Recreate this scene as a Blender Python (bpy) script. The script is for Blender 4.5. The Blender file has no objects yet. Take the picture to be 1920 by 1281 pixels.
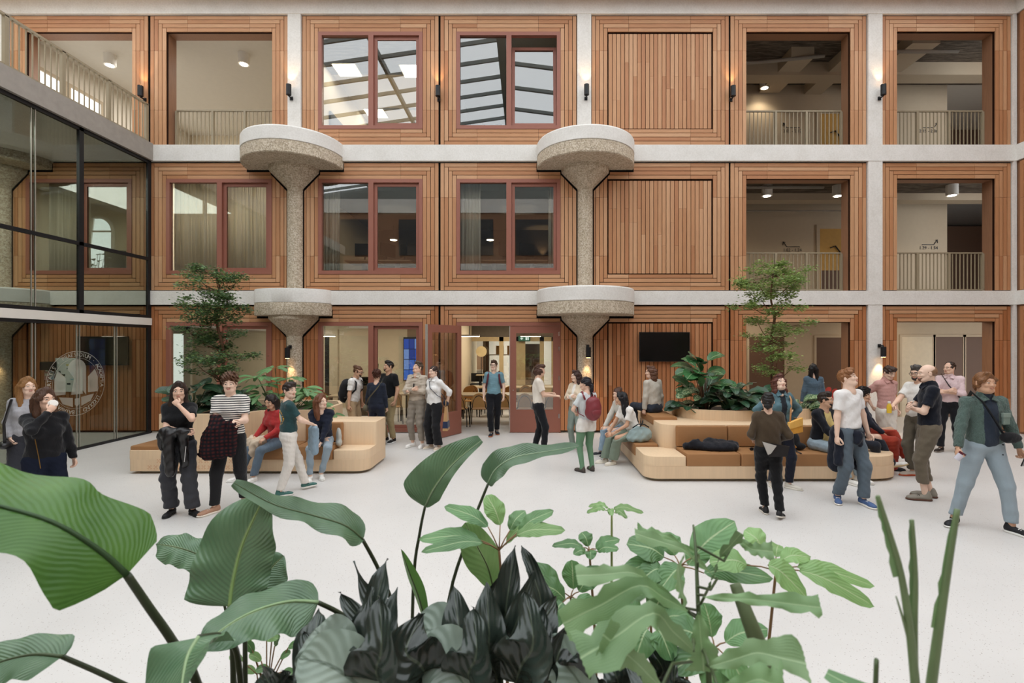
import bpy, math, random
import numpy as np
from mathutils import Vector, Matrix
random.seed(7); np.random.seed(7)
sc = bpy.context.scene
COL = sc.collection
PI = math.pi
D, F, HC, VX, VY = 11.65, 920.0, 2.1, 990.0, 646.0   # facade distance, focal (px), eye height, vanishing point
R = math.radians

# ---------------------------------------------------------------- camera, sky, exposure
cam = bpy.data.cameras.new('camera'); camo = bpy.data.objects.new('camera', cam); COL.objects.link(camo)
camo.location = (0, -D, HC); camo.rotation_euler = (PI/2, 0, 0)
cam.sensor_width = 36; cam.lens = F/1920*36; cam.shift_x = -30/1920; cam.shift_y = 5.5/1920
cam.clip_start = .05; cam.clip_end = 300
cam.dof.use_dof = True; cam.dof.focus_distance = 8.0; cam.dof.aperture_fstop = 4.5
sc.camera = camo
w = bpy.data.worlds.new('overcast_sky'); sc.world = w; w.use_nodes = True
bg = w.node_tree.nodes['Background']; bg.inputs[0].default_value = (.93, .965, 1, 1); bg.inputs[1].default_value = 1.75
vs = sc.view_settings
vs.view_transform = 'Standard'; vs.look = 'None'; vs.gamma = 1; vs.use_curve_mapping = False; vs.exposure = .72
sc.cycles.max_bounces = 8; sc.cycles.transparent_max_bounces = 16; sc.cycles.glossy_bounces = 3
sc.cycles.diffuse_bounces = 4; sc.cycles.caustics_reflective = False; sc.cycles.caustics_refractive = False
sc.cycles.use_denoising = True; sc.cycles.sample_clamp_indirect = 6

def lamp_light(name, kind, loc, energy, color=(1,.85,.65), parent=None, rot=None, **kw):
    l = bpy.data.lights.new(name, kind); l.energy = energy; l.color = color
    for k, v in kw.items(): setattr(l, k, v)
    o = bpy.data.objects.new(name, l); COL.objects.link(o); o.location = loc
    if rot: o.rotation_euler = rot
    if parent: o.parent = parent
    return o

# ---------------------------------------------------------------- pixel helpers (plan measurements)
def fx(px): return (px-VX)*D/F
def fz(py): return HC-(py-VY)*D/F
def at(px, py, d): return Vector(((px-VX)*d/F, d-D, HC-(py-VY)*d/F))
def fl(px, d): return Vector(((px-VX)*d/F, d-D, 0))

# ---------------------------------------------------------------- materials
def lin(c):
    if isinstance(c, str):
        c = [int(c[i:i+2], 16)/255 for i in (0, 2, 4)]
    return tuple((x/12.92 if x <= .04045 else ((x+.055)/1.055)**2.4) for x in c)+(1,)
_M = {}
class NT:
    def __init__(s, name):
        s.m = bpy.data.materials.new(name); s.m.use_nodes = True; s.t = s.m.node_tree; s.n = s.t.nodes; s.l = s.t.links
        s.b = s.n['Principled BSDF']
    def add(s, typ, **kw):
        n = s.n.new(typ)
        for k, v in kw.items():
            if k.startswith('i_'):
                k = k[2:]; n.inputs[int(k) if k.isdigit() else k].default_value = v
            else: setattr(n, k, v)
        return n
    def link(s, a, b): s.l.new(a, b)
    def ramp(s, fac, stops):
        r = s.add('ShaderNodeValToRGB'); e = r.color_ramp.elements
        while len(e) < len(stops): e.new(.5)
        for q, (p, c) in zip(e, stops): q.position = p; q.color = lin(c) if isinstance(c, (str, tuple)) and (isinstance(c, str) or len(c) == 3) else c
        s.link(fac, r.inputs[0]); return r.outputs[0]
    def mix(s, fac, a, b, mode='MIX'):
        m = s.add('ShaderNodeMix', data_type='RGBA', blend_type=mode)
        for i, v in ((0, fac), (6, a), (7, b)):
            if hasattr(v, 'is_linked'): s.link(v, m.inputs[i])
            else: m.inputs[i].default_value = v
        return m.outputs[2]
    def pos(s, scale=(1,1,1), obj=False, rot=(0,0,0)):
        if obj: o = s.add('ShaderNodeTexCoord').outputs['Object']
        else: o = s.add('ShaderNodeNewGeometry').outputs['Position']
        mp = s.add('ShaderNodeMapping'); mp.inputs['Scale'].default_value = scale; mp.inputs['Rotation'].default_value = rot
        s.link(o, mp.inputs[0]); return mp.outputs[0]
    def noise(s, vec, scale=5, detail=3, rough=.5):
        n = s.add('ShaderNodeTexNoise'); n.inputs['Scale'].default_value = scale; n.inputs['Detail'].default_value = detail
        n.inputs['Roughness'].default_value = rough
        s.link(vec, n.inputs['Vector']); return n.outputs['Fac']
    def bump(s, h, strength=.3, dist=.01):
        b = s.add('ShaderNodeBump'); b.inputs['Strength'].default_value = strength; b.inputs['Distance'].default_value = dist
        s.link(h, b.inputs['Height']); s.link(b.outputs[0], s.b.inputs['Normal'])
    def base(s, c):
        if hasattr(c, 'is_linked'): s.link(c, s.b.inputs['Base Color'])
        else: s.b.inputs['Base Color'].default_value = c
    def rough(s, r, spec=.5, metal=0):
        s.b.inputs['Roughness'].default_value = r; s.b.inputs['Specular IOR Level'].default_value = spec; s.b.inputs['Metallic'].default_value = metal

def flat(name, c, rough=.6, metal=0, spec=.4, noise=.06):
    if name in _M: return _M[name]
    t = NT(name); c4 = lin(c)
    n = t.noise(t.pos(obj=True), 9, 3)
    lo = tuple(max(0, x*(1-noise*2)) for x in c4[:3])+(1,); hi = tuple(min(1, x*(1+noise*2)) for x in c4[:3])+(1,)
    t.base(t.mix(n, lo, hi)); t.rough(rough, spec, metal); _M[name] = t.m; return t.m
def cloth(c, bump=.5, scale=14, rough=.85, name=None):
    k = 'cloth_'+(name or (c if isinstance(c, str) else str(c)))
    if k in _M: return _M[k]
    t = NT(k); c4 = lin(c); v = t.pos(obj=True, scale=(1, 1, .45))
    n = t.noise(v, scale, 3, .6); n2 = t.noise(v, scale*.5, 2)
    lo = tuple(x*.82 for x in c4[:3])+(1,); hi = tuple(min(1, x*1.12) for x in c4[:3])+(1,)
    t.base(t.mix(n2, lo, hi)); t.rough(rough, .2); t.bump(n, bump, .03)
    t.b.inputs['Sheen Weight'].default_value = .15
    _M[k] = t.m; return t.m
def emit(name, c, s):
    if name in _M: return _M[name]
    t = NT(name); t.base((0,0,0,1)); t.b.inputs['Emission Color'].default_value = lin(c); t.b.inputs['Emission Strength'].default_value = s
    _M[name] = t.m; return t.m

def wood(name, cols, grain, tint=.3):
    t = NT(name); v = t.pos(scale=grain)
    oi = t.add('ShaderNodeObjectInfo'); va = t.add('ShaderNodeVectorMath', operation='ADD')
    sc3 = t.add('ShaderNodeVectorMath', operation='SCALE'); sc3.inputs['Scale'].default_value = 37
    cmb = t.add('ShaderNodeCombineXYZ'); [t.link(oi.outputs['Random'], cmb.inputs[i]) for i in range(3)]
    t.link(cmb.outputs[0], sc3.inputs[0]); t.link(sc3.outputs[0], va.inputs[0]); t.link(v, va.inputs[1])
    n = t.noise(va.outputs[0], 1, 4, .6)
    c1 = t.ramp(oi.outputs['Random'], [(0, cols[0]), (.35, cols[1]), (.7, cols[2]), (1, cols[3])])
    hsv = t.add('ShaderNodeHueSaturation'); t.link(c1, hsv.inputs['Color'])
    mr = t.add('ShaderNodeMapRange'); t.link(n, mr.inputs[0]); mr.inputs[1].default_value = .3; mr.inputs[2].default_value = .7
    mr.inputs[3].default_value = 1-tint; mr.inputs[4].default_value = 1+tint*.6
    t.link(mr.outputs[0], hsv.inputs['Value']); t.base(hsv.outputs[0]); t.rough(.48, .35); t.bump(n, .08, .005)
    return t.m
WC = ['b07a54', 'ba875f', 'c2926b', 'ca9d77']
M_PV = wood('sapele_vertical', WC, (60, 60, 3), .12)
WC_SHADE = ['a3683f', 'ad7047', 'b87c53', 'c08a62']
M_PV_SHADE = wood('sapele_shaded', WC_SHADE, (60, 60, 3), .15)  # ground-storey copy of the sapele, dimmer light down there put into its colour
M_PH = wood('sapele_horizontal', WC, (3, 60, 60), .12)
M_REV = wood('sapele_reveal', ['8c6449', '8c6449', '946b50', '946b50'], (50, 50, 3), .15)
M_DARK = flat('black_backing', '120f0d', .9, spec=.1); M_BACK = flat('brown_backing', '2b180f', .9, spec=.1)
M_FRAME = flat('red_brown_frame', '955f4f', .45, spec=.4, noise=.02)
M_PALE = wood('pale_oak_veneer', ['e0c3a0', 'e0c3a0', 'e2c6a3', 'e4c8a6'], (30, 30, 1.2), .06)
M_LEATHER = flat('tan_leather', '9c7048', .5, spec=.35, noise=.03)
M_BLACK = flat('black_metal', '16171a', .5, spec=.4)
M_RAIL = flat('beige_steel', '978a72', .5, spec=.4, noise=.02)
M_ALU = flat('aluminium', 'bdb8b0', .4, .5)
M_WHITE = flat('white_paint', 'e6e1d8', .6, noise=.01)
M_CREAM = flat('cream_wall', 'd9cbb2', .8, noise=.02)
M_BEIGE = flat('beige_wall', 'b5a48c', .8, noise=.02)
M_BROWN = flat('brown_door', '5e4534', .6, noise=.03)
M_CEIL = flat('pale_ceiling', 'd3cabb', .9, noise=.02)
M_GREYF = flat('grey_floor', '8d8a85', .5, noise=.05)
M_CHROME = flat('chrome', 'c8c8c8', .2, 1)
def mk_concrete():
    t = NT('concrete'); v = t.pos()
    n = t.noise(v, 2.2, 6, .65); n2 = t.noise(v, 30, 3, .6)
    c = t.ramp(n, [(.3, 'd9d5ce'), (.5, 'e2dfd9'), (.7, 'e8e5e0')])
    t.base(t.mix(.25, c, t.ramp(n2, [(.35, 'c4beb6'), (.6, 'e8e5e0')]))); t.rough(.85, .2); t.bump(n2, .15, .006); return t.m
M_CONC = mk_concrete()
def mk_aggr():
    t = NT('exposed_aggregate'); v = t.pos()
    vo = t.add('ShaderNodeTexVoronoi'); vo.inputs['Scale'].default_value = 42; t.link(v, vo.inputs['Vector'])
    bw = t.add('ShaderNodeRGBToBW'); t.link(vo.outputs['Color'], bw.inputs[0])
    c = t.ramp(bw.outputs[0], [(.1, '978873'), (.4, 'b8a892'), (.65, 'cdbfa9'), (.9, 'ddd3c3')])
    t.base(t.mix(.25, c, t.ramp(t.noise(v, 5, 4), [(.3, 'a0957f'), (.7, 'c8bcab')]))); t.rough(.9, .2); t.bump(vo.outputs['Distance'], .5, .01); return t.m
M_AGGR = mk_aggr()
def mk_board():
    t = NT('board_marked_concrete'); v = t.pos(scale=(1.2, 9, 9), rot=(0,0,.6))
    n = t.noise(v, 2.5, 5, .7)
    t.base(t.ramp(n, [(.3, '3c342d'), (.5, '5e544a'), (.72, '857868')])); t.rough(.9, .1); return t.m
M_BOARD = mk_board()
def mk_terrazzo():
    t = NT('terrazzo'); v = t.pos()
    vo = t.add('ShaderNodeTexVoronoi'); vo.inputs['Scale'].default_value = 55; t.link(v, vo.inputs['Vector'])
    vo2 = t.add('ShaderNodeTexVoronoi'); vo2.inputs['Scale'].default_value = 23; t.link(v, vo2.inputs['Vector'])
    s1 = t.ramp(vo.outputs['Distance'], [(.14, (1,1,1)), (.2, (0,0,0))])
    c = t.ramp(t.noise(v, .8, 4), [(.3, 'cdcac6'), (.7, 'd6d3cf')])
    bw = t.add('ShaderNodeRGBToBW'); t.link(vo.outputs['Color'], bw.inputs[0])
    sp = t.ramp(bw.outputs[0], [(.3, 'd0cbc4'), (.62, 'bdb5ab'), (.8, '8a8178')])
    s2 = t.ramp(vo2.outputs['Distance'], [(.07, (1,1,1)), (.1, (0,0,0))])
    c = t.mix(s1, c, sp); t.base(t.mix(s2, c, lin('a29a92'))); t.rough(.42, .35); return t.m
M_FLOOR = mk_terrazzo()
def mk_glass(name, tint, boost=1.0, rough=0.0):
    t = NT(name); t.n.remove(t.b)
    tr = t.add('ShaderNodeBsdfTransparent'); tr.inputs[0].default_value = tint
    gl = t.add('ShaderNodeBsdfGlossy'); gl.inputs['Roughness'].default_value = rough
    fr = t.add('ShaderNodeLayerWeight'); pw = t.add('ShaderNodeMath', operation='POWER'); pw.inputs[1].default_value = 5   # Schlick
    t.link(fr.outputs['Facing'], pw.inputs[0]); ma = t.add('ShaderNodeMath', operation='MULTIPLY_ADD'); ma.inputs[1].default_value = .96; ma.inputs[2].default_value = .04
    t.link(pw.outputs[0], ma.inputs[0]); mu = t.add('ShaderNodeMath', operation='MULTIPLY', use_clamp=True); mu.inputs[1].default_value = boost
    t.link(ma.outputs[0], mu.inputs[0])
    mx = t.add('ShaderNodeMixShader'); t.link(mu.outputs[0], mx.inputs[0]); t.link(tr.outputs[0], mx.inputs[1]); t.link(gl.outputs[0], mx.inputs[2])
    t.link(mx.outputs[0], t.n['Material Output'].inputs[0]); return t.m
M_GLASS = mk_glass('window_glass', (.9, .91, .89, 1), 3.6)
M_GLASSD = mk_glass('dark_glass', (.6, .645, .62, 1), 1.0)
M_FROST = mk_glass('etched_glass', (.8, .8, .76, 1), 1)
def mk_etch():
    t = NT('etched_print'); tr = t.add('ShaderNodeBsdfTransparent'); t.base(lin('c9c8bc')); t.rough(.9, .1)
    mx = t.add('ShaderNodeMixShader'); mx.inputs[0].default_value = .42
    t.link(tr.outputs[0], mx.inputs[1]); t.link(t.b.outputs[0], mx.inputs[2]); t.link(mx.outputs[0], t.n['Material Output'].inputs[0]); return t.m
M_ETCH = mk_etch()
def mk_curtain():
    t = NT('sheer_curtain'); tr = t.add('ShaderNodeBsdfTranslucent'); tr.inputs[0].default_value = lin('e4ddcc'); t.base(lin('e4ddcf')); t.rough(.95, .1)
    mx = t.add('ShaderNodeMixShader'); mx.inputs[0].default_value = .4
    t.link(t.b.outputs[0], mx.inputs[1]); t.link(tr.outputs[0], mx.inputs[2]); t.link(mx.outputs[0], t.n['Material Output'].inputs[0]); return t.m
M_CURT = mk_curtain()

# ---------------------------------------------------------------- mesh helpers
def tag(o, label=None, cat=None, group=None, kind=None):
    if label: o['label'] = label
    if cat: o['category'] = cat
    if group: o['group'] = group
    if kind: o['kind'] = kind
    return o
def link(o, parent=None):
    COL.objects.link(o)
    if parent: o.parent = parent
    return o
def empty(name, loc=(0,0,0), rz=0, **kw):
    o = bpy.data.objects.new(name, None); link(o); o.location = loc; o.rotation_euler = (0,0,rz); o.empty_display_size = .1
    return tag(o, **kw)
def mesh(name, v, f, mats, parent=None, mi=None, smooth=False, uv=None):
    me = bpy.data.meshes.new(name)
    v = np.asarray(v, dtype=np.float32)
    if isinstance(f, np.ndarray):
        n, k = f.shape
        me.vertices.add(len(v)); me.vertices.foreach_set('co', v.ravel())
        me.loops.add(n*k); me.loops.foreach_set('vertex_index', f.astype(np.int32).ravel())
        me.polygons.add(n); me.polygons.foreach_set('loop_start', np.arange(0, n*k, k, dtype=np.int32))
        me.update(calc_edges=True)
    else: me.from_pydata([tuple(p) for p in v.tolist()], [], f)
    for m in (mats if isinstance(mats, (list, tuple)) else [mats]): me.materials.append(m)
    if mi is not None: me.polygons.foreach_set('material_index', np.asarray(mi, dtype=np.int32))
    if smooth: me.polygons.foreach_set('use_smooth', np.ones(len(me.polygons), dtype=bool))
    if uv is not None:
        l = me.uv_layers.new(name='UVMap'); idx = np.zeros(len(me.loops), dtype=np.int32); me.loops.foreach_get('vertex_index', idx)
        l.data.foreach_set('uv', np.asarray(uv, dtype=np.float32)[idx].ravel())
    me.validate()
    return link(bpy.data.objects.new(name, me), parent)
class MB:
    def __init__(s): s.v = []; s.f = []; s.m = []
    def quadbox(s, P, mi=0):
        n = len(s.v); s.v += [tuple(p) for p in P]
        s.f += [tuple(n+i for i in q) for q in ((0,3,2,1),(4,5,6,7),(0,1,5,4),(1,2,6,5),(2,3,7,6),(3,0,4,7))]; s.m += [mi]*6
        return s
    def box(s, x0, x1, y0, y1, z0, z1, mi=0):
        return s.quadbox([(x0,y0,z0),(x1,y0,z0),(x1,y1,z0),(x0,y1,z0),(x0,y0,z1),(x1,y0,z1),(x1,y1,z1),(x0,y1,z1)], mi)
    def tube(s, pts, rad, n=8, mi=0, cap=True, flat=1.0):
        pts = [Vector(p) for p in pts]
        if not hasattr(rad, '__len__'): rad = [rad]*len(pts)
        b = len(s.v); up = None
        for i, p in enumerate(pts):
            t = (pts[min(i+1, len(pts)-1)]-pts[max(i-1, 0)])
            t = t.normalized() if t.length > 1e-9 else Vector((0,0,1))
            if up is None: up = Vector((0,0,1)) if abs(t.z) < .9 else Vector((0,1,0))
            x = up.cross(t); x = x.normalized() if x.length > 1e-6 else Vector((1,0,0)); y = t.cross(x).normalized(); up = y
            for k in range(n):
                a = 2*PI*k/n; s.v.append(tuple(p+x*(math.cos(a)*rad[i])+y*(math.sin(a)*rad[i]*flat)))
        for i in range(len(pts)-1):
            for k in range(n):
                s.f.append((b+i*n+k, b+i*n+(k+1)%n, b+(i+1)*n+(k+1)%n, b+(i+1)*n+k)); s.m.append(mi)
        if cap:
            s.f.append(tuple(b+k for k in range(n))[::-1]); s.m.append(mi)
            e = b+(len(pts)-1)*n; s.f.append(tuple(e+k for k in range(n))); s.m.append(mi)
        return s
    def cyl(s, p0, p1, r0, r1=None, n=16, mi=0): return s.tube([p0, p1], [r0, r0 if r1 is None else r1], n, mi)
    def prism(s, poly, z0, z1, mi=0, bev=0, mtop=None):
        n = len(poly); b = len(s.v); cx = sum(p[0] for p in poly)/n; cy = sum(p[1] for p in poly)/n
        rings = [(z0, 0), (z1-bev, 0)]+([(z1-bev*.3, bev*.3), (z1, bev)] if bev else [])
        for z, ins in rings:
            for i, (x, y) in enumerate(poly):
                if ins:
                    x0, y0 = poly[i-1]; x1, y1 = poly[(i+1) % n]
                    dx, dy = x1-x0, y1-y0; L = math.hypot(dx, dy) or 1
                    x, y = x-dy/L*ins, y+dx/L*ins
                s.v.append((x, y, z))
        for r in range(len(rings)-1):
            for k in range(n): s.f.append((b+r*n+k, b+r*n+(k+1)%n, b+(r+1)*n+(k+1)%n, b+(r+1)*n+k)); s.m.append(mi)
        s.f.append(tuple(b+k for k in range(n))[::-1]); s.m.append(mi)
        e = b+(len(rings)-1)*n; s.f.append(tuple(e+k for k in range(n))); s.m.append(mi if mtop is None else mtop)
        return s
    def build(s, name, mats, parent=None, smooth=False): return mesh(name, s.v, s.f, mats, parent, s.m, smooth)
def rrect(x0, x1, y0, y1, r, n=6):           # ccw rounded rectangle, r = one radius or (x0y0, x1y0, x1y1, x0y1)
    r = r if hasattr(r, '__len__') else (r,)*4; P = []
    for (cx, cy, a0, q) in ((x0, y0, PI, 0), (x1, y0, 1.5*PI, 1), (x1, y1, 0, 2), (x0, y1, PI/2, 3)):
        rr = r[q]; ox = cx+(rr if q in (0, 3) else -rr); oy = cy+(rr if q in (0, 1) else -rr)
        if rr < 1e-4: P.append((cx, cy)); continue
        for k in range(n+1): a = a0+PI/2*k/n; P.append((ox+rr*math.cos(a), oy+rr*math.sin(a)))
    return P
def box(name, x0, x1, y0, y1, z0, z1, mat, parent=None, **kw):
    return tag(MB().box(x0,x1,y0,y1,z0,z1).build(name, mat, parent), **kw)
def smoothed(o, ang=.6):
    o.data.polygons.foreach_set('use_smooth', np.ones(len(o.data.polygons), dtype=bool))
    try: o.data.set_sharp_from_angle(angle=ang)
    except Exception: pass
    return o
def text(name, body, size, mat, loc, rot=(PI/2,0,0), parent=None, align='CENTER'):
    c = bpy.data.curves.new(name, 'FONT'); c.body = body; c.size = size; c.align_x = align; c.align_y = 'CENTER'; c.extrude = .0015
    c.resolution_u = 2; c.materials.append(mat)
    q = bpy.data.objects.new(name, c); COL.objects.link(q); me = bpy.data.meshes.new_from_object(q); bpy.data.objects.remove(q)
    o = bpy.data.objects.new(name, me); link(o, parent); o.location = loc; o.rotation_euler = rot; return o

# one shared box for every plank: unit cube scaled per object
_unit = {}
def plank(parent, x0, x1, y0, y1, z0, z1, mat, name='plank'):
    me = _unit.get(mat.name)
    if me is None:
        o = MB().box(-.5,.5,-.5,.5,-.5,.5).build('plank', mat); me = o.data; _unit[mat.name] = me; bpy.data.objects.remove(o)
    o = bpy.data.objects.new(name, me); link(o, parent)
    o.location = ((x0+x1)/2, (y0+y1)/2, (z0+z1)/2); o.scale = (x1-x0, y1-y0, z1-z0); return o

# ---------------------------------------------------------------- levels of the building
Z1, Z2, Z3 = 3.37, 6.82, 9.92            # slab tops / top of the third storey
ZF = [0, Z1, Z2]
BAY = {}
GAP = .0125
def bay(n, x0, x1, z0, z1, bottom, w=.0955, hole=None, label='', mv=None):
    """concentric plank surround; returns the inner rectangle"""
    e = empty('trim_%d' % n, (0,0,0), kind='structure', label=label)
    g = GAP/2
    for k in range(4):
        xl, xr, zt = x0+k*w, x1-k*w, z1-k*w
        zb = z0+k*w if bottom else z0
        jz = [zb, z0+(z1-z0)*.27, z0+(z1-z0)*.73, zt]
        for i in range(3):
            for xa in (xl, xr-w):
                plank(e, xa+g, xa+w-g, 0, .03, jz[i]+(g if i == 0 else .0025), jz[i+1]-(g if i == 2 else .0025), mv or M_PV)
        jx = [xl+w, x0+(x1-x0)*.27, x0+(x1-x0)*.72, xr-w]
        for i in range(3):
            for zz in ([zt-w, zb] if bottom else [zt-w]):
                plank(e, jx[i]+(g if i == 0 else .0025), jx[i+1]-(g if i == 2 else .0025), 0, .03, zz+g, zz+w-g, M_PH)
    xi0, xi1, zi1 = x0+4*w, x1-4*w, z1-4*w; zi0 = z0+4*w if bottom else z0
    b = MB(); b.box(x0-.03, xi0+.004, .025, .07, z0-.02, z1+.02); b.box(xi1-.004, x1+.03, .025, .07, z0-.02, z1+.02); b.box(xi0, xi1, .025, .07, zi1-.004, z1+.02)
    if bottom: b.box(xi0, xi1, .025, .07, z0-.02, zi0+.004)
    b.build('backing_board', M_BACK, e)
    return e, xi0, xi1, zi0, zi1
def slats(e, x0, x1, z0, z1, n, y=.03, mv=None):
    wv = (x1-x0)/n; h = z1-z0
    for i in range(n):
        cuts = [0, 1] if random.random() < .2 else [0, random.choice((.3, .42, .55, .7)), 1]
        for a, b in zip(cuts, cuts[1:]):
            plank(e, x0+i*wv+.007, x0+(i+1)*wv-.007, y, y+.03, z0+h*a+.002, z0+h*b-.002, mv or M_PV, 'slat')
    box('backing_board', x0-.05, x1+.05, y+.028, y+.06, z0-.04, z1+.06, M_BACK, e)
def reveal(e, x0, x1, z0, z1, depth=.34):
    box('reveal', x0-.03, x0, .06, depth, z0, z1, M_REV, e); box('reveal', x1, x1+.03, .06, depth, z0, z1, M_REV, e)
    box('reveal', x0, x1, .06, depth, z1, z1+.03, M_REV, e)
WN = [0]
def window(x0, x1, z0, z1, open_sash=0, label=''):
    WN[0] += 1
    e = empty('window_%d' % WN[0], (0,0,0), kind='structure', label=label)
    t, mx = .085, x0+(x1-x0)*.505; y0, y1 = -.012, .10
    b = MB(); b.box(x0, x0+t, y0, y1, z0, z1); b.box(x1-t, x1, y0, y1, z0, z1); b.box(x0+t, x1-t, y0, y1, z1-t, z1); b.box(x0+t, x1-t, y0, y1, z0, z0+t); b.box(mx-.06, mx+.06, y0, y1, z0+t, z1-t)
    b.build('window_frame', M_FRAME, e)
    box('pane', x0+t+.002, mx-.062, .05, .056, z0+t+.002, z1-t-.002, M_GLASS, e)
    s = empty('sash', (0, .045, z0+t)); s.parent = e
    if open_sash: s.rotation_euler = (-open_sash, 0, 0); 
    a, c, ht, u = mx+.063, x1-t-.003, z1-z0-2*t-.004, .075
    if open_sash: ht -= .12
    b = MB(); b.box(a, a+u, 0, .06, 0, ht); b.box(c-u, c, 0, .06, 0, ht); b.box(a+u, c-u, 0, .06, ht-u, ht); b.box(a+u, c-u, 0, .06, 0, u)
    b.build('sash_frame', M_FRAME, s)
    box('pane', a+u, c-u, .02, .026, u, ht-u, M_GLASS, s)
    return e
def railing(x0, x1, y, z, h, n, posts, label, group=None):
    e = tag(empty('railing', ((x0+x1)/2, y, z)), label, 'railing', group); X0, X1 = -(x1-x0)/2, (x1-x0)/2
    box('top_rail', X0, X1, -.025, .025, h-.03, h, M_RAIL, e); box('bottom_rail', X0, X1, -.02, .02, .05, .075, M_RAIL, e)
    b0 = None
    for p in posts: box('post', X0+(X1-X0)*p-.025, X0+(X1-X0)*p+.025, -.03, .03, 0, h-.03, M_RAIL, e)
    for i in range(1, n):
        xx = X0+(X1-X0)*i/n
        if min(abs(i/n-p) for p in posts) < .5/n: continue
        if b0 is None: b0 = MB().box(-.009, .009, -.009, .009, .075, h-.03).build('baluster', M_RAIL, e); b0.location.x = xx
        else: q = b0.copy(); link(q); q.parent = e; q.location.x = xx
    return e
# ---- floor, slabs, beams
box('floor', -13.5, 17, -17, 12.5, -.2, 0, M_FLOOR, kind='structure', label='white speckled terrazzo floor of the atrium')
for i, (za, zb) in enumerate(((3.04, Z1), (6.44, Z2))):
    box('concrete_beam', -13.5, 11.55, -.06, .3, za, zb, M_CONC, kind='structure', label=['pale concrete beam above the ground storey', 'pale concrete beam above the middle storey'][i])
    MB().box(-13.5, 11.55, .05, .29, za-.03, za).build('shadow_gap', M_DARK)['kind'] = 'structure'
    box('floor_slab', -13.5, 17, .3, 12.4, za+.08, zb-.001, M_GREYF, kind='structure')
box('concrete_beam', -13.5, 11.55, -.06, .3, Z3, 10.24, M_CONC, kind='structure', label='pale concrete beam along the top of the facade')
box('ceiling', -13.5, 17, .3, 12.4, 10.0, 10.3, M_CEIL, kind='structure')
box('roof_soffit', -13.5, 11.9, -.45, .3, 10.245, 10.6, wood('pink_soffit', ['c9a48a']*4, (4, 30, 30), .05), kind='structure', label='pinkish soffit under the edge of the glass roof')
# upright concrete piers of the facade
def pier(px0, px1, z0, z1, label):
    box('concrete_pier', fx(px0), fx(px1), -.05, .3, z0, z1, M_CONC, kind='structure', label=label)
pier(541, 565.5, Z2, Z3, 'concrete pier above the smaller left mushroom column'); pier(1082, 1108, Z2, Z3, 'concrete pier above the right mushroom column')
pier(1625.5, 1652, 0, Z3, 'full-height concrete pier between the two right opening bays'); pier(1896.5, 1903, 0, Z3, 'thin concrete corner strip at the right wall')
pier(-1, 17, Z2, Z3, 'concrete pier behind the terrace railing')
for px in (279.5, 823.8, 1368.2):
    for z0, z1 in ((0, 3.03), (Z1, 6.43), (Z2, Z3)):
        MB().box(fx(px)-.03, fx(px)+.03, .02, .06, z0, z1).build('shadow_gap', M_DARK)['kind'] = 'structure'
XB = [(18.5, 277.5), (281.5, 540), (566.5, 822.5), (825.5, 1081), (1109, 1367), (1369.5, 1624.5), (1653, 1895.5)]
WHAT = [['slatted bay with a screen behind the glass wall', 'window bay behind the glass wall', 'open bay behind the terrace railing'],
        ['window bay behind the left planter tree', 'curtained window bay left of the left column', 'open balcony bay left of the upper left column'],
        ['glazed bay beside the open door', 'curtained window bay right of the left column', 'window bay with lit ceiling panels behind'],
        ['double door bay', 'curtained window bay left of the right column', 'window bay mirroring the glass roof'],
        ['slatted bay behind the black screen', 'blind slatted bay of the middle storey', 'blind slatted bay of the top storey'],
        ['doorway bay behind the right planter tree', 'balcony bay behind the crown of the right tree', 'balcony bay left of the full-height pier on top'],
        ['doorway bay by the right wall', 'balcony bay by the right wall in the middle storey', 'balcony bay by the right wall on top']]
RECT = {}; tn = 0
for bi, (pa, pb) in enumerate(XB):
    for s in range(3):
        tn += 1
        z0, z1 = [(0.05, 3.01), (Z1+.015, 6.41), (Z2+.015, Z3-.015)][s]
        opening = (s == 2 and bi in (0, 1)) or bi in (5, 6)
        bottom = not opening and s > 0
        if s == 0 and bi in (5, 6): z0 = 0.0
        e, a, b, c, d = bay(tn, fx(pa), fx(pb), z0, z1, bottom, w=.0955 if bi < 6 else .093, mv=M_PV_SHADE if s == 0 else None, label='wooden plank surround of the '+WHAT[bi][s])
        RECT[bi, s] = (a, b, c, d, e)
        if opening: reveal(e, a, b, c, d)
        elif bi == 4 or (bi == 0 and s == 0):
            slats(e, a+.022, b-.022, c+(.022 if s else .0), d-.03, 25, mv=M_PV_SHADE if s == 0 else None)
        elif not (bi == 3 and s == 0):
            window(a, b, c+(0 if s else -.03), d, .10 if (bi, s) == (3, 2) else 0, 'red-brown framed window in the '+WHAT[bi][s])

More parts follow.
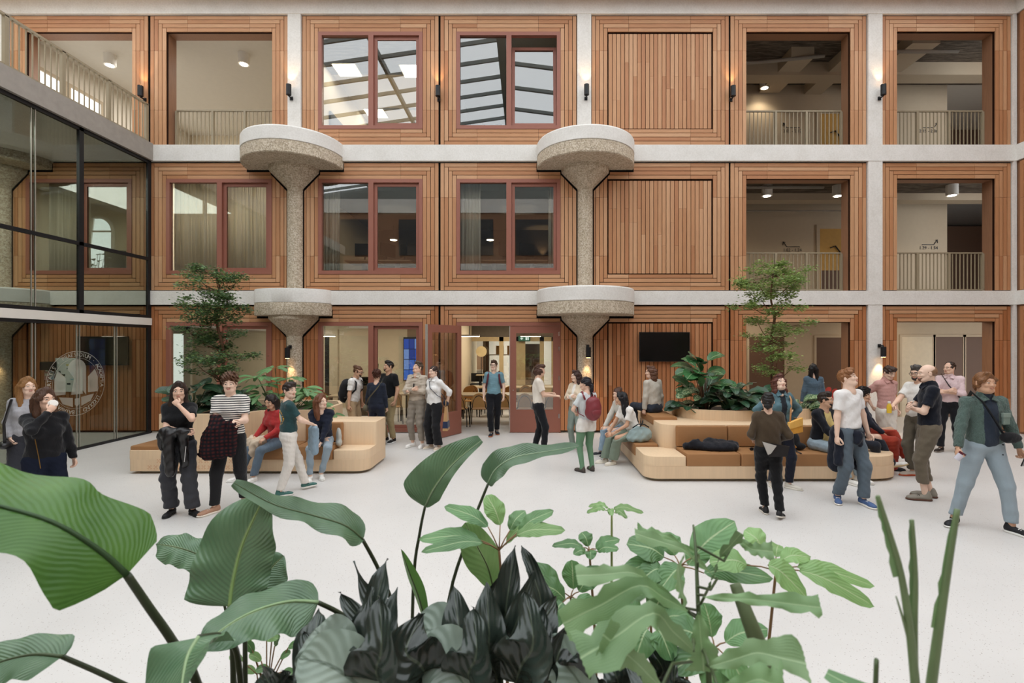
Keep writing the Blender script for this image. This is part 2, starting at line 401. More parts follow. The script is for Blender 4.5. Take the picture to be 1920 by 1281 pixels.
# ---- mushroom columns
def mushroom(px, s, rx, ry, label, full=True):
    X = fx(px); zb, zt = [(2.77, Z1+.005), (6.24, Z2+.01)][s]; zf = ZF[s]; zc = [2.33, 5.80][s]
    e = tag(empty('concrete_column', (X, 0, zf)), label, kind='structure')
    def ring(f, z, n=40):
        P = []
        for k in range(n+1):
            a = PI+PI*k/n; P.append((rx*f*math.cos(a), ry*f*math.sin(a)-(.06 if ry < .8 else 0), z-zf))
        return [(rx*f, .05, z-zf)]+P[::-1]+[(-rx*f, .05, z-zf)]
    def loft(rings, name, mat):
        v = sum(rings, []); n = len(rings[0]); f = []
        for r in range(len(rings)-1):
            for k in range(n): f.append((r*n+k, (r+1)*n+k, (r+1)*n+(k+1) % n, r*n+(k+1) % n))
        f.append(tuple(range(n))); f.append(tuple(range((len(rings)-1)*n, len(rings)*n))[::-1])
        o = mesh(name, v, f, mat, e); return smoothed(o, .5)
    zm = zb+(zt-zb)*.47
    loft([ring(.985, zb), ring(1.0, zb+.02), ring(1, zm-.015), ring(.985, zm)], 'capital_ring', M_AGGR)
    loft([ring(.995, zm), ring(1.005, zm+.01), ring(1.005, zt-.03), ring(.99, zt)], 'capital_disc', M_CONC)
    k = [(.19, 0 if s == 0 else 0), (.19, zc-.03), (.2, zc), (.57, zb-.16), (.575, zb)]
    def oct_(r, z): 
        return [(r*math.cos(a), min(.05, r*.97*math.sin(a)), z-zf if z else 0) for a in [2*PI*(i+.5)/32 for i in range(32)]]
    v = []; f = []
    prof = [(.18, zf), (.18, zc-.04), (.2, zc), (.56, zb-.08), (.57, zb+.005)]
    for r, z in prof: v += [(r*math.cos(a), min(.06, r*math.sin(a)), z-zf) for a in [2*PI*i/32 for i in range(32)]]
    for r in range(4):
        for q in range(32): f.append((r*32+q, r*32+(q+1) % 32, (r+1)*32+(q+1) % 32, (r+1)*32+q))
    f.append(tuple(range(128, 160))); smoothed(mesh('shaft', v, f, M_AGGR, e), .45)
    m = MB(); g = .018   # shadow gap between timber and concrete
    P = [(-.19-g, 0), (.19+g, 0), (.19+g, zc-.06-zf), (.57+g, zb-.10-zf), (.57+g, zb-.045-zf), (rx+g*.7, zb-.045-zf), (rx+g*.7, zb+.15-zf), (-rx-g*.7, zb+.15-zf), (-rx-g*.7, zb-.045-zf), (-.57-g, zb-.045-zf), (-.57-g, zb-.10-zf), (-.19-g, zc-.06-zf)]
    n = len(P); mesh('shadow_gap', [(x, -.006, z) for x, z in P]+[(x, .03, z) for x, z in P], [tuple(range(n)), tuple(range(n, 2*n))[::-1]]+[(i, i+n, (i+1) % n+n, (i+1) % n) for i in range(n)], M_DARK, e)
    return e
mushroom(1097, 1, 1.14, 1.14, 'round-headed aggregate column of the middle storey beside the blind slatted bay')
mushroom(1097, 0, 1.14, 1.14, 'round-headed aggregate column beside the double door')
mushroom(554, 1, 1.14, 1.14, 'round-headed aggregate column right of the fully curtained window')
mushroom(553, 0, .885, .54, 'aggregate column with the small shallow capital behind the left planter')
mushroom(8, 1, 1.14, 1.14, 'round-headed aggregate column seen through the upper glass wall')
mushroom(8, 0, 1.14, 1.14, 'round-headed aggregate column seen through the lower glass wall')

# ---- double door in bay 3
a, b, c, d, e3 = RECT[3, 0]
XD0, XDM, XD1 = fx(862), fx(956), fx(1049)
de = empty('door_1', (0,0,0), kind='structure', label='red-brown double door to the cafeteria with its left leaf open')
m = MB(); m.box(a, XD0, -.012, .1, 0, d); m.box(XD1, b, -.012, .1, 0, d); m.box(XD0, XD1, -.012, .1, d-.085, d); m.build('door_frame', M_FRAME, de)
def leaf(name, wd, h, parent, loc, rz, flip):
    L = empty(name, loc, rz); L.parent = parent
    m = MB(); t = .15; m.box(0, t, 0, .055, .01, h); m.box(wd-t, wd, 0, .055, .01, h); m.box(t, wd-t, 0, .055, h-.17, h); m.box(t, wd-t, 0, .055, .01, .55)
    m.build('stile_frame', M_FRAME, L); box('pane', t, wd-t, .02, .03, .55, h-.17, M_GLASS, L)
    xe = wd if flip else 0
    box('edge_strip', wd-.004 if flip else -.012, wd+.012 if flip else .004, -.002, .057, .01, h, M_ALU, L)
    hx = .012 if flip else wd-.012
    for zz in (.35, 1.25, 1.95, 2.3): box('hinge', hx-.012, hx+.012, -.012, .002, zz, zz+.1, M_CHROME, L)
    MB().cyl((wd-.08 if flip else .08, -.05, 1.02), (wd-.08 if flip else .08, -.002, 1.02), .012, n=8).build('door_handle', M_CHROME, L)
    return L
dh = d-.09
leaf('door_leaf', XD1-XDM, dh, de, (XDM, .0, 0), 0, False)
leaf('door_leaf', XD1-XDM, dh, de, (XD0, -.03, 0), -(PI-math.acos(.57/1.18))-.02, True)
# ================================================================ rooms behind the facade
def wallbox(name, *a, **k):
    k.setdefault('kind', 'structure'); return box(name, *a, **k)
# --- top floor
wallbox('wall_partition', -5.63, -5.5, .36, 7.5, Z2, 10, M_CREAM); wallbox('wall_partition', -2.17, -2.05, .36, 7.5, Z2, 10, M_CREAM)
wallbox('wall_partition', 1.45, 1.55, .36, 7.5, Z2, 10, M_CREAM); wallbox('wall_partition', 4.75, 4.85, .36, 3.1, Z2, 10, M_BEIGE)
wallbox('wall_back', -13.5, -5.6, 6.2, 6.3, Z2, 10, M_CREAM); wallbox('wall_back', -5.5, -2.1, 7.4, 7.5, Z2, 10, M_CREAM)
wallbox('wall_back', -2.1, 1.5, 7.4, 7.5, Z2, 10, M_BROWN)
M_SOFT = flat('acoustic_tile', 'a39684', .9, noise=.02)
wallbox('ceiling_office', -5.5, -2.17, .36, 7.4, 9.72, 9.78, M_CREAM)
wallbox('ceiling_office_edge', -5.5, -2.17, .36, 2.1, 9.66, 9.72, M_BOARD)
wallbox('ceiling_corridor', -13.5, -5.63, .36, 6.2, 9.7, 9.78, M_CEIL)
M_PANEL = emit('ceiling_panel_light', 'fff4e0', 6)
k = 0
for (px, py) in ((651, 126), (775, 128), (705, 212)):
    dz = 9.72-HC; dd = dz*F/(VY-py); c = at(px, py, dd)
    t = tag(empty('ceiling_light', (c.x, c.y, 9.72)), ['square lit ceiling panel at the left of the upper office window', 'square lit ceiling panel at the right of the upper office window', 'square lit ceiling panel deepest in the upper office'][k], 'ceiling light', 'lit ceiling panels'); k += 1
    zo = -.085 if dd < 14.05 else -.02
    box('panel_frame', -.33, .33, -.33, .33, zo, zo+.018, M_WHITE, t); box('diffuser', -.3, .3, -.3, .3, zo-.006, zo, M_PANEL, t)
lamp_light('office_glow', 'AREA', (-3.8, 3.6, 9.5), 42, (1,.9,.75), rot=(0,0,0), size=2.2)
for x in (-4.6, -3.4):
    e = tag(empty('ceiling_vent', (x, 4.2, 9.72)), 'slotted air vent in the office ceiling %s' % ('above the left sash' if x < -4 else 'above the right sash'), 'vent')
    MB().box(-.5, .5, -.1, .1, -.015, -.001).build('vent_frame', M_CREAM, e)
    for q in (-.05, 0, .05): box('slot', -.46, .46, q-.012, q+.012, -.02, -.012, M_DARK, e)
# picture in the office, dark board and seat tops in the next room
pc = tag(empty('wall_picture', (-5.47, 2.4, 8.05)), 'dark picture with yellow stalks on the upper office wall', 'picture')
box('picture_frame', -.02, .03, -.5, .5, -.4, .5, M_BLACK, pc); box('print', .028, .036, -.46, .46, -.36, .46, flat('night_print', '2a2233', .6), pc)
for q in range(5): MB().tube([(.04, -.05+q*.03, -.34), (.042, -.25+q*.11, .1+.1*(q % 2))], [.012, .003], 5).build('stalk', flat('yellow_paint', 'c9a03a'), pc)
rc = tag(empty('office_chair', (-3.05, 3.2, Z2)), 'red chair back peeping over the sill of the upper office window', 'chair')
M_RED = flat('red_fabric', 'b8323a', .8)
MB().prism(rrect(-.22, .22, -.22, .2, .06), .42, .5, bev=.02).build('seat', M_RED, rc); MB().prism(rrect(-.22, .22, .17, .24, .03), .55, .98, bev=.02).build('backrest', M_RED, rc)
MB().cyl((0,0,.05), (0,0,.42), .03, n=8).box(-.3,.3,-.03,.03,0,.05).box(-.03,.03,-.3,.3,0,.05).build('base', M_BLACK, rc)
mo = tag(empty('monitor', (-.95, 1.5, Z2+.75)), 'dark monitor behind the fixed pane below the mirrored roof', 'monitor')
box('screen', -.27, .27, -.02, .02, .12, .45, M_BLACK, mo); MB().cyl((0,.03,0), (0,.03,.2), .02, n=8).box(-.12,.12,-.08,.1,0,.015).build('stand', M_BLACK, mo)
dk = tag(empty('office_desk', (-.6, 1.7, Z2)), 'desk under the dark monitor in the top-storey office', 'desk')
box('tabletop', -.9, .9, -.4, .4, .72, .75, M_PALE, dk); [box('leg', x-.03, x+.03, -.3, .3, 0, .72, M_BLACK, dk) for x in (-.8, .8)]
# --- top corridor right: ceiling with board-marked recesses, ducts
wallbox('wall_back', 4.85, 12.6, 3.1, 3.2, Z2, 10, M_BEIGE); wallbox('wall_recess', 12.6, 17, 6.4, 6.5, Z2, 10, M_BROWN); wallbox('wall_side', 12.5, 12.6, 3.2, 6.4, Z2, 10, M_BEIGE)
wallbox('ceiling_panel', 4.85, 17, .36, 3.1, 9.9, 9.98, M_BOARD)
for (x0, x1, y0, y1, s) in ((6.9, 7.5, 1.2, 3.0, .15), (8.3, 8.8, .5, 3.1, 0), (9.6, 10.3, .6, 3.1, .1)):
    wallbox('ceiling_beam', x0, x1, y0, y1, 9.62, 9.92, M_BEIGE)
wallbox('ceiling_beam', 4.85, 17, 1.9, 2.35, 9.55, 9.92, M_BEIGE)
M_DUCT = flat('grey_duct', '8d857a', .6)
def pipe(name, pts, r, label, mat=M_DUCT): return smoothed(tag(MB().tube(pts, r, 10).build(name, mat), label, 'pipe'))
pipe('ceiling_pipe', [(4.95, 1.0, 9.35), (6.1, 1.3, 9.55), (7.7, 1.1, 9.6)], .045, 'grey pipe bending under the top balcony ceiling left of the pier')
pipe('ceiling_pipe', [(8.4, .9, 9.6), (11.0, .9, 9.6)], .05, 'straight grey pipe under the top balcony ceiling by the right wall')
wallbox('wall_side', 17, 17.2, .3, 12.4, 0, 10.3, M_BROWN); wallbox('wall_outer', -13.5, 17, 12.4, 12.5, 0, 10.3, M_BROWN)
# --- middle floor
for x in (-8.98, -5.53, -2.11, 1.5, 4.8): wallbox('wall_partition', x-.05, x+.05, .36, 6, Z1, 6.45, M_BEIGE if x > 0 else M_BROWN if x > -3 else M_CREAM)
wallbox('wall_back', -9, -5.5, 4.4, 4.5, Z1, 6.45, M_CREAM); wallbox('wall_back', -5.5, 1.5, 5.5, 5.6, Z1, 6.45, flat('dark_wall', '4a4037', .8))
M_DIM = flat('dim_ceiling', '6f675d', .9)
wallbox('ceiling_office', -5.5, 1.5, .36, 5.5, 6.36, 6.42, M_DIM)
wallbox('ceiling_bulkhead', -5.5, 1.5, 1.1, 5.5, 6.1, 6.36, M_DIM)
wallbox('wall_back', 4.85, 12.6, 3.1, 3.2, Z1, 6.45, M_BEIGE); wallbox('wall_side', 12.5, 12.6, 3.2, 6.4, Z1, 6.45, M_BEIGE); wallbox('wall_recess', 12.6, 17, 6.4, 6.5, Z1, 6.45, M_BROWN)
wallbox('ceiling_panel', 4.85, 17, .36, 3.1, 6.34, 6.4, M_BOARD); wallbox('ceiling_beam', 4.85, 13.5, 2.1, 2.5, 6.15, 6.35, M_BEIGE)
pipe('ceiling_pipe', [(4.95, .95, 6.15), (5.9, 1.2, 6.22), (7.8, 1.3, 6.25)], .04, 'grey pipe under the middle balcony ceiling behind the right tree')
pipe('ceiling_rail', [(4.95, 2.6, 5.98), (9.9, 2.6, 5.98)], .018, 'thin light rail along the middle corridor wall')
# --- ground floor
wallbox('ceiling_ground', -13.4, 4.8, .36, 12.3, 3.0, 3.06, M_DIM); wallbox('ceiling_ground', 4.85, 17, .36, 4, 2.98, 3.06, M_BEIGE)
wallbox('wall_partition', -13.3, -13.2, .36, 4.6, 0, 3, M_CREAM); wallbox('wall_back', -13.2, -4.0, 4.6, 4.7, 0, 3, M_CREAM); wallbox('wall_back', -4.0, -2.1, 4.6, 4.7, 0, 3, flat('taupe_wall', '8c7a66', .8))
wallbox('wall_partition', -2.15, -2.05, .36, 8.0, 0, 3, M_CREAM); wallbox('wall_partition', 1.45, 1.55, .36, 8.0, 0, 3, M_CREAM)
for (x, w_, n) in ((-7.4, .05, 0), (-6.3, .04, 1)): box('wall_joint', x, x+w_, 4.58, 4.6, 0, 2.6, M_BEIGE, kind='structure')
wallbox('wall_back', 4.85, 8.4, 2.6, 2.7, 0, 3, M_BEIGE); wallbox('wall_back', 8.4, 17, 2.6, 2.7, 0, 3, M_BEIGE); wallbox('wall_partition', 4.8, 4.85, .36, 2.7, 0, 3, M_BEIGE)
def door(n, x0, x1, y, z0, z1, mat, label, frame=M_BEIGE, handle=True):
    e = empty('door_%d' % n, (0,0,0), kind='structure', label=label)
    m = MB(); m.box(x0-.06, x0, y-.03, y, z0, z1+.06); m.box(x1, x1+.06, y-.03, y, z0, z1+.06); m.box(x0, x1, y-.03, y, z1, z1+.06); m.build('door_frame', frame, e)
    box('door_panel', x0, x1, y-.02, y, z0, z1, mat, e)
    if handle: MB().tube([(x0+.08, y-.02, z0+1), (x0+.08, y-.06, z0+1), (x0+.2, y-.06, z0+1)], .01, 6).build('door_handle', M_CHROME, e)
    return e
yq = 2.6; s_ = (D+yq)/F
door(2, (1404-VX)*s_, (1470-VX)*s_, yq, 0, 2.32, M_BROWN, 'brown door behind the right planter tree')
door(3, (1530-VX)*s_, (1610-VX)*s_, yq, 0, 2.3, M_BROWN, 'dark brown door left of the full-height pier')
door(4, (1752-VX)*s_, (1806-VX)*s_, yq, 0, 2.32, M_BROWN, 'left leaf of the brown doors behind the man in pink linen shirt', handle=False)
door(5, (1808-VX)*s_, (1870-VX)*s_, yq, 0, 2.32, M_BROWN, 'right leaf of the brown doors by the right wall', handle=False)
door(6, (1690-VX)*s_, (1749-VX)*s_, yq, 0, 2.32, flat('tall_cream_door', 'c9b99e', .6), 'cream door leaf behind the bald man', handle=False)
es = tag(empty('exit_sign', (10.05, 2.4, 2.44)), 'small dark exit lamp above the brown doors by the right wall', 'exit sign'); box('housing', -.2, .2, -.05, .1, -.04, .04, M_BLACK, es); es.location.y = 2.499
# corridor doors and wayfinding, middle and top
M_WARM = flat('warm_stair_wall', 'b98f4a', .7)
for s, z in ((1, Z1), (2, Z2)):
    yq = 3.1; s_ = (D+yq)/F; xd0, xd1 = (1536-VX)*s_, (1582-VX)*s_
    e = empty('door_%d' % (6+s), (0,0,0), kind='structure', label='glazed door to the warm-lit stair behind the %s balcony' % ('middle' if s == 1 else 'top'))
    m = MB(); m.box(xd0-.1, xd0, yq-.04, yq, z, z+2.2); m.box(xd1, xd1+.1, yq-.04, yq, z, z+2.2); m.box(xd0-.1, xd1+.1, yq-.04, yq, z+2.2, z+2.32); m.build('door_frame', M_BEIGE, e)
    box('door_panel', xd0, xd1, yq-.03, yq-.005, z, z+2.2, M_WARM, e)
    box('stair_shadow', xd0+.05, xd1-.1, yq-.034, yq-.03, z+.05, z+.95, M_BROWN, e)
    MB().tube([(xd0+.3, yq-.06, z+1.62), (xd0+.45, yq-.06, z+1.68), (xd1, yq-.06, z+1.3)], .018, 6).build('handrail', M_BLACK, e)
    ax = lambda px, py: (px-VX)*s_
    zz = lambda py: HC-(py-VY)*s_
    for (px0, px1, py, tx, sg, lb) in ((1468, 1499, (463, 0, 242)[0] if s == 1 else 240, '1.02 - 1.24' if s == 1 else '2.02 - 2.12', 1, 'left'), (1728, 1757, 459 if s == 1 else 240, '1.29 - 1.54' if s == 1 else '2.15 - 2.36', -1, 'right')):
        g = tag(empty('wayfinding_sign', (ax((px0+px1)/2, 0), yq-.012, zz(py))), ('room numbers under an arrow pointing %s on the ' % ('left towards the blind bay' if sg > 0 else 'right at the right wall'))+('middle' if s == 1 else 'top')+' corridor wall', 'sign')
        h = (px1-px0)/2*s_
        m = MB(); m.box(-h*.55 if sg > 0 else -h, h if sg > 0 else h*.55, -.003, .0, -.008, .008)
        if sg > 0: m.tube([(-h*.55, 0, 0), (-h, 0, .15)], .01, 5); m.tube([(-h*1.02, 0, .05), (-h, 0, .15), (-h*.75, 0, .13)], .01, 5)
        else: m.tube([(h*.55, 0, 0), (h, 0, .15)], .01, 5); m.tube([(h*1.02, 0, .05), (h, 0, .15), (h*.75, 0, .13)], .01, 5)
        m.build('arrow', M_BLACK, g)
        text('room_numbers', tx, .13, M_BLACK, (.03*sg, 0, -.1), parent=g)['kind'] = 'stuff'
# ---- balcony railings
n_ = 0
for bi, nm in ((5, 'left of the pier'), (6, 'by the right wall')):
    for s in (1, 2):
        a, b, c, d, e = RECT[bi, s]
        railing(a+.02, b-.03, .30, ZF[s], .97, 25, (0, .34, .65, 1) if bi == 5 else (0, .3, .64, 1), 'beige steel railing of the %s balcony %s' % (['', 'middle', 'top'][s], nm))
a, b, c, d, e = RECT[1, 2]; railing(a+.06, b-.01, .27, Z2, .97, 25, (0, .36, .68, 1), 'beige steel railing in the open balcony left of the upper column')
# ---- downlights
M_GLOW = emit('lamp_glow', 'fff0d8', 14)
def downlight(px, py, zc, label, watts=14):
    dd = (zc-.2-HC)*F/(VY-py); c = at(px, py, dd)
    e = tag(empty('ceiling_spot', (c.x, c.y, zc)), label, 'ceiling lamp', 'white cylinder ceiling lamps')
    smoothed(MB().cyl((0,0,-.28), (0,0,0), .135, n=24).build('housing', M_WHITE, e))
    MB().cyl((0,0,-.288), (0,0,-.279), .09, n=20).build('bulb', M_GLOW, e)
    lamp_light('spot_light', 'SPOT', (0, 0, -.32), watts, (1,.86,.66), e, spot_size=2.4, spot_blend=.6, shadow_soft_size=.08)
downlight(206, 117, 9.7, 'white cylinder ceiling lamp above the terrace railing'); downlight(457, 115, 9.7, 'white cylinder ceiling lamp in the open balcony left of the upper column')
downlight(1434, 160, 9.9, 'white cylinder lamp at the left of the top balcony beside the pier', 22); downlight(1573, 145, 9.9, 'white cylinder lamp half hidden by the reveal, top balcony left of the pier', 22); downlight(1789, 143, 9.9, 'white cylinder ceiling lamp of the top balcony by the right wall', 22)
downlight(1438, 362, 6.34, 'white cylinder lamp at the left of the middle balcony beside the pier', 26); downlight(1571, 362, 6.34, 'white cylinder lamp half hidden by the reveal, middle balcony left of the pier', 26); downlight(1785, 361, 6.34, 'white cylinder ceiling lamp of the middle balcony by the right wall', 26)
lamp_light('corridor_light', 'AREA', (6.2, 1.4, 2.9), 14, (1,.86,.68), size=1.2); lamp_light('corridor_light', 'AREA', (10, 1.4, 2.9), 14, (1,.86,.68), size=1.2)
lamp_light('terrace_fill', 'AREA', (-9.5, 3, 9.6), 120, (1,.97,.93), size=3)  # unseen area lamp added to brighten the ceilings behind the terrace
lamp_light('meeting_light', 'AREA', (-6.9, 2.6, 2.9), 45, (1,.9,.74), size=2.2); lamp_light('meeting_light', 'AREA', (-3.6, 2.6, 2.9), 34, (1,.88,.7), size=1.8)
lamp_light('cafeteria_light', 'AREA', (-.3, 4.0, 2.9), 45, (1,.88,.7), size=2.5); lamp_light('back_room_light', 'AREA', (-.3, 10, 2.9), 110, (1,.95,.85), size=2.5)
lamp_light('curtain_room_fill', 'AREA', (-7.2, 2.2, 6.3), 130, (1,.97,.93), size=2.5)  # unseen area lamp added to light the curtains from behind
lamp_light('study_light', 'AREA', (-3.8, 2.6, 6.0), 7, (1,.85,.65), size=1); lamp_light('study_light', 'AREA', (-.3, 2.6, 6.0), 7, (1,.85,.65), size=1)
lamp_light('glasshall_fill', 'AREA', (-11, -2.5, 6.3), 130, (1,.95,.88), size=3)  # unseen ambient lamp added inside the glass hall
# ceiling strip lamps, ground floor
for px, py, lb in ((609, 631, 'thin lit strip lamp in the meeting room left of the column shade'), (880, 631, 'thin lit strip lamp above the cafeteria seen through the open door'), (995, 631, 'thin lit strip lamp above the cafeteria behind the closed door leaf')):
    c = at(px, py, 14.2)
    e = tag(empty('strip_lamp', c), lb, 'ceiling lamp'); box('housing', -.3, .3, -.05, .05, .0, .05, M_WHITE, e); box('diffuser', -.29, .29, -.04, .04, -.01, 0, M_PANEL, e)
    MB().cyl((0,0,.05), (0,0,3.0-c.z), .01, n=6).build('rod', M_BLACK, e)
# ---- curtains
def curtain(x0, x1, z0, z1, y, label, waves):
    n = waves*8; v = []; f = []
    for i in range(n+1):
        u = i/n; yy = y+.035*math.sin(u*waves*2*PI)+.012*math.sin(u*waves*5.1+1)
        for z in (z0, (z0+z1)/2, z1): v.append((x0+(x1-x0)*u+.01*math.sin(u*waves*9+z), yy, z))
    for i in range(n):
        for k in range(2): f.append((i*3+k, (i+1)*3+k, (i+1)*3+k+1, i*3+k+1))
    e = tag(empty('curtain', ((x0+x1)/2, y, z1)), label, 'curtain')
    o = mesh('fabric', np.array(v)-np.array([(x0+x1)/2, y, z1]), f, M_CURT, e, smooth=True)
    so = o.modifiers.new('thick', 'SOLIDIFY'); so.thickness = .004
    MB().cyl((-(x1-x0)/2-.02, 0, .01), ((x1-x0)/2+.02, 0, .01), .012, n=8).build('curtain_rail', M_WHITE, e)
    for q in (-.35, .35): box('rail_bracket', q*(x1-x0)-.01, q*(x1-x0)+.01, -.01, .01, .01, 6.36-z1, M_WHITE, e)
zt = 6.06
for x0, x1, lb, wv in ((fx(311), fx(410), 'sheer curtain across the left half of the fully curtained window', 13), (fx(414), fx(507), 'sheer curtain across the right half of the fully curtained window', 13),
        (fx(600), fx(629), 'narrow sheer curtain drawn aside right of the left column', 5), (fx(860), fx(899), 'sheer curtain drawn aside at the left of the window beside the right column', 6), (fx(1030), fx(1044), 'narrow sheer curtain at the right edge of the window beside the right column', 3), (fx(70), fx(150), 'sheer curtain behind the upper glass wall', 11)):
    curtain(x0, x1, Z1+.4, zt, .28, lb, wv)
# ---- study desks with monitors on the middle floor
def study_desk(x0, x1, y, label):
    e = tag(empty('sit_stand_desk', ((x0+x1)/2, y, Z1)), label, 'desk'); h = (x1-x0)/2
    MB().prism(rrect(-h, h, -.4, .4, .05), 1.02, 1.05).build('tabletop', M_PALE, e)
    MB().box(-.06, .06, -.05, .05, .03, 1.02).build('leg', M_ALU, e); MB().box(-.3, .3, -.03, .03, 0, .03).box(-.03, .03, -.3, .3, 0, .031).build('foot', M_ALU, e)
y_ = 2.2; s_ = (D+y_)/F; X_ = lambda px: (px-VX)*s_
study_desk(X_(655), X_(713), y_, 'pale standing desk at the left in the study right of the left column'); study_desk(X_(715), X_(776), y_, 'pale standing desk at the right in the study right of the left column')
study_desk(X_(902), X_(950), y_, 'pale standing desk behind the fixed pane beside the right column'); study_desk(X_(968), X_(1026), y_, 'pale standing desk behind the sash beside the right column')
def monitor(px, y, z, rz, label):
    e = tag(empty('monitor', ((px-VX)*(D+y)/F, y, z), rz), label, 'monitor', 'study monitors')
    MB().prism(rrect(-.27, .27, -.015, .015, .005), .15, .52).build('screen', M_BLACK, e); MB().cyl((0,.03,0), (0,.03,.25), .018, n=8).box(-.1,.1,-.07,.09,0,.012).build('stand', M_BLACK, e)
for px, rz, lb in ((684, .15, 'black monitor on the left standing desk right of the left column'), (727, 1.0, 'black monitor turned edge-on beside the mullion'), (757, -1.0, 'second turned monitor on the right standing desk'), (945, 1.1, 'black monitor half hidden by the mullion beside the right column'), (988, .7, 'tilted black monitor with a lit spot beside the right column')):
    monitor(px, y_, Z1+1.052, rz, lb)
for px, py, lb in ((738, 450, 'round lit ceiling spot in the study right of the left column'), (919, 450, 'round lit ceiling spot in the study beside the right column')):
    c = at(px, py, 16.6); e = tag(empty('pendant_lamp', c), lb, 'ceiling lamp'); MB().cyl((0,0,0), (0,0,.04), .13, n=16).build('shade', M_WHITE, e); MB().cyl((0,0,-.01), (0,0,0), .11, n=16).build('bulb', M_GLOW, e); MB().cyl((0,0,.04), (0,0,6.1-c.z), .008, n=6).build('rod', M_BLACK, e)
for px, py, lb in ((655, 492, 'small wall lamp glowing upward in the study right of the left column'), (1018, 491, 'small wall lamp glowing upward low in the study beside the right column')):
    c = at(px, py, 16.9); e = tag(empty('wall_lamp', (c.x, 5.38, c.z)), lb, 'wall lamp'); MB().cyl((0,0,-.1), (0,0,.1), .06, n=12).build('housing', M_BLACK, e); box('mount', -.03, .03, .05, .115, -.04, .04, M_BLACK, e)
    lamp_light('lamp_light', 'SPOT', (0, 0, .12), 14, (1,.7,.4), e, rot=(PI,0,0), spot_size=1.3, spot_blend=.7, shadow_soft_size=.03)
# ---- wall lamps of the facade
M_WGLOW = emit('warm_bulb', 'ffc27a', 9)
def wall_lamp(px, py, up, label, energy, tilt=0, y=-.06):
    e = tag(empty('wall_lamp', (fx(px), y, fz(py))), label, 'wall lamp', 'black spot lamps on the facade')
    s = 1 if up else -1
    box('mount', -.035, .035, -.02, .0, -.12*s-.04, -.12*s+.04, M_BLACK, e)
    MB().tube([(0, -.02, -.12*s), (0, -.13, -.12*s), (0, -.14, -.06*s)], .018, 8).build('arm', M_BLACK, e)
    smoothed(MB().cyl((tilt*.3, -.14, -.1*s), (-tilt*.3, -.14, .14*s), .058, n=20).build('lamp_head', M_BLACK, e))
    MB().cyl((-tilt*.3, -.14, .141*s), (-tilt*.3, -.14, .146*s), .045, n=16).build('bulb', M_WGLOW, e)
    lamp_light('lamp_light', 'SPOT', (-tilt*.3, -.13, .16*s), energy, (1,.66,.34), e, rot=(PI-.22 if up else .22, 0, 0), spot_size=1.1, spot_blend=.7, shadow_soft_size=.03)
for px, lb in ((272, 'black up-light on the joint above the terrace corner'), (549, 'black up-light on the pier above the left mushroom column'), (823, 'black up-light between the two top-storey windows'), (1098, 'black up-light on the pier above the right mushroom column'), (1370, 'black up-light right of the blind slatted top bay'), (1645, 'black up-light on the full-height pier')):
    wall_lamp(px, 178, True, lb, 9, 0, -.06 if px in (549, 1098, 1645) else 0)
wall_lamp(552, 660, False, 'black down-light on the aggregate column behind the left planter', 16, 0, -.2); wall_lamp(1100, 659, False, 'black down-light on the aggregate column beside the double door', 16, 0, -.2)
wall_lamp(1645, 658, False, 'black down-light on the full-height pier above the man in the pink polo', 16, 0, -.06); wall_lamp(12, 660, False, 'black down-light on the column seen through the lower glass wall', 16, 0, -.2)
# ---- wall screens
def tv(x0, x1, z0, z1, label):
    e = tag(empty('wall_screen', ((x0+x1)/2, -.01, (z0+z1)/2)), label, 'television'); a, b = (x1-x0)/2, (z1-z0)/2
    box('bezel', -a, a, -.05, .0, -b, b, M_BLACK, e); box('display', -a+.015, a-.015, -.053, -.05, -b+.02, b-.015, flat('dark_display', '0b0c0d', .18, spec=.5), e)
    box('bracket', -.2, .2, 0, .04, -.2, .2, M_BLACK, e)
tv(fx(1198), fx(1292), fz(678), fz(623), 'black wall screen on the slatted wall above the right planter'); tv(fx(146), fx(243), fz(685), fz(631), 'black wall screen on the slatted wall behind the glass wall')
# ---- meeting room: blue screen, lectern; back windows left
e = tag(empty('display_screen', ((773-VX)*16.1/F, 4.45, 1.62)), 'tall screen showing blue pictures in the meeting room beside the open door', 'screen')
box('bezel', -.28, .28, -.05, 0, -.72, .72, M_BLACK, e)
M_BLUE = [emit('blue_%d' % i, c, .55) for i, c in enumerate(('2b52b8', '4a74d0', '1f3f9a', '7f9fe0'))]
for r in range(4):
    for c_ in range(3): box('tile', -.26+c_*.175, -.1+c_*.175, -.054, -.05, -.68+r*.34, -.36+r*.34, random.choice(M_BLUE), e)
box('bracket', -.2, .2, 0, .14, -.2, .2, M_BLACK, e)
e = tag(empty('display_screen', ((612-VX)*15.5/F, 3.9, 1.5)), 'dark narrow screen edge by the left frame of the meeting room window', 'screen'); box('bezel', -.06, .06, -.03, .03, -1.0, .85, M_BLACK, e); box('stand', -.05, .05, -.2, .2, -1.5, -1.0, M_BLACK, e)
e = tag(empty('lectern', ((697-VX)*14.6/F, 3.0, 0)), 'dark lectern with a thin microphone in the meeting room', 'lectern')
MB().prism(rrect(-.38, .38, -.22, .22, .04), 0, 1.12, bev=.02).build('body', M_DARK, e); MB().tube([(.15,0,1.12),(.17,0,1.4),(.2,-.06,1.52)], .01, 6).build('microphone', M_BLACK, e)
e = empty('window_30', (0,0,0), kind='structure', label='bright outer window at the far left of the meeting room')
zb0, zb1 = .75, 2.45; x0, x1 = (326-VX)*.01766, (348-VX)*.01766
M_DAY = emit('daylight_view', 'dfe8e0', .75)
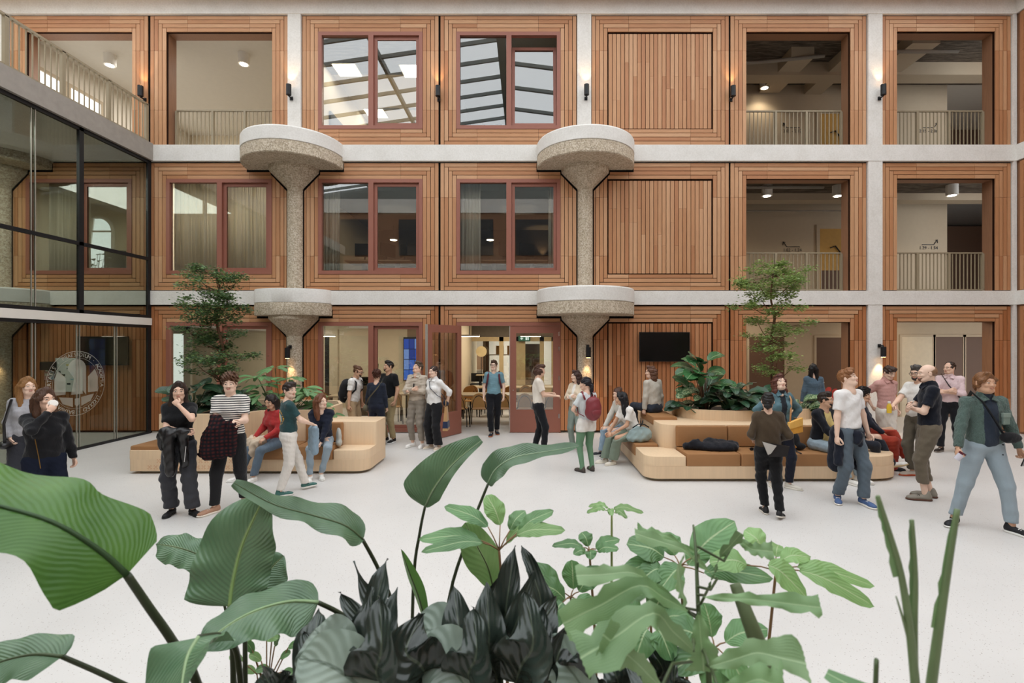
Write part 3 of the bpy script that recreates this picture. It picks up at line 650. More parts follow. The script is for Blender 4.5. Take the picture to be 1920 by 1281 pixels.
box('daylight_pane', x0, x1, 4.575, 4.585, zb0, zb1, M_DAY, e); box('window_frame', x1, x1+.22, 4.5, 4.6, 0, 2.75, M_WHITE, e); box('window_frame', x0-.3, x1+.3, 4.5, 4.6, 2.46, 2.75, M_WHITE, e); box('window_frame', x0-.3, x1, 4.53, 4.6, 0, .75, flat('brick_red', '8a5a44', .8), e)
# ---- cafeteria: back partition with glazing, tables and chairs
YB = 6.2; sb = (D+YB)/F; XC = lambda px: (px-VX)*sb; ZC = lambda py: HC-(py-VY)*sb
e = empty('wall_cafeteria', (0,0,0), kind='structure', label='cream timber partition with glazed doors behind the cafeteria')
m = MB(); T = 'cream_timber'; M_TIM = flat(T, 'cbb58c', .6)
zt_ = ZC(632)
for a, b in ((858, 876), (936, 944), (968, 985), (1012, 1020), (1034, 1060)): m.box(XC(a), XC(b), YB, YB+.08, 0, zt_)
m.box(XC(858), XC(1060), YB, YB+.08, ZC(640), zt_); m.box(XC(858), XC(944), YB, YB+.08, 0, .12); m.box(XC(968), XC(1060), YB, YB+.08, 0, ZC(722)); m.build('timber_frame', M_TIM, e)
box('wall_top', XC(858), XC(1060), YB, YB+.08, zt_, 3, M_DIM, e)
box('pane', XC(876), XC(936), YB+.03, YB+.04, .1, ZC(640), M_GLASS, e); box('pane', XC(944), XC(968), YB+.03, YB+.04, .1, ZC(640), M_GLASS, e); box('pane', XC(985), XC(1012), YB+.03, YB+.04, ZC(722), ZC(640), M_GLASS, e)
box('door_glass', XC(985), XC(1012), YB+.05, YB+.07, ZC(722), ZC(645), M_BROWN, e)
wallbox('wall_recess', XC(905), XC(916), YB+.1, YB+.3, 0, 3, M_BROWN)
wallbox('wall_back', -4, 4, 12.2, 12.3, 0, 3, M_WHITE); wallbox('wall_panel', (880-VX)*.0257, (908-VX)*.0257, 11.9, 12.2, .9, 1.9, M_REV)
es = tag(empty('exit_sign', (XC(983), YB-.12, ZC(635))), 'green emergency exit sign above the cafeteria doors', 'exit sign')
box('housing', -.22, .22, -.02, .03, -.1, .1, flat('exit_green', '1f4a35', .5), es); box('sign_panel', -.2, .2, -.024, -.02, -.085, .085, emit('exit_green_lit', '2f6b4c', .5), es)
m = MB(); m.tube([(-.12,-.03,.0), (-.04,-.03,0)], .012, 5); m.tube([(-.08,-.03,.05),(-.13,-.03,0),(-.08,-.03,-.05)], .012, 5); m.box(.05,.1,-.03,-.025,-.06,.05); m.box(.12,.16,-.03,-.025,-.06,.06); m.build('pictogram', emit('sign_white', 'e8f4ea', .9), es)
MB().cyl((0,0,.1), (0,0,3-ZC(635)), .01, n=6).build('rod', M_BLACK, es)
# round lamp, yellow shelf box
e = tag(empty('floor_lamp', (XC(905), YB-.5, 0)), 'lamp with a pale round disc shade behind the cafeteria', 'lamp'); MB().cyl((0,0,0), (0,0,.02), .14, n=16).build('base', M_BLACK, e); MB().cyl((0,0,.02), (0,0,1.85), .012, n=8).build('pole', M_BLACK, e); MB().cyl((0,-.03,1.85), (0,.03,1.85), .19, n=24).build('shade', flat('disc_cream', 'dcc89a'), e)
e = tag(empty('storage_rack', (XC(990)-.0, YB+1.2, 0)), 'rack with yellow crates behind the glazed cafeteria partition', 'rack')
for px in (930, 951, 1002): box('crate', (px-VX)*.0205-XC(990), (px+14-VX)*.0205-XC(990), -.2, .2, 1.72, 2.05, flat('yellow_crate', 'c9932e', .5), e)
box('shelf', -1.6, .6, -.22, .22, 1.68, 1.72, M_WHITE, e); [box('upright', x, x+.05, -.2, .2, 0, 1.68, M_WHITE, e) for x in (-1.55, -.5, .5)]
M_CHAIR = flat('oak_shell', 'b98a4e', .5, noise=.04)
def chair_mesh():
    e = empty('cafeteria_chair')
    MB().prism(rrect(-.2, .2, -.21, .2, .07), .44, .46, bev=.008).build('seat', M_CHAIR, e)
    P = [(-.19, 0), (.19, 0)]+[(.19*math.cos(a), .17+.19*math.sin(a)) for a in [PI*i/10 for i in range(11)]]
    n = len(P); f = lambda y: [(x, y-.05*z+.03*(x/.19)**2*-1, .50+z) for x, z in P]
    v = f(-.235)+f(-.215); smoothed(mesh('backrest', v, [tuple(range(n))[::-1], tuple(range(n, 2*n))]+[(i, (i+1) % n, (i+1) % n+n, i+n) for i in range(n)], M_CHAIR, e))
    for sx in (-1, 1):
        smoothed(MB().tube([(sx*.23, -.24, 0), (sx*.22, -.22, .43), (sx*.2, .16, .45), (sx*.22, .22, 0)], .013, 7).build('leg', M_BLACK, e))
    smoothed(MB().tube([(-.22, -.22, .43)]+[(.22*math.cos(a)*-1*-1 if 0 else -.17*math.cos(a), -.262, .50+.30*math.sin(a)) for a in [PI*i/10 for i in range(11)]]+[(.22, -.22, .43)], .013, 7).build('back_frame', M_BLACK, e))
    return e
def copy_tree(o, parent=None):
    c = o.copy(); COL.objects.link(c)
    if parent: c.parent = parent
    for ch in list(o.children): copy_tree(ch, c)
    return c
c0 = chair_mesh(); first = True
spots = []
for i, px in enumerate((862, 899, 941, 984, 1032, 1068)): spots.append((px, 1.05, 0, 'front-row oak-backed chair, %s' % ['cut by the open door leaf', 'just left of the man in the blue tee', 'behind the man in the blue tee', 'behind the closed door glass', 'beside the cream tee man behind glass', 'at the door hinge side'][i]))
for i, px in enumerate((880, 915, 955, 1000)): spots.append((px, 2.75, PI, 'cafeteria chair across the front table, %s' % ['near the open leaf', 'left of the blue tee man', 'right of the blue tee man', 'behind the closed leaf'][i]))
for i, px in enumerate((888, 925, 985)): spots.append((px, 3.5, 0, 'cafeteria chair of the second row, %s' % ['near the open leaf', 'behind the blue tee man', 'behind the closed leaf'][i]))
for i, (px, y, rz, lb) in enumerate(spots):
    q = c0 if first else copy_tree(c0); first = False
    q.location = ((px-VX)*(D+y)/F, y, 0); q.rotation_euler.z = rz+random.uniform(-.12, .12); tag(q, lb, 'chair', 'oak-backed cafeteria chairs')
for px, lb in ((735, 'oak-backed chair in the meeting room behind the beige-shirted man'), (600, 'dark chair by the left frame of the meeting room window'), (338, 'oak-backed chair behind the left planter tree')):
    q = copy_tree(c0); q.location = ((px-VX)*(D+1.4)/F, 1.4, 0); q.rotation_euler.z = .5; tag(q, lb, 'chair', 'meeting room chairs')
def table(x0, x1, y0, y1, h, label):
    e = tag(empty('cafeteria_table', ((x0+x1)/2, (y0+y1)/2, 0)), label, 'table'); a, b = (x1-x0)/2, (y1-y0)/2
    MB().prism(rrect(-a, a, -b, b, .05), h-.03, h).build('tabletop', flat('pale_top', 'c8b698', .4), e)
    for sx in (-1, 1):
        for sy in (-1, 1): box('leg', sx*(a-.12)-.02, sx*(a-.12)+.02, sy*(b-.1)-.02, sy*(b-.1)+.02, 0, h-.03, M_BLACK, e)
table(-1.95, 1.35, 1.5, 2.3, .74, 'long pale cafeteria table of the front row'); table(-1.95, 1.35, 3.85, 4.6, .74, 'long pale cafeteria table of the second row')
table(-3.6, -2.3, 1.7, 2.5, .74, 'pale table in the meeting room beside the open door'); table(-5.3, -4.6, 1.2, 1.9, .74, 'dark-legged table by the left frame of the meeting room window')
def bar_stool(px, y, label):
    e = tag(empty('bar_chair', ((px-VX)*(D+y)/F, y, 0)), label, 'chair')
    MB().prism(rrect(-.2,.2,-.2,.2,.05), .72, .75).build('seat', M_BLACK, e); MB().prism(rrect(-.2,.2,.17,.2,.01), .8, 1.1).build('backrest', M_BLACK, e)
    for sx in (-.17, .17):
        for sy in (-.17, .17): MB().cyl((sx*1.2, sy*1.2, 0), (sx, sy, .72), .012, n=6).build('leg', M_BLACK, e)
bar_stool(893, 5.3, 'black high chair seen left of the blue tee man'); 
table((893-VX)*.0184, (915-VX)*.0184, 5.1, 5.7, 1.06, 'dark high table left of the blue tee man')
# ================================================================ right wall, opposite wall, roof
XR = 11.55
wallbox('wall_right', XR+.04, XR+.3, -17, .3, 0, 10.6, M_REV, label='wood-clad right wall of the atrium')
for za, zb in ((3.04, Z1), (6.44, Z2), (Z3, 10.24)): wallbox('concrete_beam', XR-.03, XR+.05, -17, -.06, za, zb, M_CONC, label='pale concrete beam on the right wall %s' % ('low' if za < 4 else 'in the middle' if za < 7 else 'at the top'))
e = empty('trim_40', kind='structure', label='wooden planks of the right wall')
for s in range(3):
    z0, z1 = [(.05, 3.0), (Z1+.015, 6.41), (Z2+.015, Z3-.015)][s]
    for i in range(5):
        for a, b in ((z0, z0+.8), (z0+.805, z0+2.15), (z0+2.155, z1-(.1*i))):
            y = -.13-i*.098; plank(e, XR-.0, XR+.03, y-.088, y, a, b, M_PV)
        if i: plank(e, XR, XR+.03, -3.2, -.13-i*.098+.01, z1-.1*i+.008, z1-.1*i+.092, M_PH)
wallbox('wall_front', -13.5, XR, -17.3, -17, 0, 10.6, M_REV, label='wood-clad wall behind the camera')
for za, zb in ((3.04, Z1), (6.44, Z2), (9.8, 10.6)): wallbox('concrete_beam', -13.5, XR, -17.0, -16.9, za, zb, M_CONC)
for i in range(6):
    for s in range(3): wallbox('window_%d' % (50+i*3+s), -11+i*3.43, -8.9+i*3.43, -17.0, -16.95, ZF[s]+.5, ZF[s]+2.6, flat('far_window', '39393a', .3))
# glass roof: ridge along the hall, rafters across
e = empty('roof_frame', kind='structure', label='steel frame of the glass roof')
M_STEEL = flat('roof_steel', '7d827f', .6)
RX, RZ, EZ = -.9, 12.6, 10.75
box('ridge', RX-.15, RX+.15, -17, .3, RZ-.35, RZ, M_STEEL, e)
for xe in (-13.5, XR+.2):
    for k in range(15):
        y = -.4-k*1.15; m = MB(); n = Vector((xe-RX, 0, EZ-RZ))
        m.quadbox([(RX, y-.035, RZ-.13), (xe, y-.035, EZ-.13), (xe, y+.035, EZ-.13), (RX, y+.035, RZ-.13), (RX, y-.035, RZ), (xe, y-.035, EZ), (xe, y+.035, EZ), (RX, y+.035, RZ)]); m.build('rafter', M_STEEL, e)
    for u in (.33, .66): box('purlin', RX+(xe-RX)*u-.05, RX+(xe-RX)*u+.05, -17, .3, RZ+(EZ-RZ)*u-.2, RZ+(EZ-RZ)*u, M_STEEL, e)
    box('eave', xe-.1, xe+.1, -17, .3, 10.3, EZ, M_STEEL, e)
m = MB(); m.v += [(-13.5, .25, 10.3), (XR+.2, .25, 10.3), (XR+.2, .25, EZ), (RX, .25, RZ), (-13.5, .25, EZ)]; m.f.append((0,1,2,3,4)); m.m.append(0); m.build('gable', M_CONC, e)
m = MB(); m.v += [(-13.5, -17.1, 10.3), (XR+.2, -17.1, 10.3), (XR+.2, -17.1, EZ), (RX, -17.1, RZ), (-13.5, -17.1, EZ)]; m.f.append((4,3,2,1,0)); m.m.append(0); m.build('gable', M_STEEL, e)
# ================================================================ glass hall on the left, with the terrace on top
XG = fx(283)
wallbox('wall_left', -13.6, -13.5, -17, 12.4, 0, 10.75, M_CREAM, label='far left wall')
wallbox('terrace_slab', -13.5, XG-.02, -12, -.06, 6.46, Z2-.02, M_CONC); wallbox('concrete_beam', XG-.03, XG+.1, -12, -.06, 6.44, Z2+.02, flat('grey_beam', '9a938b', .8, noise=.08), label='grey concrete edge beam of the glass hall roof')
e = empty('glass_wall', (XG, 0, 0), kind='structure', label='tall dark-framed glass wall left of the facade')
for y in (-1.84, -6.0): box('mullion', -.03, .03, y-.05, y+.05, 2.72, 6.44, M_BLACK, e)
box('mullion', -.03, .03, -.12, -.03, 0, 6.44, M_BLACK, e)
box('transom', -.03, .03, -12, -.12, 4.08, 4.15, M_BLACK, e); box('transom', -.03, .03, -12, -.12, 2.72, 2.79, M_BLACK, e); box('transom', -.03, .03, -12, -.12, 6.37, 6.44, M_BLACK, e)
box('fascia', -.06, .05, -12, -.03, 2.555, 2.72, M_WHITE, e); box('transom', -.03, .03, -12, -.12, 2.49, 2.555, M_BLACK, e); box('bottom_frame', -.03, .03, -12, -.12, 0, .05, M_BLACK, e)
ys = [-.12, -.97, -1.86, -2.74, -4.4, -6.2, -9, -12]
for a, b in zip(ys, ys[1:]): box('pane', -.008, .008, b+.006, a-.006, .05, 2.49, M_GLASSD, e)
for y in ys[1:4]: box('pane_joint', -.012, .012, y-.005, y+.005, .05, 2.49, M_ALU, e); box('pane_joint', -.012, .012, y-.055, y-.067, .05, 2.49, M_ALU, e)
yu = [-.12, -1.79, -2.74, -6, -12]
for a, b in zip(yu, yu[1:]):
    box('pane', -.008, .008, b+.006, a-.006, 2.79, 4.08, M_GLASSD, e); box('pane', -.008, .008, b+.006, a-.006, 4.15, 6.37, M_GLASSD, e)
box('pane_joint', -.012, .012, -2.745, -2.735, 2.79, 6.37, M_ALU, e); box('pane_joint', -.012, .012, -2.815, -2.807, 2.79, 6.37, M_ALU, e)
# terrace railing
r = tag(empty('terrace_railing', (XG, 0, Z2)), 'long beige steel railing on the terrace over the glass hall', 'railing'); YN = -9.0
box('top_rail', -.03, .03, YN, -.1, .90, .94, M_RAIL, r); box('bottom_rail', -.02, .02, YN, -.1, .06, .085, M_RAIL, r)
q0 = None
for i in range(int(-YN/.115)):
    y = -.14-i*.115
    if i % 9 == 0: box('post', -.03, .03, y-.035, y+.035, 0, .92, M_RAIL, r)
    elif q0 is None: q0 = MB().box(-.009, .009, -.009, .009, .085, .9).build('baluster', M_RAIL, r); q0.location.y = y
    else: q = q0.copy(); link(q); q.parent = r; q.location.y = y
# side windows of the corridor behind the terrace
for i, (a, b) in enumerate(((12.3, 13.0), (13.15, 14.1), (15.6, 16.6), (16.9, 17.6))):
    e = empty('window_%d' % (32+i), (0,0,0), kind='structure', label='bright side window of the terrace corridor, %s' % ['first from the facade', 'second from the facade', 'third from the facade', 'deepest one'][i])
    XS = -12.3; box('daylight_pane', XS+.0, XS+.01, a-D, b-D, 7.55, 9.0, emit('white_daylight', 'f2f4f2', 1.25), e)
    m = MB(); m.box(XS, XS+.06, a-D-.07, a-D, 7.5, 9.08); m.box(XS, XS+.06, b-D, b-D+.07, 7.5, 9.08); m.box(XS, XS+.06, a-D, b-D, 9.0, 9.08); m.box(XS, XS+.06, a-D, b-D, 7.47, 7.55); m.build('window_frame', M_BEIGE, e)
wallbox('wall_side', -12.45, -12.3, .36, 6.2, Z2, 9.75, M_CEIL)
# behind the glass hall: arched window of the back room, plant screen
wallbox('wall_back', -13.4, -9, 3.4, 3.5, Z1, 6.45, M_CREAM); wallbox('ceiling_room', -13.4, -9, .36, 3.4, 6.36, 6.42, M_CREAM)
lamp_light('arch_room_light', 'AREA', (-11, 1.8, 6.2), 30, (1,.93,.82), size=1.5)
s_ = (D+3.4)/F; e = empty('window_37', (0,0,0), kind='structure', label='bright arched window seen through the upper glass wall'); XA0, XA1 = (160-VX)*s_, (214-VX)*s_
zsp = HC-(435-VY)*s_; rr = (XA1-XA0)/2
P = [(XA0, Z1+.5), (XA1, Z1+.5)]+[((XA0+XA1)/2+rr*math.cos(a), zsp+rr*math.sin(a)) for a in [PI*i/16 for i in range(11)]]
n = len(P); mesh('daylight_pane', [(x, 3.375, z) for x, z in P]+[(x, 3.385, z) for x, z in P], [tuple(range(n)), tuple(range(n, 2*n))[::-1]], emit('arch_daylight', 'f4f6f4', 1.4), e)
MB().tube([(x, 3.36, z) for x, z in P+P[:1]], .05, 6).build('window_frame', M_WHITE, e); box('glazing_bar', XA0, XA1, 3.34, 3.37, zsp-.02, zsp+.03, M_WHITE, e)
e = tag(empty('desk_screen', ((216-VX)*(D+1)/F, 1.0, Z1)), 'dark rounded desk screen below the arched window', 'screen'); MB().prism(rrect(-.27, .27, -.03, .03, .02), .55, 1.15, bev=.01).build('panel', M_DARK, e); box('stand', -.04, .04, -.03, .03, 0, .55, M_BLACK, e)
# poster and notices on the slatted wall behind the glass
def poster():
    e = tag(empty('wall_poster', (fx(130), -.0, fz(703))), 'pale poster with drawings on the slatted wall behind the seal', 'poster'); a, b = .32, .40
    box('sheet', -a, a, -.012, 0, -b, b, flat('poster_paper', 'dfe3dd', .7), e)
    cs = [flat('poster_blue', '9cc4cf'), flat('poster_grey', '8d938c'), flat('poster_yellow', 'd9c977'), flat('poster_ink', '3c4240')]
    for i in range(14):
        x, z = random.uniform(-a+.05, a-.12), random.uniform(-b+.05, b-.1); box('drawing', x, x+random.uniform(.03, .1), -.014, -.012, z, z+random.uniform(.02, .08), random.choice(cs), e)
poster()
e = tag(empty('wall_dispenser', (fx(95), 0, fz(686))), 'small black dispenser on the slatted wall left of the poster', 'dispenser'); MB().prism(rrect(-.16,.16,-.12,0,.03), -.1, .1, bev=.02).build('body', M_BLACK, e); box('nozzle', -.03, .03, -.1, -.06, -.13, -.1, M_CHROME, e)
for i, (px, py, c, lb) in enumerate(((88, 705, 'c99a94', 'pink notice card on the slatted wall'), (98, 704, 'a8b8c8', 'blue notice card on the slatted wall'))):
    e = tag(empty('notice_card', (fx(px), 0, fz(py))), lb, 'card'); box('sheet', -.055, .055, -.01, 0, -.1, .1, flat('card'+c, c), e); box('card_print', -.04, .04, -.012, -.01, .0, .06, M_WHITE, e)
# ---- etched seal on the glass (reads from the other side)
e = tag(empty('etched_seal', (XG+.011, -1.92, 1.33)), 'round etched university seal on the lower glass wall', 'seal')
e.rotation_euler = (0, 0, -PI/2)     # local +x runs towards the camera-far end, seal faces the hall inside
RS = .64
def ringm(name, r0, r1, n=64, a0=0, a1=2*PI):
    v = []; f = []
    for i in range(n+1):
        a = a0+(a1-a0)*i/n; v += [(r0*math.cos(a), 0, r0*math.sin(a)), (r1*math.cos(a), 0, r1*math.sin(a))]
    for i in range(n): f.append((2*i, 2*i+1, 2*i+3, 2*i+2))
    return mesh(name, v, f, M_ETCH, e)
ringm('outer_ring', RS-.012, RS); ringm('inner_ring', RS*.78, RS*.79)
TXT = 'ACADEMIA \u00b7 LUGDUNO \u00b7 BATAVA \u00b7 LIBERTATIS \u00b7 PRAESIDIUM \u00b7 '
for i, ch in enumerate(TXT):
    if ch == ' ': continue
    a = 2.5+2*PI*i/len(TXT)      # counter-clockwise and mirrored, as seen from the atrium
    o = text('letter', ch, .115, M_ETCH, (RS*.885*math.cos(a), 0, RS*.885*math.sin(a)), (PI/2, PI/2-a, PI), e); o.scale.x = 1
    o.rotation_euler = Matrix(((-math.sin(a)*1, math.cos(a), 0), (0, 0, 1), (math.cos(a)*1, math.sin(a), 0))).to_euler()
def poly(name, P): return mesh(name, [(x, 0, z) for x, z in P], [tuple(range(len(P)))], M_ETCH, e)
arch = lambda x0, x1, z0, z1: [(x0, z0), (x1, z0)]+[((x0+x1)/2+(x1-x0)/2*math.cos(a), z1+(x1-x0)/2*math.sin(a)) for a in [PI*i/12 for i in range(13)]]
poly('niche', [(-.2, -.25)]+[(x, z) for x, z in arch(-.2, .2, .1, .28)[2:]]+[(.2, .1), (.06, .05), (.05, .25), (-.04, .36), (-.06, .1)][:0]+[(-.2, .05)])
for sx in (-1, 1):
    poly('side_field', [(sx*.24, .12), (sx*.4, .27), (sx*.47, .1), (sx*.47, -.2), (sx*.24, -.2)])
    poly('shield', [(sx*.26, .06), (sx*.42, .06), (sx*.42, -.06), (sx*.34, -.15), (sx*.26, -.06)]); poly('base_field', [(sx*.09, -.28), (sx*.38, -.24), (sx*.30, -.38), (sx*.09, -.46)])
poly('figure', [(-.05, .2), (.0, .33), (.05, .2), (.08, .0), (.13, -.22), (-.13, -.22), (-.08, 0)]); poly('figure_head', [(.05*math.cos(a), .38+.055*math.sin(a)) for a in [2*PI*i/12 for i in range(11)]])
poly('owl', [(-.05, -.3), (.05, -.3), (.05, -.42), (0, -.46), (-.05, -.42)])
# ================================================================ planter benches
dY = lambda d: d-D
M_TOE = flat('grey_plinth', '8f8878', .7); M_SOIL = flat('dark_soil', '2e241b', .95, noise=.2)
def veneer(name, poly, z0, z1, par, bev=.012, mat=None): return smoothed(MB().prism(poly, z0, z1, 0, bev).build(name, mat or M_PALE, par), .5)
def cushion(x0, x1, d0, d1, z0, z1, par): return smoothed(MB().prism(rrect(x0, x1, dY(d0), dY(d1), .025, 4), z0, z1, 0, .02).build('cushion', M_LEATHER, par), .6)
lb = tag(empty('planter_bench', (-4.6, dY(8.6), 0)), 'pale oak planter bench on the left with red cross pattern and tan cushions', 'bench')
rb = tag(empty('planter_bench', (3.8, dY(8.6), 0)), 'pale oak planter bench on the right with stepped tan cushions on three sides', 'bench')
for e in (lb, rb): e.location = (0, 0, 0)
# left bench
veneer('plinth', rrect(-6.42, -2.66, dY(8.02), dY(8.93), .15), 0, .05, lb, 0, M_TOE)
veneer('base', rrect(-6.48, -2.6, dY(7.95), dY(9.0), (.06, .22, .06, .06)), .045, .235, lb, 0)
veneer('base_back', rrect(-6.48, -4.2, dY(8.9), dY(10.3), .08), .02, .39, lb)
veneer('side_seat', rrect(-6.48, -5.9, dY(7.95), dY(9.6), (.05, .0, .0, .05)), .235, .385, lb)
veneer('corner_block', rrect(-3.16, -2.603, dY(7.955), dY(8.46), (.02, .2, .0, .0)), .235, .385, lb)
veneer('corner_block', rrect(-4.62, -4.44, dY(7.955), dY(8.5), (.0, .02, .0, .0)), .235, .385, lb)
veneer('seat_back', rrect(-4.0, -2.6, dY(8.4), dY(9.0), (.0, .05, .05, .0)), .236, .78, lb)
def ring_planter(par, P, z0, z1, soil, th=.07):
    n = len(P); cx = sum(p[0] for p in P)/n; cy = sum(p[1] for p in P)/n
    m = MB(); I = []
    for i, (x, y) in enumerate(P):
        a, b = P[i-1], P[(i+1) % n]; dx, dy = b[0]-a[0], b[1]-a[1]; L = math.hypot(dx, dy) or 1; I.append((x-dy/L*th, y+dx/L*th))
    v = [(x, y, z0) for x, y in P]+[(x, y, z1) for x, y in P]+[(x, y, z1) for x, y in I]+[(x, y, soil-.05) for x, y in I]
    f = []
    for r in range(3):
        for k in range(n): f.append((r*n+k, r*n+(k+1) % n, (r+1)*n+(k+1) % n, (r+1)*n+k))
    f.append(tuple(range(n))[::-1]); smoothed(mesh('planter_box', v, f, M_PALE, par), .5)
    tag(MB().prism(I, soil-.06, soil).build('soil', M_SOIL, par), kind='stuff')
Pl = [(-5.98, dY(7.952)), (-4.75, dY(7.952))]+[(-4.75+.12*math.sin(a), dY(8.07-.12*math.cos(a))) for a in (.4, .8, 1.2)]+[(-4.62, dY(8.2)), (-4.56, dY(8.36)), (-4.45, dY(8.43)), (-3.75, dY(8.43)), (-3.6, dY(8.5)), (-3.55, dY(8.62)), (-3.55, dY(9.4)), (-3.8, dY(9.9)), (-5.6, dY(10.2)), (-5.98, dY(9.9))]
ring_planter(lb, Pl, .236, .97, .86)
cushion(-6.47, -5.99, 7.97, 9.5, .385, .45, lb); cushion(-4.42, -3.78, 7.93, 8.41, .237, .45, lb); cushion(-3.77, -3.17, 7.93, 8.41, .237, .45, lb)
cushion(-3.77, -3.15, 8.3, 8.4, .47, .775, lb)
# red cross-stitch motif: little petals in relief
M_MOTIF = flat('motif_red', 'c0764f', .6)
m = MB()
def motif(cx, cz, y, r):
    for k in range(4):
        a = PI/4+k*PI/2
        for q in (0, 1):
            t = (math.cos(a), math.sin(a)); n_ = (-t[1], t[0]); b = r*.25+q*r*.33; s = r*.30
            c = (cx+t[0]*b, cz+t[1]*b)
            P = [(c[0]+t[0]*s*.6, c[1]+t[1]*s*.6), (c[0]+n_[0]*s*.45, c[1]+n_[1]*s*.45), (c[0]-t[0]*s*.3, c[1]-t[1]*s*.3), (c[0]-n_[0]*s*.45, c[1]-n_[1]*s*.45)]
            if q: P = [(c[0]+t[0]*s*.5+n_[0]*s*.5, c[1]+t[1]*s*.5+n_[1]*s*.5), (c[0]+n_[0]*s*.7, c[1]+n_[1]*s*.7), (c[0]+t[0]*s*.1, c[1]+t[1]*s*.1), (c[0]-n_[0]*s*.7, c[1]-n_[1]*s*.7), (c[0]+t[0]*s*.5-n_[0]*s*.5, c[1]+t[1]*s*.5-n_[1]*s*.5)]
            i = len(m.v); m.v += [(x, y, z) for x, z in P]; m.f.append(tuple(range(i, i+len(P)))); m.m.append(0)
g = .098
for (c0_, c1_, rows) in ((-6.13, -5.55, (.09, .19)), (-5.55, -4.72, (.09, .19, .29, .39, .49, .59, .69))):
    n = int((c1_-c0_)/g)
    for j, z in enumerate(rows):
        for i in range(n+1):
            x = c0_+i*g+(g/2 if j % 2 else 0)
            edge = abs(x-(-5.15)) > .42-.055*j if c0_ > -5.6 else abs(x+5.84) > .30-.06*j
            if edge or x > -4.76: continue
            motif(x, z+.02, dY(7.9475), .05)
for i in range(4): motif(-4.66+i*g*.6-.0, .11+.0*i, dY(7.9475), .045)
pm = m.build('inlay_pattern', M_MOTIF, lb); tag(pm, 'red-brown cross-stitch pattern printed on the oak', kind='stuff')
# right bench
fp = lambda x0, x1, d0, d1, r, rr=.55: rrect(x0, x1, dY(d0), dY(d1), (r, rr, r, r), 8)
veneer('plinth', fp(1.86, 5.8, 7.57, 10.0, .15), 0, .05, rb, 0, M_TOE)
veneer('base', fp(1.8, 5.87, 7.5, 10.05, .22), .045, .235, rb, 0)
veneer('corner_block', rrect(1.8, 2.42, dY(7.505), dY(8.22), (.2, .02, .02, .02), 8), .236, .385, rb)
veneer('corner_block', rrect(4.93, 5.86, dY(7.505), dY(8.3), (.02, .54, .02, .02), 8), .236, .385, rb)
veneer('corner_block', rrect(1.8, 2.4, dY(9.66), dY(10.05), (.02, .02, .02, .2), 6), .236, .385, rb)
veneer('seat_back', rrect(2.2, 5.3, dY(8.1), dY(9.95), (.2, .2, .1, .1), 8), .236, .775, rb)
N = 40; Pr = []
for i in range(N):
    a = -PI/2-.9+2*PI*i/N; rx, ry = 1.28, .68; w_ = 1+.06*math.sin(3*a+.6)
    ex = 2/3.2; c_, s_ = math.cos(a), math.sin(a)
    Pr.append((3.98+rx*w_*math.copysign(abs(c_)**ex, c_), dY(9.22)+ry*w_*math.copysign(abs(s_)**ex, s_)))
ring_planter(rb, Pr, .77, .95, .86)
for a, b in ((2.43, 3.255), (3.265, 4.08), (4.09, 4.92)):
    cushion(a, b, 7.5, 8.07, .237, .425, rb); cushion(a+.0, b, 8.0, 8.1, .44, .765, rb)
cushion(1.79, 2.19, 8.24, 9.64, .237, .425, rb); cushion(2.185, 2.62, 8.6, 9.55, .70, .83, rb)
cushion(5.32, 5.86, 8.32, 9.6, .237, .425, rb)
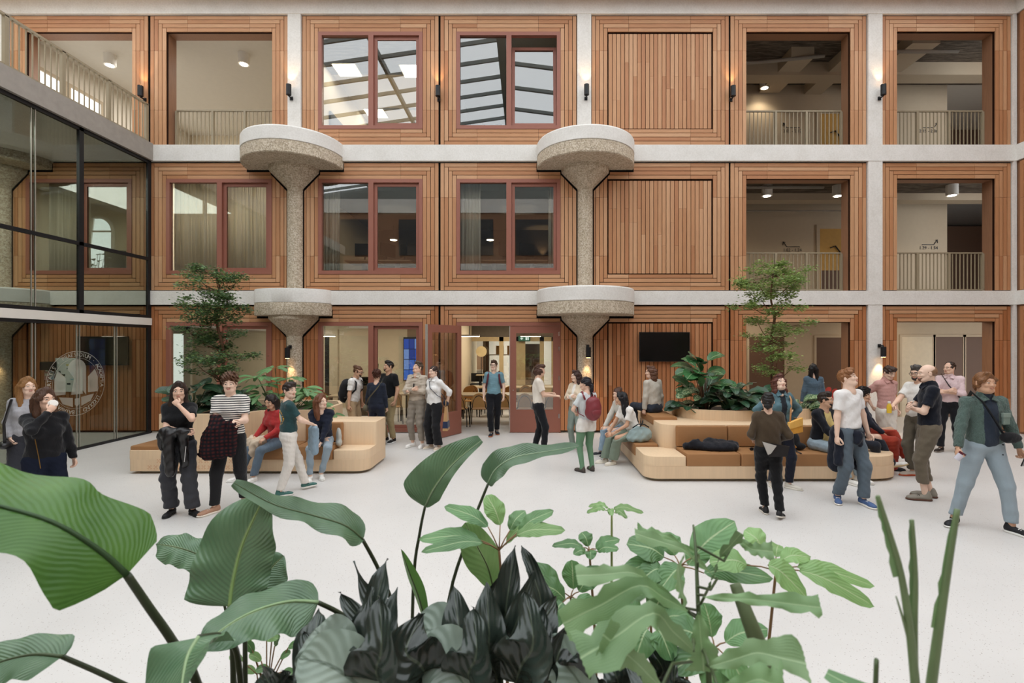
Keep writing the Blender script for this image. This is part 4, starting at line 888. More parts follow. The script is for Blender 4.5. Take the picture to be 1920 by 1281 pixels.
# ================================================================ people
def unit(v): v = np.asarray(v, float); return v/(np.linalg.norm(v) or 1)
def sdf_mesh(prims, h, pad=.03, fold=0, seed=0, clips=(), ff=1):
    """prims: list of (fn, lo, hi, k) evaluated in their own box, smooth-unioned; surface nets -> (verts, quads)"""
    lo = np.min([p[1] for p in prims], 0)-pad; hi = np.max([p[2] for p in prims], 0)+pad
    n = np.ceil((hi-lo)/h).astype(int)+1
    ax = [lo[i]+h*np.arange(n[i]) for i in range(3)]
    S = np.full(n, .12, np.float32)
    for fn, a, b, k in prims:
        i0 = np.maximum(0, np.floor((np.asarray(a)-.07-lo)/h).astype(int)); i1 = np.minimum(n, np.ceil((np.asarray(b)+.07-lo)/h).astype(int)+1)
        sl = tuple(slice(i0[i], i1[i]) for i in range(3))
        P = np.stack(np.meshgrid(*[ax[i][sl[i]] for i in range(3)], indexing='ij'), -1).astype(np.float32)
        d = fn(P); s = S[sl]
        if k > 0:
            m = np.clip(.5+.5*(s-d)/k, 0, 1); S[sl] = s*(1-m)+d*m-k*m*(1-m)
        elif k < 0: S[sl] = np.maximum(s, -d)
        else: S[sl] = np.minimum(s, d)
    if fold or clips:
        P = np.stack(np.meshgrid(*ax, indexing='ij'), -1).astype(np.float32)
        if fold:
            r = np.random.RandomState(seed)
            for q in range(4):
                f = r.normal(size=3)*np.array([20, 20, 30])*ff*(1+.5*q); S += fold/(1+.4*q)*np.sin(P@f.astype(np.float32)+r.uniform(0, 6))
        for (c, nn) in clips: S = np.maximum(S, (P-np.asarray(c, np.float32))@np.asarray(nn, np.float32))
    neg = S < 0
    c = np.zeros(tuple(n-1), np.int8)
    for dx in (0, 1):
        for dy in (0, 1):
            for dz in (0, 1): c += neg[dx:n[0]-1+dx, dy:n[1]-1+dy, dz:n[2]-1+dz]
    act = (c > 0) & (c < 8); idx = np.argwhere(act)
    if len(idx) == 0: return np.zeros((0, 3)), np.zeros((0, 4), int)
    vid = np.full(act.shape, -1, np.int32); vid[act] = np.arange(len(idx))
    acc = np.zeros((len(idx), 3)); cnt = np.zeros(len(idx))
    offs = [(0,0,0),(1,0,0),(0,1,0),(1,1,0),(0,0,1),(1,0,1),(0,1,1),(1,1,1)]
    for a, b in ((0,1),(2,3),(4,5),(6,7),(0,2),(1,3),(4,6),(5,7),(0,4),(1,5),(2,6),(3,7)):
        A, B = np.array(offs[a]), np.array(offs[b])
        va = S[tuple((idx+A).T)]; vb = S[tuple((idx+B).T)]; x = (va < 0) != (vb < 0)
        t = np.where(x, va/np.where(x, va-vb, 1), 0)
        acc += np.where(x[:, None], A+(B-A)*t[:, None], 0); cnt += x
    V = lo+h*(idx+acc/cnt[:, None])
    Q = []
    for axi in range(3):
        o = [1 if i == axi else 0 for i in range(3)]
        A = neg[tuple(slice(0, n[i]-o[i]) for i in range(3))]; B = neg[tuple(slice(o[i], n[i]) for i in range(3))]
        e = np.argwhere(A != B)
        u, w_ = (axi+1) % 3, (axi+2) % 3
        ok = (e[:, u] > 0) & (e[:, w_] > 0) & (e[:, u] < n[u]-1) & (e[:, w_] < n[w_]-1); e = e[ok]
        U = np.eye(3, dtype=int)[u]; Wv = np.eye(3, dtype=int)[w_]
        q = np.stack([vid[tuple((e-U-Wv).T)], vid[tuple((e-Wv).T)], vid[tuple(e.T)], vid[tuple((e-U).T)]], 1)
        fl_ = ~A[tuple(e.T)]; q[fl_] = q[fl_][:, ::-1]; Q.append(q)
    return V, np.concatenate(Q)
def capsule(a, b, ra, rb, k=.03):
    a = np.asarray(a, float); b = np.asarray(b, float); r = max(ra, rb)
    def fn(P):
        pa = P-a.astype(np.float32); ba = (b-a).astype(np.float32); t = np.clip(pa@ba/max(1e-9, float(ba@ba)), 0, 1)
        return np.linalg.norm(pa-t[..., None]*ba, axis=-1)-(ra+(rb-ra)*t)
    return (fn, np.minimum(a, b)-r, np.maximum(a, b)+r, k)
def ellip(c, r, k=.04, M=None):
    c = np.asarray(c, float); r = np.asarray(r, float); R3 = np.eye(3) if M is None else np.asarray(M)
    def fn(P):
        q = (P-c.astype(np.float32))@R3.astype(np.float32); k0 = np.linalg.norm(q/r.astype(np.float32), axis=-1); k1 = np.linalg.norm(q/(r*r).astype(np.float32), axis=-1)
        return (k0*(k0-1)/np.maximum(k1, 1e-6)).astype(np.float32)
    m = r.max()*1.02 if M is not None else r
    return (fn, c-m, c+m, k)
def clipped(p, c, n):
    c = np.asarray(c, np.float32); n = np.asarray(n, np.float32); f0 = p[0]
    return (lambda P: np.maximum(f0(P), (P-c)@n), p[1], p[2], p[3])
def cut(p): return (p[0], p[1], p[2], -1)
class Geo:
    def __init__(s): s.v = []; s.f = []; s.m = []; s.n = 0
    def add(s, V, Fq, mi, T=None):
        V = np.asarray(V, float)
        if T is not None: V = V@np.asarray(T[0]).T+np.asarray(T[1])
        s.v.append(V); s.f.append(np.asarray(Fq)+s.n); s.m.append(np.broadcast_to(np.asarray(mi), (len(Fq),)).copy()); s.n += len(V); return s
    def build(s, name, mats, parent=None, smooth=True):
        return mesh(name, np.concatenate(s.v), np.concatenate(s.f), mats, parent, np.concatenate(s.m), smooth)
# ---- head template (origin = centre of the skull, face towards -y)
def make_head(fem):
    j = .93 if fem else 1
    P = [ellip((0, .012, .03), (.075, .095, .092)), ellip((0, -.03, -.03), (.055*j, .06, .08), .04), capsule((-.02*j, -.056, -.088), (.02*j, -.056, -.088), .024*j, .024*j, .03),
         capsule((-.044*j, 0, -.06), (-.026, -.05, -.088), .02, .018, .03), capsule((.044*j, 0, -.06), (.026, -.05, -.088), .02, .018, .03),
         ellip((0, -.078, .022), (.05, .018, .016), .02), capsule((0, -.088, .005), (0, -.105, -.030), .008, .0115, .014), capsule((-.011, -.096, -.034), (.011, -.096, -.034), .008, .008, .008),
         ellip((-.037, -.07, -.028), (.022, .02, .018), .02), ellip((.037, -.07, -.028), (.022, .02, .018), .02)]
    P += [cut(ellip((sx*.031, -.099, .0), (.0175, .012, .010))) for sx in (-1, 1)]
    P += [ellip((sx*.031, -.085, .0), (.0125, .0125, .0115), 0) for sx in (-1, 1)]
    P += [ellip((0, -.094, -.058), (.021, .011, .0055), .004), ellip((0, -.093, -.067), (.018, .011, .006), .004)]
    for sx in (-1, 1): P += [ellip((sx*.077, .012, -.006), (.008, .019, .031), .008), capsule((sx*.08, .02, .02), (sx*.082, .0, .018), .006, .005, .004)]
    P += [capsule((0, .02, -.06), (0, .028, -.19), .052 if fem else .06, .05 if fem else .06, .035)]
    V, Q = sdf_mesh(P, .0058, .02)
    C = V[Q].mean(1); m = np.zeros(len(Q), int)
    x, y, z = np.abs(C[:, 0]), C[:, 1], C[:, 2]
    m[(y < -.085) & (x < .021) & (np.abs(z+.0625) < .0075)] = 1
    eye = (((x-.031)/.0125)**2+(z/.0062)**2 < 1) & (y < -.078); m[eye] = 2; m[eye & ((x-.031)**2+z**2 < .0066**2)] = 3
    m[(np.abs(z-(.0245-.16*np.abs(x-.03)**1.0*.35)) < .0042) & (x > .014) & (x < .05) & (y < -.06)] = 4
    return V, Q, m
HEADS = {False: make_head(False), True: make_head(True)}
# ---- hair templates
def make_hair(style):
    cap = [ellip((0, .018, .034), (.0825, .1025, .0985), .02)]
    face = cut(ellip((0, -.105, -.035), (.066, .07, .095)))
    low = [cut(ellip((0, .0, -.15), (.14, .16, .10)))]
    nz, h, cl = .0, .009, []
    if style == 'short': P = cap+[ellip((0, -.035, .10), (.065, .06, .045), .03), face, cut(ellip((0, .0, -.16), (.14, .17, .12)))]; nz = .003
    elif style == 'swept': P = cap+[ellip((0, -.055, .095), (.075, .055, .04), .03), ellip((-.05, -.06, .075), (.035, .05, .035), .02), face, cut(ellip((0, 0, -.165), (.14, .17, .12)))]; nz = .003
    elif style == 'curtain': P = cap+[capsule((-.02, -.072, .105), (-.074, -.062, .03), .024, .018), capsule((-.02, -.072, .105), (.074, -.062, .03), .024, .018), capsule((-.074, -.04, .03), (-.08, .0, -.04), .02, .015), capsule((.074, -.04, .03), (.08, .0, -.04), .02, .015), ellip((0, .07, -.03), (.075, .05, .07), .03), cut(ellip((0, -.115, -.035), (.058, .07, .095))), cut(ellip((0, 0, -.19), (.14, .17, .09)))]; nz = .003
    elif style == 'curly': P = cap+[ellip((.06*math.cos(a), .01+.075*math.sin(a), .085+.02*math.sin(3*a)), (.042,)*3, .02) for a in np.arange(0, 6.2, .7)]+[ellip((0, 0, .12), (.07, .07, .05), .02), face, cut(ellip((0, 0, -.17), (.14, .17, .11)))]; nz = .006
    elif style == 'shaggy': P = cap+[ellip((0, -.05, .1), (.07, .06, .04), .03), ellip((.055, .03, -.03), (.045, .06, .07), .03), ellip((-.055, .03, -.03), (.045, .06, .07), .03), ellip((0, .08, -.04), (.07, .05, .08), .03), cut(ellip((0, -.11, -.04), (.06, .065, .1))), cut(ellip((0, 0, -.21), (.14, .17, .09)))]; nz = .005
    elif style in ('long', 'wavy'):
        L = -.34 if style == 'long' else -.30
        P = cap+[capsule((0, -.05, .105), (-.076, -.035, .01), .024, .016), capsule((0, -.05, .105), (.076, -.035, .01), .024, .016)]
        for sx in (-1, 1): P += [capsule((sx*.074, -.005, .0), (sx*.078, .02, -.17), .02, .028), capsule((sx*.078, .02, -.17), (sx*.092, -.01 if style == 'wavy' else .03, L), .036, .022), capsule((sx*.05, .07, 0), (sx*.06, .075, L), .05, .035)]
        P += [cut(ellip((0, -.115, -.05), (.06, .075, .115))), cut(capsule((0, -.0, -.12), (0, -.03, -.32), .045, .05))]; nz = .005 if style == 'wavy' else .0025
    elif style == 'bob':
        P = cap+[capsule((0, -.05, .105), (sx*.08, -.02, .01), .03, .026) for sx in (-1, 1)]+[capsule((sx*.076, .0, .0), (sx*.08, .02, -.15), .032, .034) for sx in (-1, 1)]+[capsule((0, .08, 0), (0, .075, -.15), .055, .055), capsule((.05, .07, 0), (.055, .065, -.16), .05, .05), capsule((-.05, .07, 0), (-.055, .065, -.16), .05, .05), cut(ellip((0, -.12, -.05), (.058, .075, .11)))]; nz = .004
    elif style in ('bun', 'topbun', 'lowpony'):
        P = cap+[face, cut(ellip((0, -.01, -.155), (.14, .16, .1)))]
        if style == 'bun': P += [ellip((0, .115, -.02), (.048, .042, .048), .012), ellip((0, .09, -.05), (.05, .04, .04), .02)]
        elif style == 'topbun': P += [ellip((0, .085, .085), (.055, .05, .05), .012)]
        else: P += [ellip((0, .11, -.035), (.035, .035, .035), .012), capsule((0, .12, -.05), (.03, .11, -.25), .036, .018)]
        nz = .003
    elif style == 'bald': P = [ellip((0, .02, .03), (.079, .099, .094), .02), cut(ellip((0, -.02, .09), (.1, .105, .085))), face, cut(ellip((0, 0, -.155), (.14, .17, .12)))]
    elif style == 'receding': P = cap+[cut(ellip((0, -.1, .06), (.075, .09, .09))), face, cut(ellip((0, 0, -.16), (.14, .17, .12)))]; nz = .003
    return sdf_mesh(P, .008, .02, nz*1.5, len(style)*7, (), 4.5 if style == 'curly' else 2.5)
_H = {}
def hair_mesh(st):
    if st not in _H: _H[st] = make_hair(st)
    return _H[st]
# ---- hand template: wrist at origin, fingers along -z, palm facing -y, thumb on +x side
def make_hand(curl):
    g = Geo()
    def tubeq(pts, rad, n=7, fl=1.0):
        b = MB().tube(pts, rad, n, flat=fl, cap=False)
        e0 = len(b.v); c0, c1 = np.mean(b.v[:n], 0), np.mean(b.v[-n:], 0)
        V = b.v+[tuple(c0), tuple(c1)]; Fq = [f for f in b.f]
        for k in range(0, n): Fq.append((e0, (k+1) % n, k, k)); o = e0-n; Fq.append((e0+1, o+k, o+(k+1) % n, o+(k+1) % n))
        g.add(V, np.array(Fq), 0)
    tubeq([(0, 0, .02), (0, 0, -.01), (.002, 0, -.04), (.002, -.002, -.075), (.002, -.003, -.09)], [.027, .029, .039, .041, .034], 10, .42)
    for x, L, a0 in ((.029, .068, .05), (.010, .078, 0), (-.010, .072, -.03), (-.028, .055, -.1)):
        p = np.array([x*.95, -.002, -.08]); pts = [p]; ang = .12
        for s in (.42, .32, .26):
            ang += curl; p = p+np.array([math.sin(a0)*.3*L*s, -math.sin(ang)*L*s, -math.cos(ang)*L*s]); pts.append(p)
        tubeq(pts, [.0098, .0092, .0082, .0058])
    p = np.array([.03, -.004, -.03]); tubeq([p, p+[.022, -.012, -.024], p+[.03, -.026, -.05], p+[.026, -.04, -.07]], [.014, .012, .0105, .007])
    return np.concatenate(g.v), np.concatenate(g.f)
HANDS = {c: make_hand(c) for c in (.25, .55, .95)}
# ---- shoe template: heel-to-toe along -y, ankle above origin, sole at z=0
def make_shoe(kind):
    up = [capsule((0, .05, .045), (0, -.10, .034), .036, .034, .03), ellip((0, -.13, .03), (.044, .06, .03), .03), ellip((0, .045, .05), (.034, .045, .04), .03), capsule((0, .035, .06), (0, .04, .10), .034, .036, .03)]
    if kind == 'loafer': up = up[:3]
    so = [ellip((0, -.115, .014), (.05, .085, .02), .02), ellip((0, .03, .014), (.04, .075, .02), .02), capsule((0, .05, .012), (0, -.12, .012), .038, .042, .02)]
    Vu, Qu = sdf_mesh(up, .0105, .02, clips=[((0,0,.018), (0,0,-1))]); Vs, Qs = sdf_mesh(so, .0105, .02, clips=[((0,0,.0), (0,0,-1)), ((0,0,.026), (0,0,1))])
    g = Geo(); g.add(Vu, Qu, 0); g.add(Vs, Qs, 1)
    b = MB()
    for i in range(4): b.box(-.022, .022, -.055-i*.022, -.047-i*.022, .062-i*.006, .074-i*.006)
    if kind != 'loafer': g.add(b.v, np.array(b.f), 2)
    return np.concatenate(g.v), np.concatenate(g.f), np.concatenate(g.m)
SHOES = {k: make_shoe(k) for k in ('sneaker', 'loafer')}
SKIN = {k: flat('skin_'+k, c, .55, noise=.03, spec=.35) for k, c in dict(fair='e8c6b0', light='dfb8a0', tan='cfa386', olive='bd8a66').items()}
M_LIP = {k: flat('lips_'+k, c, .5) for k, c in dict(fair='c8897c', light='bd8070', tan='ab7560', olive='94574a').items()}
M_EYEW = flat('eye_white', 'cfc6bc', .3); M_IRIS = flat('iris_dark', '2c201a', .2)
def hairmat(c):
    k = 'hair_'+c
    if k in _M: return _M[k]
    t = NT(k); n = t.noise(t.pos(obj=True, scale=(60, 60, 8)), 3, 3); c4 = lin(c)
    t.base(t.mix(n, tuple(x*.55 for x in c4[:3])+(1,), tuple(min(1, x*1.5) for x in c4[:3])+(1,))); t.rough(.45, .4); t.bump(n, .5, .01); _M[k] = t.m; return t.m
def ik(a, b, l1, l2, hint):
    a, b, hint = np.asarray(a, float), np.asarray(b, float), np.asarray(hint, float); d = b-a; L = np.linalg.norm(d)
    if L > (l1+l2)*.999: b = a+d/L*(l1+l2)*.999; d = b-a; L = np.linalg.norm(d)
    x = (l1*l1-l2*l2+L*L)/(2*L); hgt = math.sqrt(max(0, l1*l1-x*x)); u = d/L; p = hint-u*(hint@u); p = p/(np.linalg.norm(p) or 1)
    return a+u*x+p*hgt, b
def rotm(yaw=0, pitch=0, roll=0): return np.array(Matrix.Rotation(R(yaw), 3, 'Z') @ Matrix.Rotation(R(pitch), 3, 'X') @ Matrix.Rotation(R(roll), 3, 'Y'))
def frame_z(axis, toward):   # matrix whose -z is `axis` and -y close to `toward`
    z = -unit(axis); y = -np.asarray(toward, float); y = unit(y-z*(y@z)); x = np.cross(y, z); return np.stack([x, y, z], 1)
PEOPLE = {}
def person(key, label, px, d, H, face, head=(0, 0), fem=False, skin='light', hair='short', hc='3a2a20', brow=None,
           shirt=None, sleeve='short', trousers=None, leg='straight', shoes=('ffffff', 'ffffff'), shoek='sneaker', lace='d8d4cc',
           lh=None, rh=None, lf=None, rf=None, lelb=None, relb=None, seat=None, lean=0, hem=.90, hc2=None, open_front=None, ankle=.10, shorts=None,
           lcurl=.55, rcurl=.55, width=1.0, lift=0, shirt_fold=.0025, lknee=None, rknee=None, paint=None, mats=None, collar=None, beard=None, tpaint=None, dz=0, zf=0):
    s = H/1.76; p0 = fl(px, d); root = np.zeros(3)
    hipz = (seat+.10) if seat is not None else (.94*s+dz)
    Tm = rotm(0, -lean if False else lean)    # lean forward (towards -y)
    hip = np.array([0, 0, hipz])
    tp = lambda x, y, z: hip+rotm(0, lean)@(np.array([x*width, y, z-.94])*s)
    sw = (.142 if fem else .162)*width
    J = {}
    for sd, sx in (('l', 1), ('r', -1)):
        J[sd+'sh'] = tp(sx*sw/width, .01, 1.415); J[sd+'hip'] = hip+np.array([sx*.088, 0, -.01])*s
        hand = (lh if sd == 'l' else rh); hand = hip+np.array([sx*.25, -.02, -.12])*s if hand is None else np.array([hand[0], hand[1], hand[2]])*s+np.array([0, 0, hipz-.94*s])
        el = (lelb if sd == 'l' else relb); el = np.array([sx*.5, .8, -.3]) if el is None else np.asarray(el, float)
        J[sd+'el'], J[sd+'wr'] = ik(J[sd+'sh'], hand, .285*s, .25*s, el)
        foot = (lf if sd == 'l' else rf)
        if foot is None: foot = (sx*.11, .02, .0)
        fz_ = foot[2] if len(foot) > 2 else 0
        an = np.array([foot[0]*s, foot[1]*s, fz_+.085*s]); kn = (lknee if sd == 'l' else rknee)
        kn = np.array([sx*.15, -1, .1]) if kn is None else np.asarray(kn, float)
        J[sd+'kn'], J[sd+'an'] = ik(J[sd+'hip'], an, .44*s, .425*s, kn)
    neck0 = tp(0, .02, 1.45); hm = rotm(head[0], 0)@rotm(0, -head[1], head[2] if len(head) > 2 else 0)
    hb = tp(0, -.012, 1.535); hs = s**.5*.965
    hcn = hb+hm@np.array([0, -.01, .1])*hs
    sk = SKIN[skin]; g = Geo()
    B = [ellip(tp(0, 0, .97), np.array([.15*width, .1, .12])*s, .05, rotm(0, lean)), ellip(tp(0, .0, 1.12), np.array([.125*width, .09, .15])*s, .06, rotm(0, lean)), ellip(tp(0, .005, 1.3), np.array([.15*width, .1, .17])*s, .06, rotm(0, lean)),
         capsule(J['lsh'], J['rsh'], .04*s, .04*s, .04), capsule(neck0, J['lsh'], .04*s, .034*s, .03), capsule(neck0, J['rsh'], .04*s, .034*s, .03), capsule(neck0, hcn+hm@np.array([0, .025, -.07])*hs, .056*s, (.05 if fem else .057)*s, .04)]
    for q in 'lr':
        B += [capsule(J[q+'sh'], J[q+'el'], (.04 if fem else .046)*s, (.035 if fem else .039)*s, .015), capsule(J[q+'el'], J[q+'wr'], (.038 if fem else .042)*s, .024*s, .02), capsule(J[q+'hip'], J[q+'kn'], .082*s, .052*s, .04), capsule(J[q+'kn'], J[q+'an'], .05*s, .034*s, .03)]
    V, Q = sdf_mesh(B, .0165, .03); g.add(V, Q, 0)
    V, Q, m = HEADS[fem]; g.add(V, Q, m, (hm*hs, hcn))
    for q, sx, cu in (('l', 1, lcurl), ('r', -1, rcurl)):
        ax_ = unit(J[q+'wr']-J[q+'el']); V, Q = HANDS[cu]
        inward = np.array([-sx, -.2, .0]) if abs(ax_[2]) > .75 else np.array([-sx*.3, .3, -1.]) if abs(ax_[1]) > .5 else np.array([0, 1., -.4])
        Fm = frame_z(ax_, inward); Vm = V*np.array([sx, 1, 1])
        g.add(Vm*s*(.92 if fem else 1.0), Q if sx < 0 else Q[:, ::-1], 0, (Fm, J[q+'wr']-ax_*.01))
    body = g.build('person', [sk, M_LIP[skin], M_EYEW, M_IRIS, hairmat(brow or hc)])
    body.location = p0; body.location.z = zf+lift; body.rotation_euler.z = R(face); tag(body, label, 'person')
    if hair:
        V, Q = hair_mesh(hair); Geo().add(V, Q, 0, (hm*hs, hcn)).build('hair', [hairmat(hc)], body)
    if beard:
        V, Q = sdf_mesh([ellip((0, -.058, -.075), (.05, .042, .042), .02), cut(ellip((0, -.1, -.062), (.024, .03, .012))), cut(ellip((0, -.07, -.03), (.07, .06, .028)))], .008, .02, .002)
        Geo().add(V, Q, 0, (hm*hs, hcn)).build('beard', [hairmat(beard)], body)
    Mr = rotm(0, lean); up = Mr@np.array([0, 0, 1.])
    # trousers
    if trousers:
        f = dict(slim=(.0, .0, .052, .042), straight=(.008, .006, .06, .056), wide=(.01, .014, .074, .082), baggy=(.012, .01, .066, .062))[leg]
        P = [ellip(tp(0, .004, .955), np.array([.168*width, .122, .12])*s, .05, Mr), ellip(tp(0, .045, .9), np.array([.14*width, .08, .1])*s, .04)]
        for q, sx in (('l', 1), ('r', -1)):
            kr = f[2]+.012; P += [capsule(J[q+'hip']+np.array([0, .005, -.02]), J[q+'kn'], (.098+f[0])*s, kr*s, .035), capsule(J[q+'kn'], J[q+'an']+np.array([0, 0, -.01]), kr*s, f[3]*s*1.06, .03)]
        cl = [(tp(0, 0, 1.05), up)]
        if shorts:
            P = [p for p in P[:2]]
            for q in 'lr': e = J[q+'hip']+(J[q+'kn']-J[q+'hip'])*shorts; P += [capsule(J[q+'hip']+np.array([0, .005, -.02]), e, (.1+f[0])*s, (kr+.025)*s, .03)]
            if seat is None: cl.append(((0, 0, J['lhip'][2]+(J['lkn'][2]-J['lhip'][2])*shorts), (0, 0, -1)))
        elif lift == 0 and min(J['lan'][2], J['ran'][2]) > 0:
            if (lf is None or len(lf) < 3 or lf[2] < .05) and (rf is None or len(rf) < 3 or rf[2] < .05): cl.append(((0, 0, ankle*s), (0, 0, -1)))
        V, Q = sdf_mesh(P, .0125, .03, .004 if leg in ('wide', 'baggy') else .003, int(px), cl)
        mi = 0 if tpaint is None else tpaint(V[Q].mean(1))
        tm = trousers if isinstance(trousers, list) else [trousers if hasattr(trousers, 'node_tree') else cloth(trousers, .6, 10)]
        Geo().add(V, Q, mi).build('shorts' if shorts else 'trousers', tm, body)
    # shirt
    if shirt:
        t = .014
        P = [ellip(tp(0, .0, 1.0), np.array([.155*width+t, .108+t, .14])*s, .06, Mr), ellip(tp(0, .0, 1.14), np.array([.14*width+t, .10+t, .16])*s, .06, Mr), ellip(tp(0, .008, 1.3), np.array([.158*width+t, .108+t, .165])*s, .06, Mr), capsule(J['lsh'], J['rsh'], .054*s, .054*s, .06)]+[capsule(tp(sx*.05, .02, 1.44), J[q+'sh'], .048*s, .052*s, .04) for q, sx in (('l', 1), ('r', -1))]
        if fem: P += [ellip(tp(sx*.075, -.09, 1.27), np.array([.062, .05, .06])*s, .05) for sx in (1, -1)]
        if collar: P += [capsule(tp(0, .025, 1.47), tp(0, .0, 1.5), .072*s, .07*s, .02)]
        cl = [(tp(0, 0, hem), -up)]
        for q in 'lr':
            a, e, w_ = J[q+'sh'], J[q+'el'], J[q+'wr']; u = unit(e-a); r1, r2 = (.053 if fem else .06)*s, (.054 if fem else .06)*s
            if sleeve == 'short': P.append(clipped(capsule(a, a+(e-a)*.95, r1, r2*1.06, .035), a+(e-a)*.70, u))
            elif sleeve in ('long', 'rolled'):
                k_ = .97 if sleeve == 'long' else .35
                P += [capsule(a, e, r1, r2*.95, .035), clipped(capsule(e, e+(w_-e)*min(1, k_+.1), r2*.95, r2*(.72 if k_ > .5 else .9), .025), e+(w_-e)*k_, unit(w_-e))]
        V, Q = sdf_mesh(P, .0125, .03, shirt_fold, int(px)+1, cl if min(J['lwr'][2], J['rwr'][2]) > hipz+.1 or sleeve == 'short' else ())
        if not (min(J['lwr'][2], J['rwr'][2]) > hipz+.1 or sleeve == 'short'):   # arms hang below the hem: clip the trunk alone
            tr = [clipped(p, tp(0, 0, hem), -up) for p in P[:3]]; V, Q = sdf_mesh(tr+P[3:], .0125, .03, shirt_fold, int(px)+1)
        g = Geo().add(V, Q, 0)
        Vs = np.concatenate(g.v); Fs = np.concatenate(g.f); sm = shirt if isinstance(shirt, list) else [shirt if hasattr(shirt, 'node_tree') else cloth(shirt)]
        mi = np.zeros(len(Fs), int)
        C = (Vs[Fs].mean(1)-hip)@Mr/s+np.array([0, 0, .94])
        if open_front is not None:   # jacket hanging open over another top: paint the inner top between the two fronts
            mi[(np.abs(C[:, 0]) < open_front[1]*(1+0*C[:, 2])) & (C[:, 1] < -.05) & (C[:, 2] > open_front[2])] = 1; sm = sm+[cloth(open_front[0])]
        if paint: mi = paint(C, mi)
        o = mesh('shirt' if open_front is None else 'jacket', Vs, Fs, sm, body, mi, True)
        if collar:
            cm = MB(); 
            for sx in (1, -1): cm.quadbox([tuple(tp(*q)) for q in ((sx*.012, -.088, 1.455), (sx*.075, -.075, 1.425), (sx*.08, -.03, 1.475), (sx*.05, -.055, 1.50), (sx*.015, -.1, 1.46), (sx*.08, -.09, 1.43), (sx*.088, -.035, 1.485), (sx*.055, -.06, 1.515))])
            cm.build('collar', sm[0], body)
    # shoes
    Vh, Qh, mh = SHOES[shoek]
    for q, sx, ft in (('l', 1, lf), ('r', -1, rf)):
        ft = ft or (0, 0); tw = ft[3] if len(ft) > 3 else sx*12; tilt = ft[4] if len(ft) > 4 else 0
        T = rotm(tw, tilt); g = Geo().add(Vh*s*(.92 if fem else 1.0), Qh, mh, (T, J[q+'an']-T@np.array([0, .02, .085])*s))
        g.build('shoe', [flat('shoe_'+shoes[0], shoes[0], .6), flat('sole_'+shoes[1], shoes[1], .6), flat('lace_'+lace, lace, .7)], body)
    J.update(tp=tp, hip=hip, hcn=hcn, hm=hm, hs=hs, s=s, body=body, Mr=Mr, M=Matrix.Translation(body.location) @ Matrix.Rotation(R(face), 4, 'Z')); J['MS'] = J['M'] @ Matrix.Scale(s, 4); PEOPLE[key] = J
    return J
def glasses(J, c='1a1a1c', up=0):
    g = Geo(); m = MB(); hc, hm, hs = J['hcn'], J['hm'], J['hs']
    L = lambda x, y, z: tuple(hc+hm@np.array([x, y, z])*hs)
    for sx in (-1, 1):
        m.tube([L(sx*.033+.026*math.cos(a), -.108+up*.04, up*.09+.021*math.sin(a)) for a in [2*PI*i/12 for i in range(13)]], .0023, 5); m.tube([L(sx*.058, -.105+up*.04, up*.09), L(sx*.08, .01, up*.07+.005)], .003, 5)
    m.tube([L(-.008, -.11+up*.04, up*.09), L(.008, -.11+up*.04, up*.09)], .003, 5)
    return m.build('glasses', flat('frame_'+c, c, .3), J['body'])
def wpt(J, p): return J['M'] @ Vector(p)
# garment and bag helpers ------------------------------------------------------
def drape(name, prims, mat, parent, label=None, cat=None, fold=.008, h=.0155, clips=(), seed=3, frame=None):
    V, Q = sdf_mesh(prims, h, .03, fold, seed, clips); o = Geo().add(V, Q, 0).build(name, mat if isinstance(mat, list) else [mat], parent)
    if label: tag(o, label, cat)
    if frame is not None: o.matrix_world = frame
    return o
def strap(pts, w_, t, mat, name='strap', parent=None):
    m = MB(); P = [Vector(p) for p in pts]; m.tube(P, w_, 8, flat=t/w_); return m.build(name, mat, parent, True)
# ---- the visitors -----------------------------------------------------------
def stripes():
    t = NT('striped_jersey'); v = t.pos(obj=True); sx = t.add('ShaderNodeSeparateXYZ'); t.link(v, sx.inputs[0])
    m = t.add('ShaderNodeMath', operation='MULTIPLY'); m.inputs[1].default_value = 1/.028; t.link(sx.outputs[2], m.inputs[0])
    f = t.add('ShaderNodeMath', operation='FRACT'); t.link(m.outputs[0], f.inputs[0])
    t.base(t.ramp(f.outputs[0], [(.0, '23262f'), (.36, '23262f'), (.4, 'e6e2da'), (1, 'e6e2da')])); t.n['Color Ramp'].color_ramp.interpolation = 'CONSTANT' if 'Color Ramp' in t.n else 'LINEAR'
    t.rough(.9, .15); t.bump(t.noise(v, 14, 3), .4, .02); return t.m
def plaid(name, a, b, c, k=14):
    t = NT(name); v = t.pos(obj=True, scale=(k, k, k)); w1 = t.add('ShaderNodeTexWave', bands_direction='X'); w2 = t.add('ShaderNodeTexWave', bands_direction='Z')
    for w_ in (w1, w2): t.link(v, w_.inputs[0]); w_.inputs['Scale'].default_value = .5
    x = t.mix(w1.outputs['Fac'], lin(a), lin(b)); t.base(t.mix(w2.outputs['Fac'], x, lin(c))); t.n['Mix'].inputs[0].default_value = .5; t.rough(.9, .15); t.bump(t.noise(t.pos(obj=True), 14, 3), .5, .03); return t.m
def ombre(a, b, z0, z1):
    t = NT('ombre_denim'); sx = t.add('ShaderNodeSeparateXYZ'); t.link(t.pos(obj=True), sx.inputs[0]); r = t.add('ShaderNodeMapRange'); t.link(sx.outputs[2], r.inputs[0]); r.inputs[1].default_value = z0; r.inputs[2].default_value = z1
    t.base(t.mix(r.outputs[0], lin(a), lin(b))); t.rough(.9, .1); t.bump(t.noise(t.pos(obj=True), 12, 3), .5, .03); return t.m
M_LEATHERB = flat('black_leather', '1b1a1b', .35, spec=.5, noise=.1)
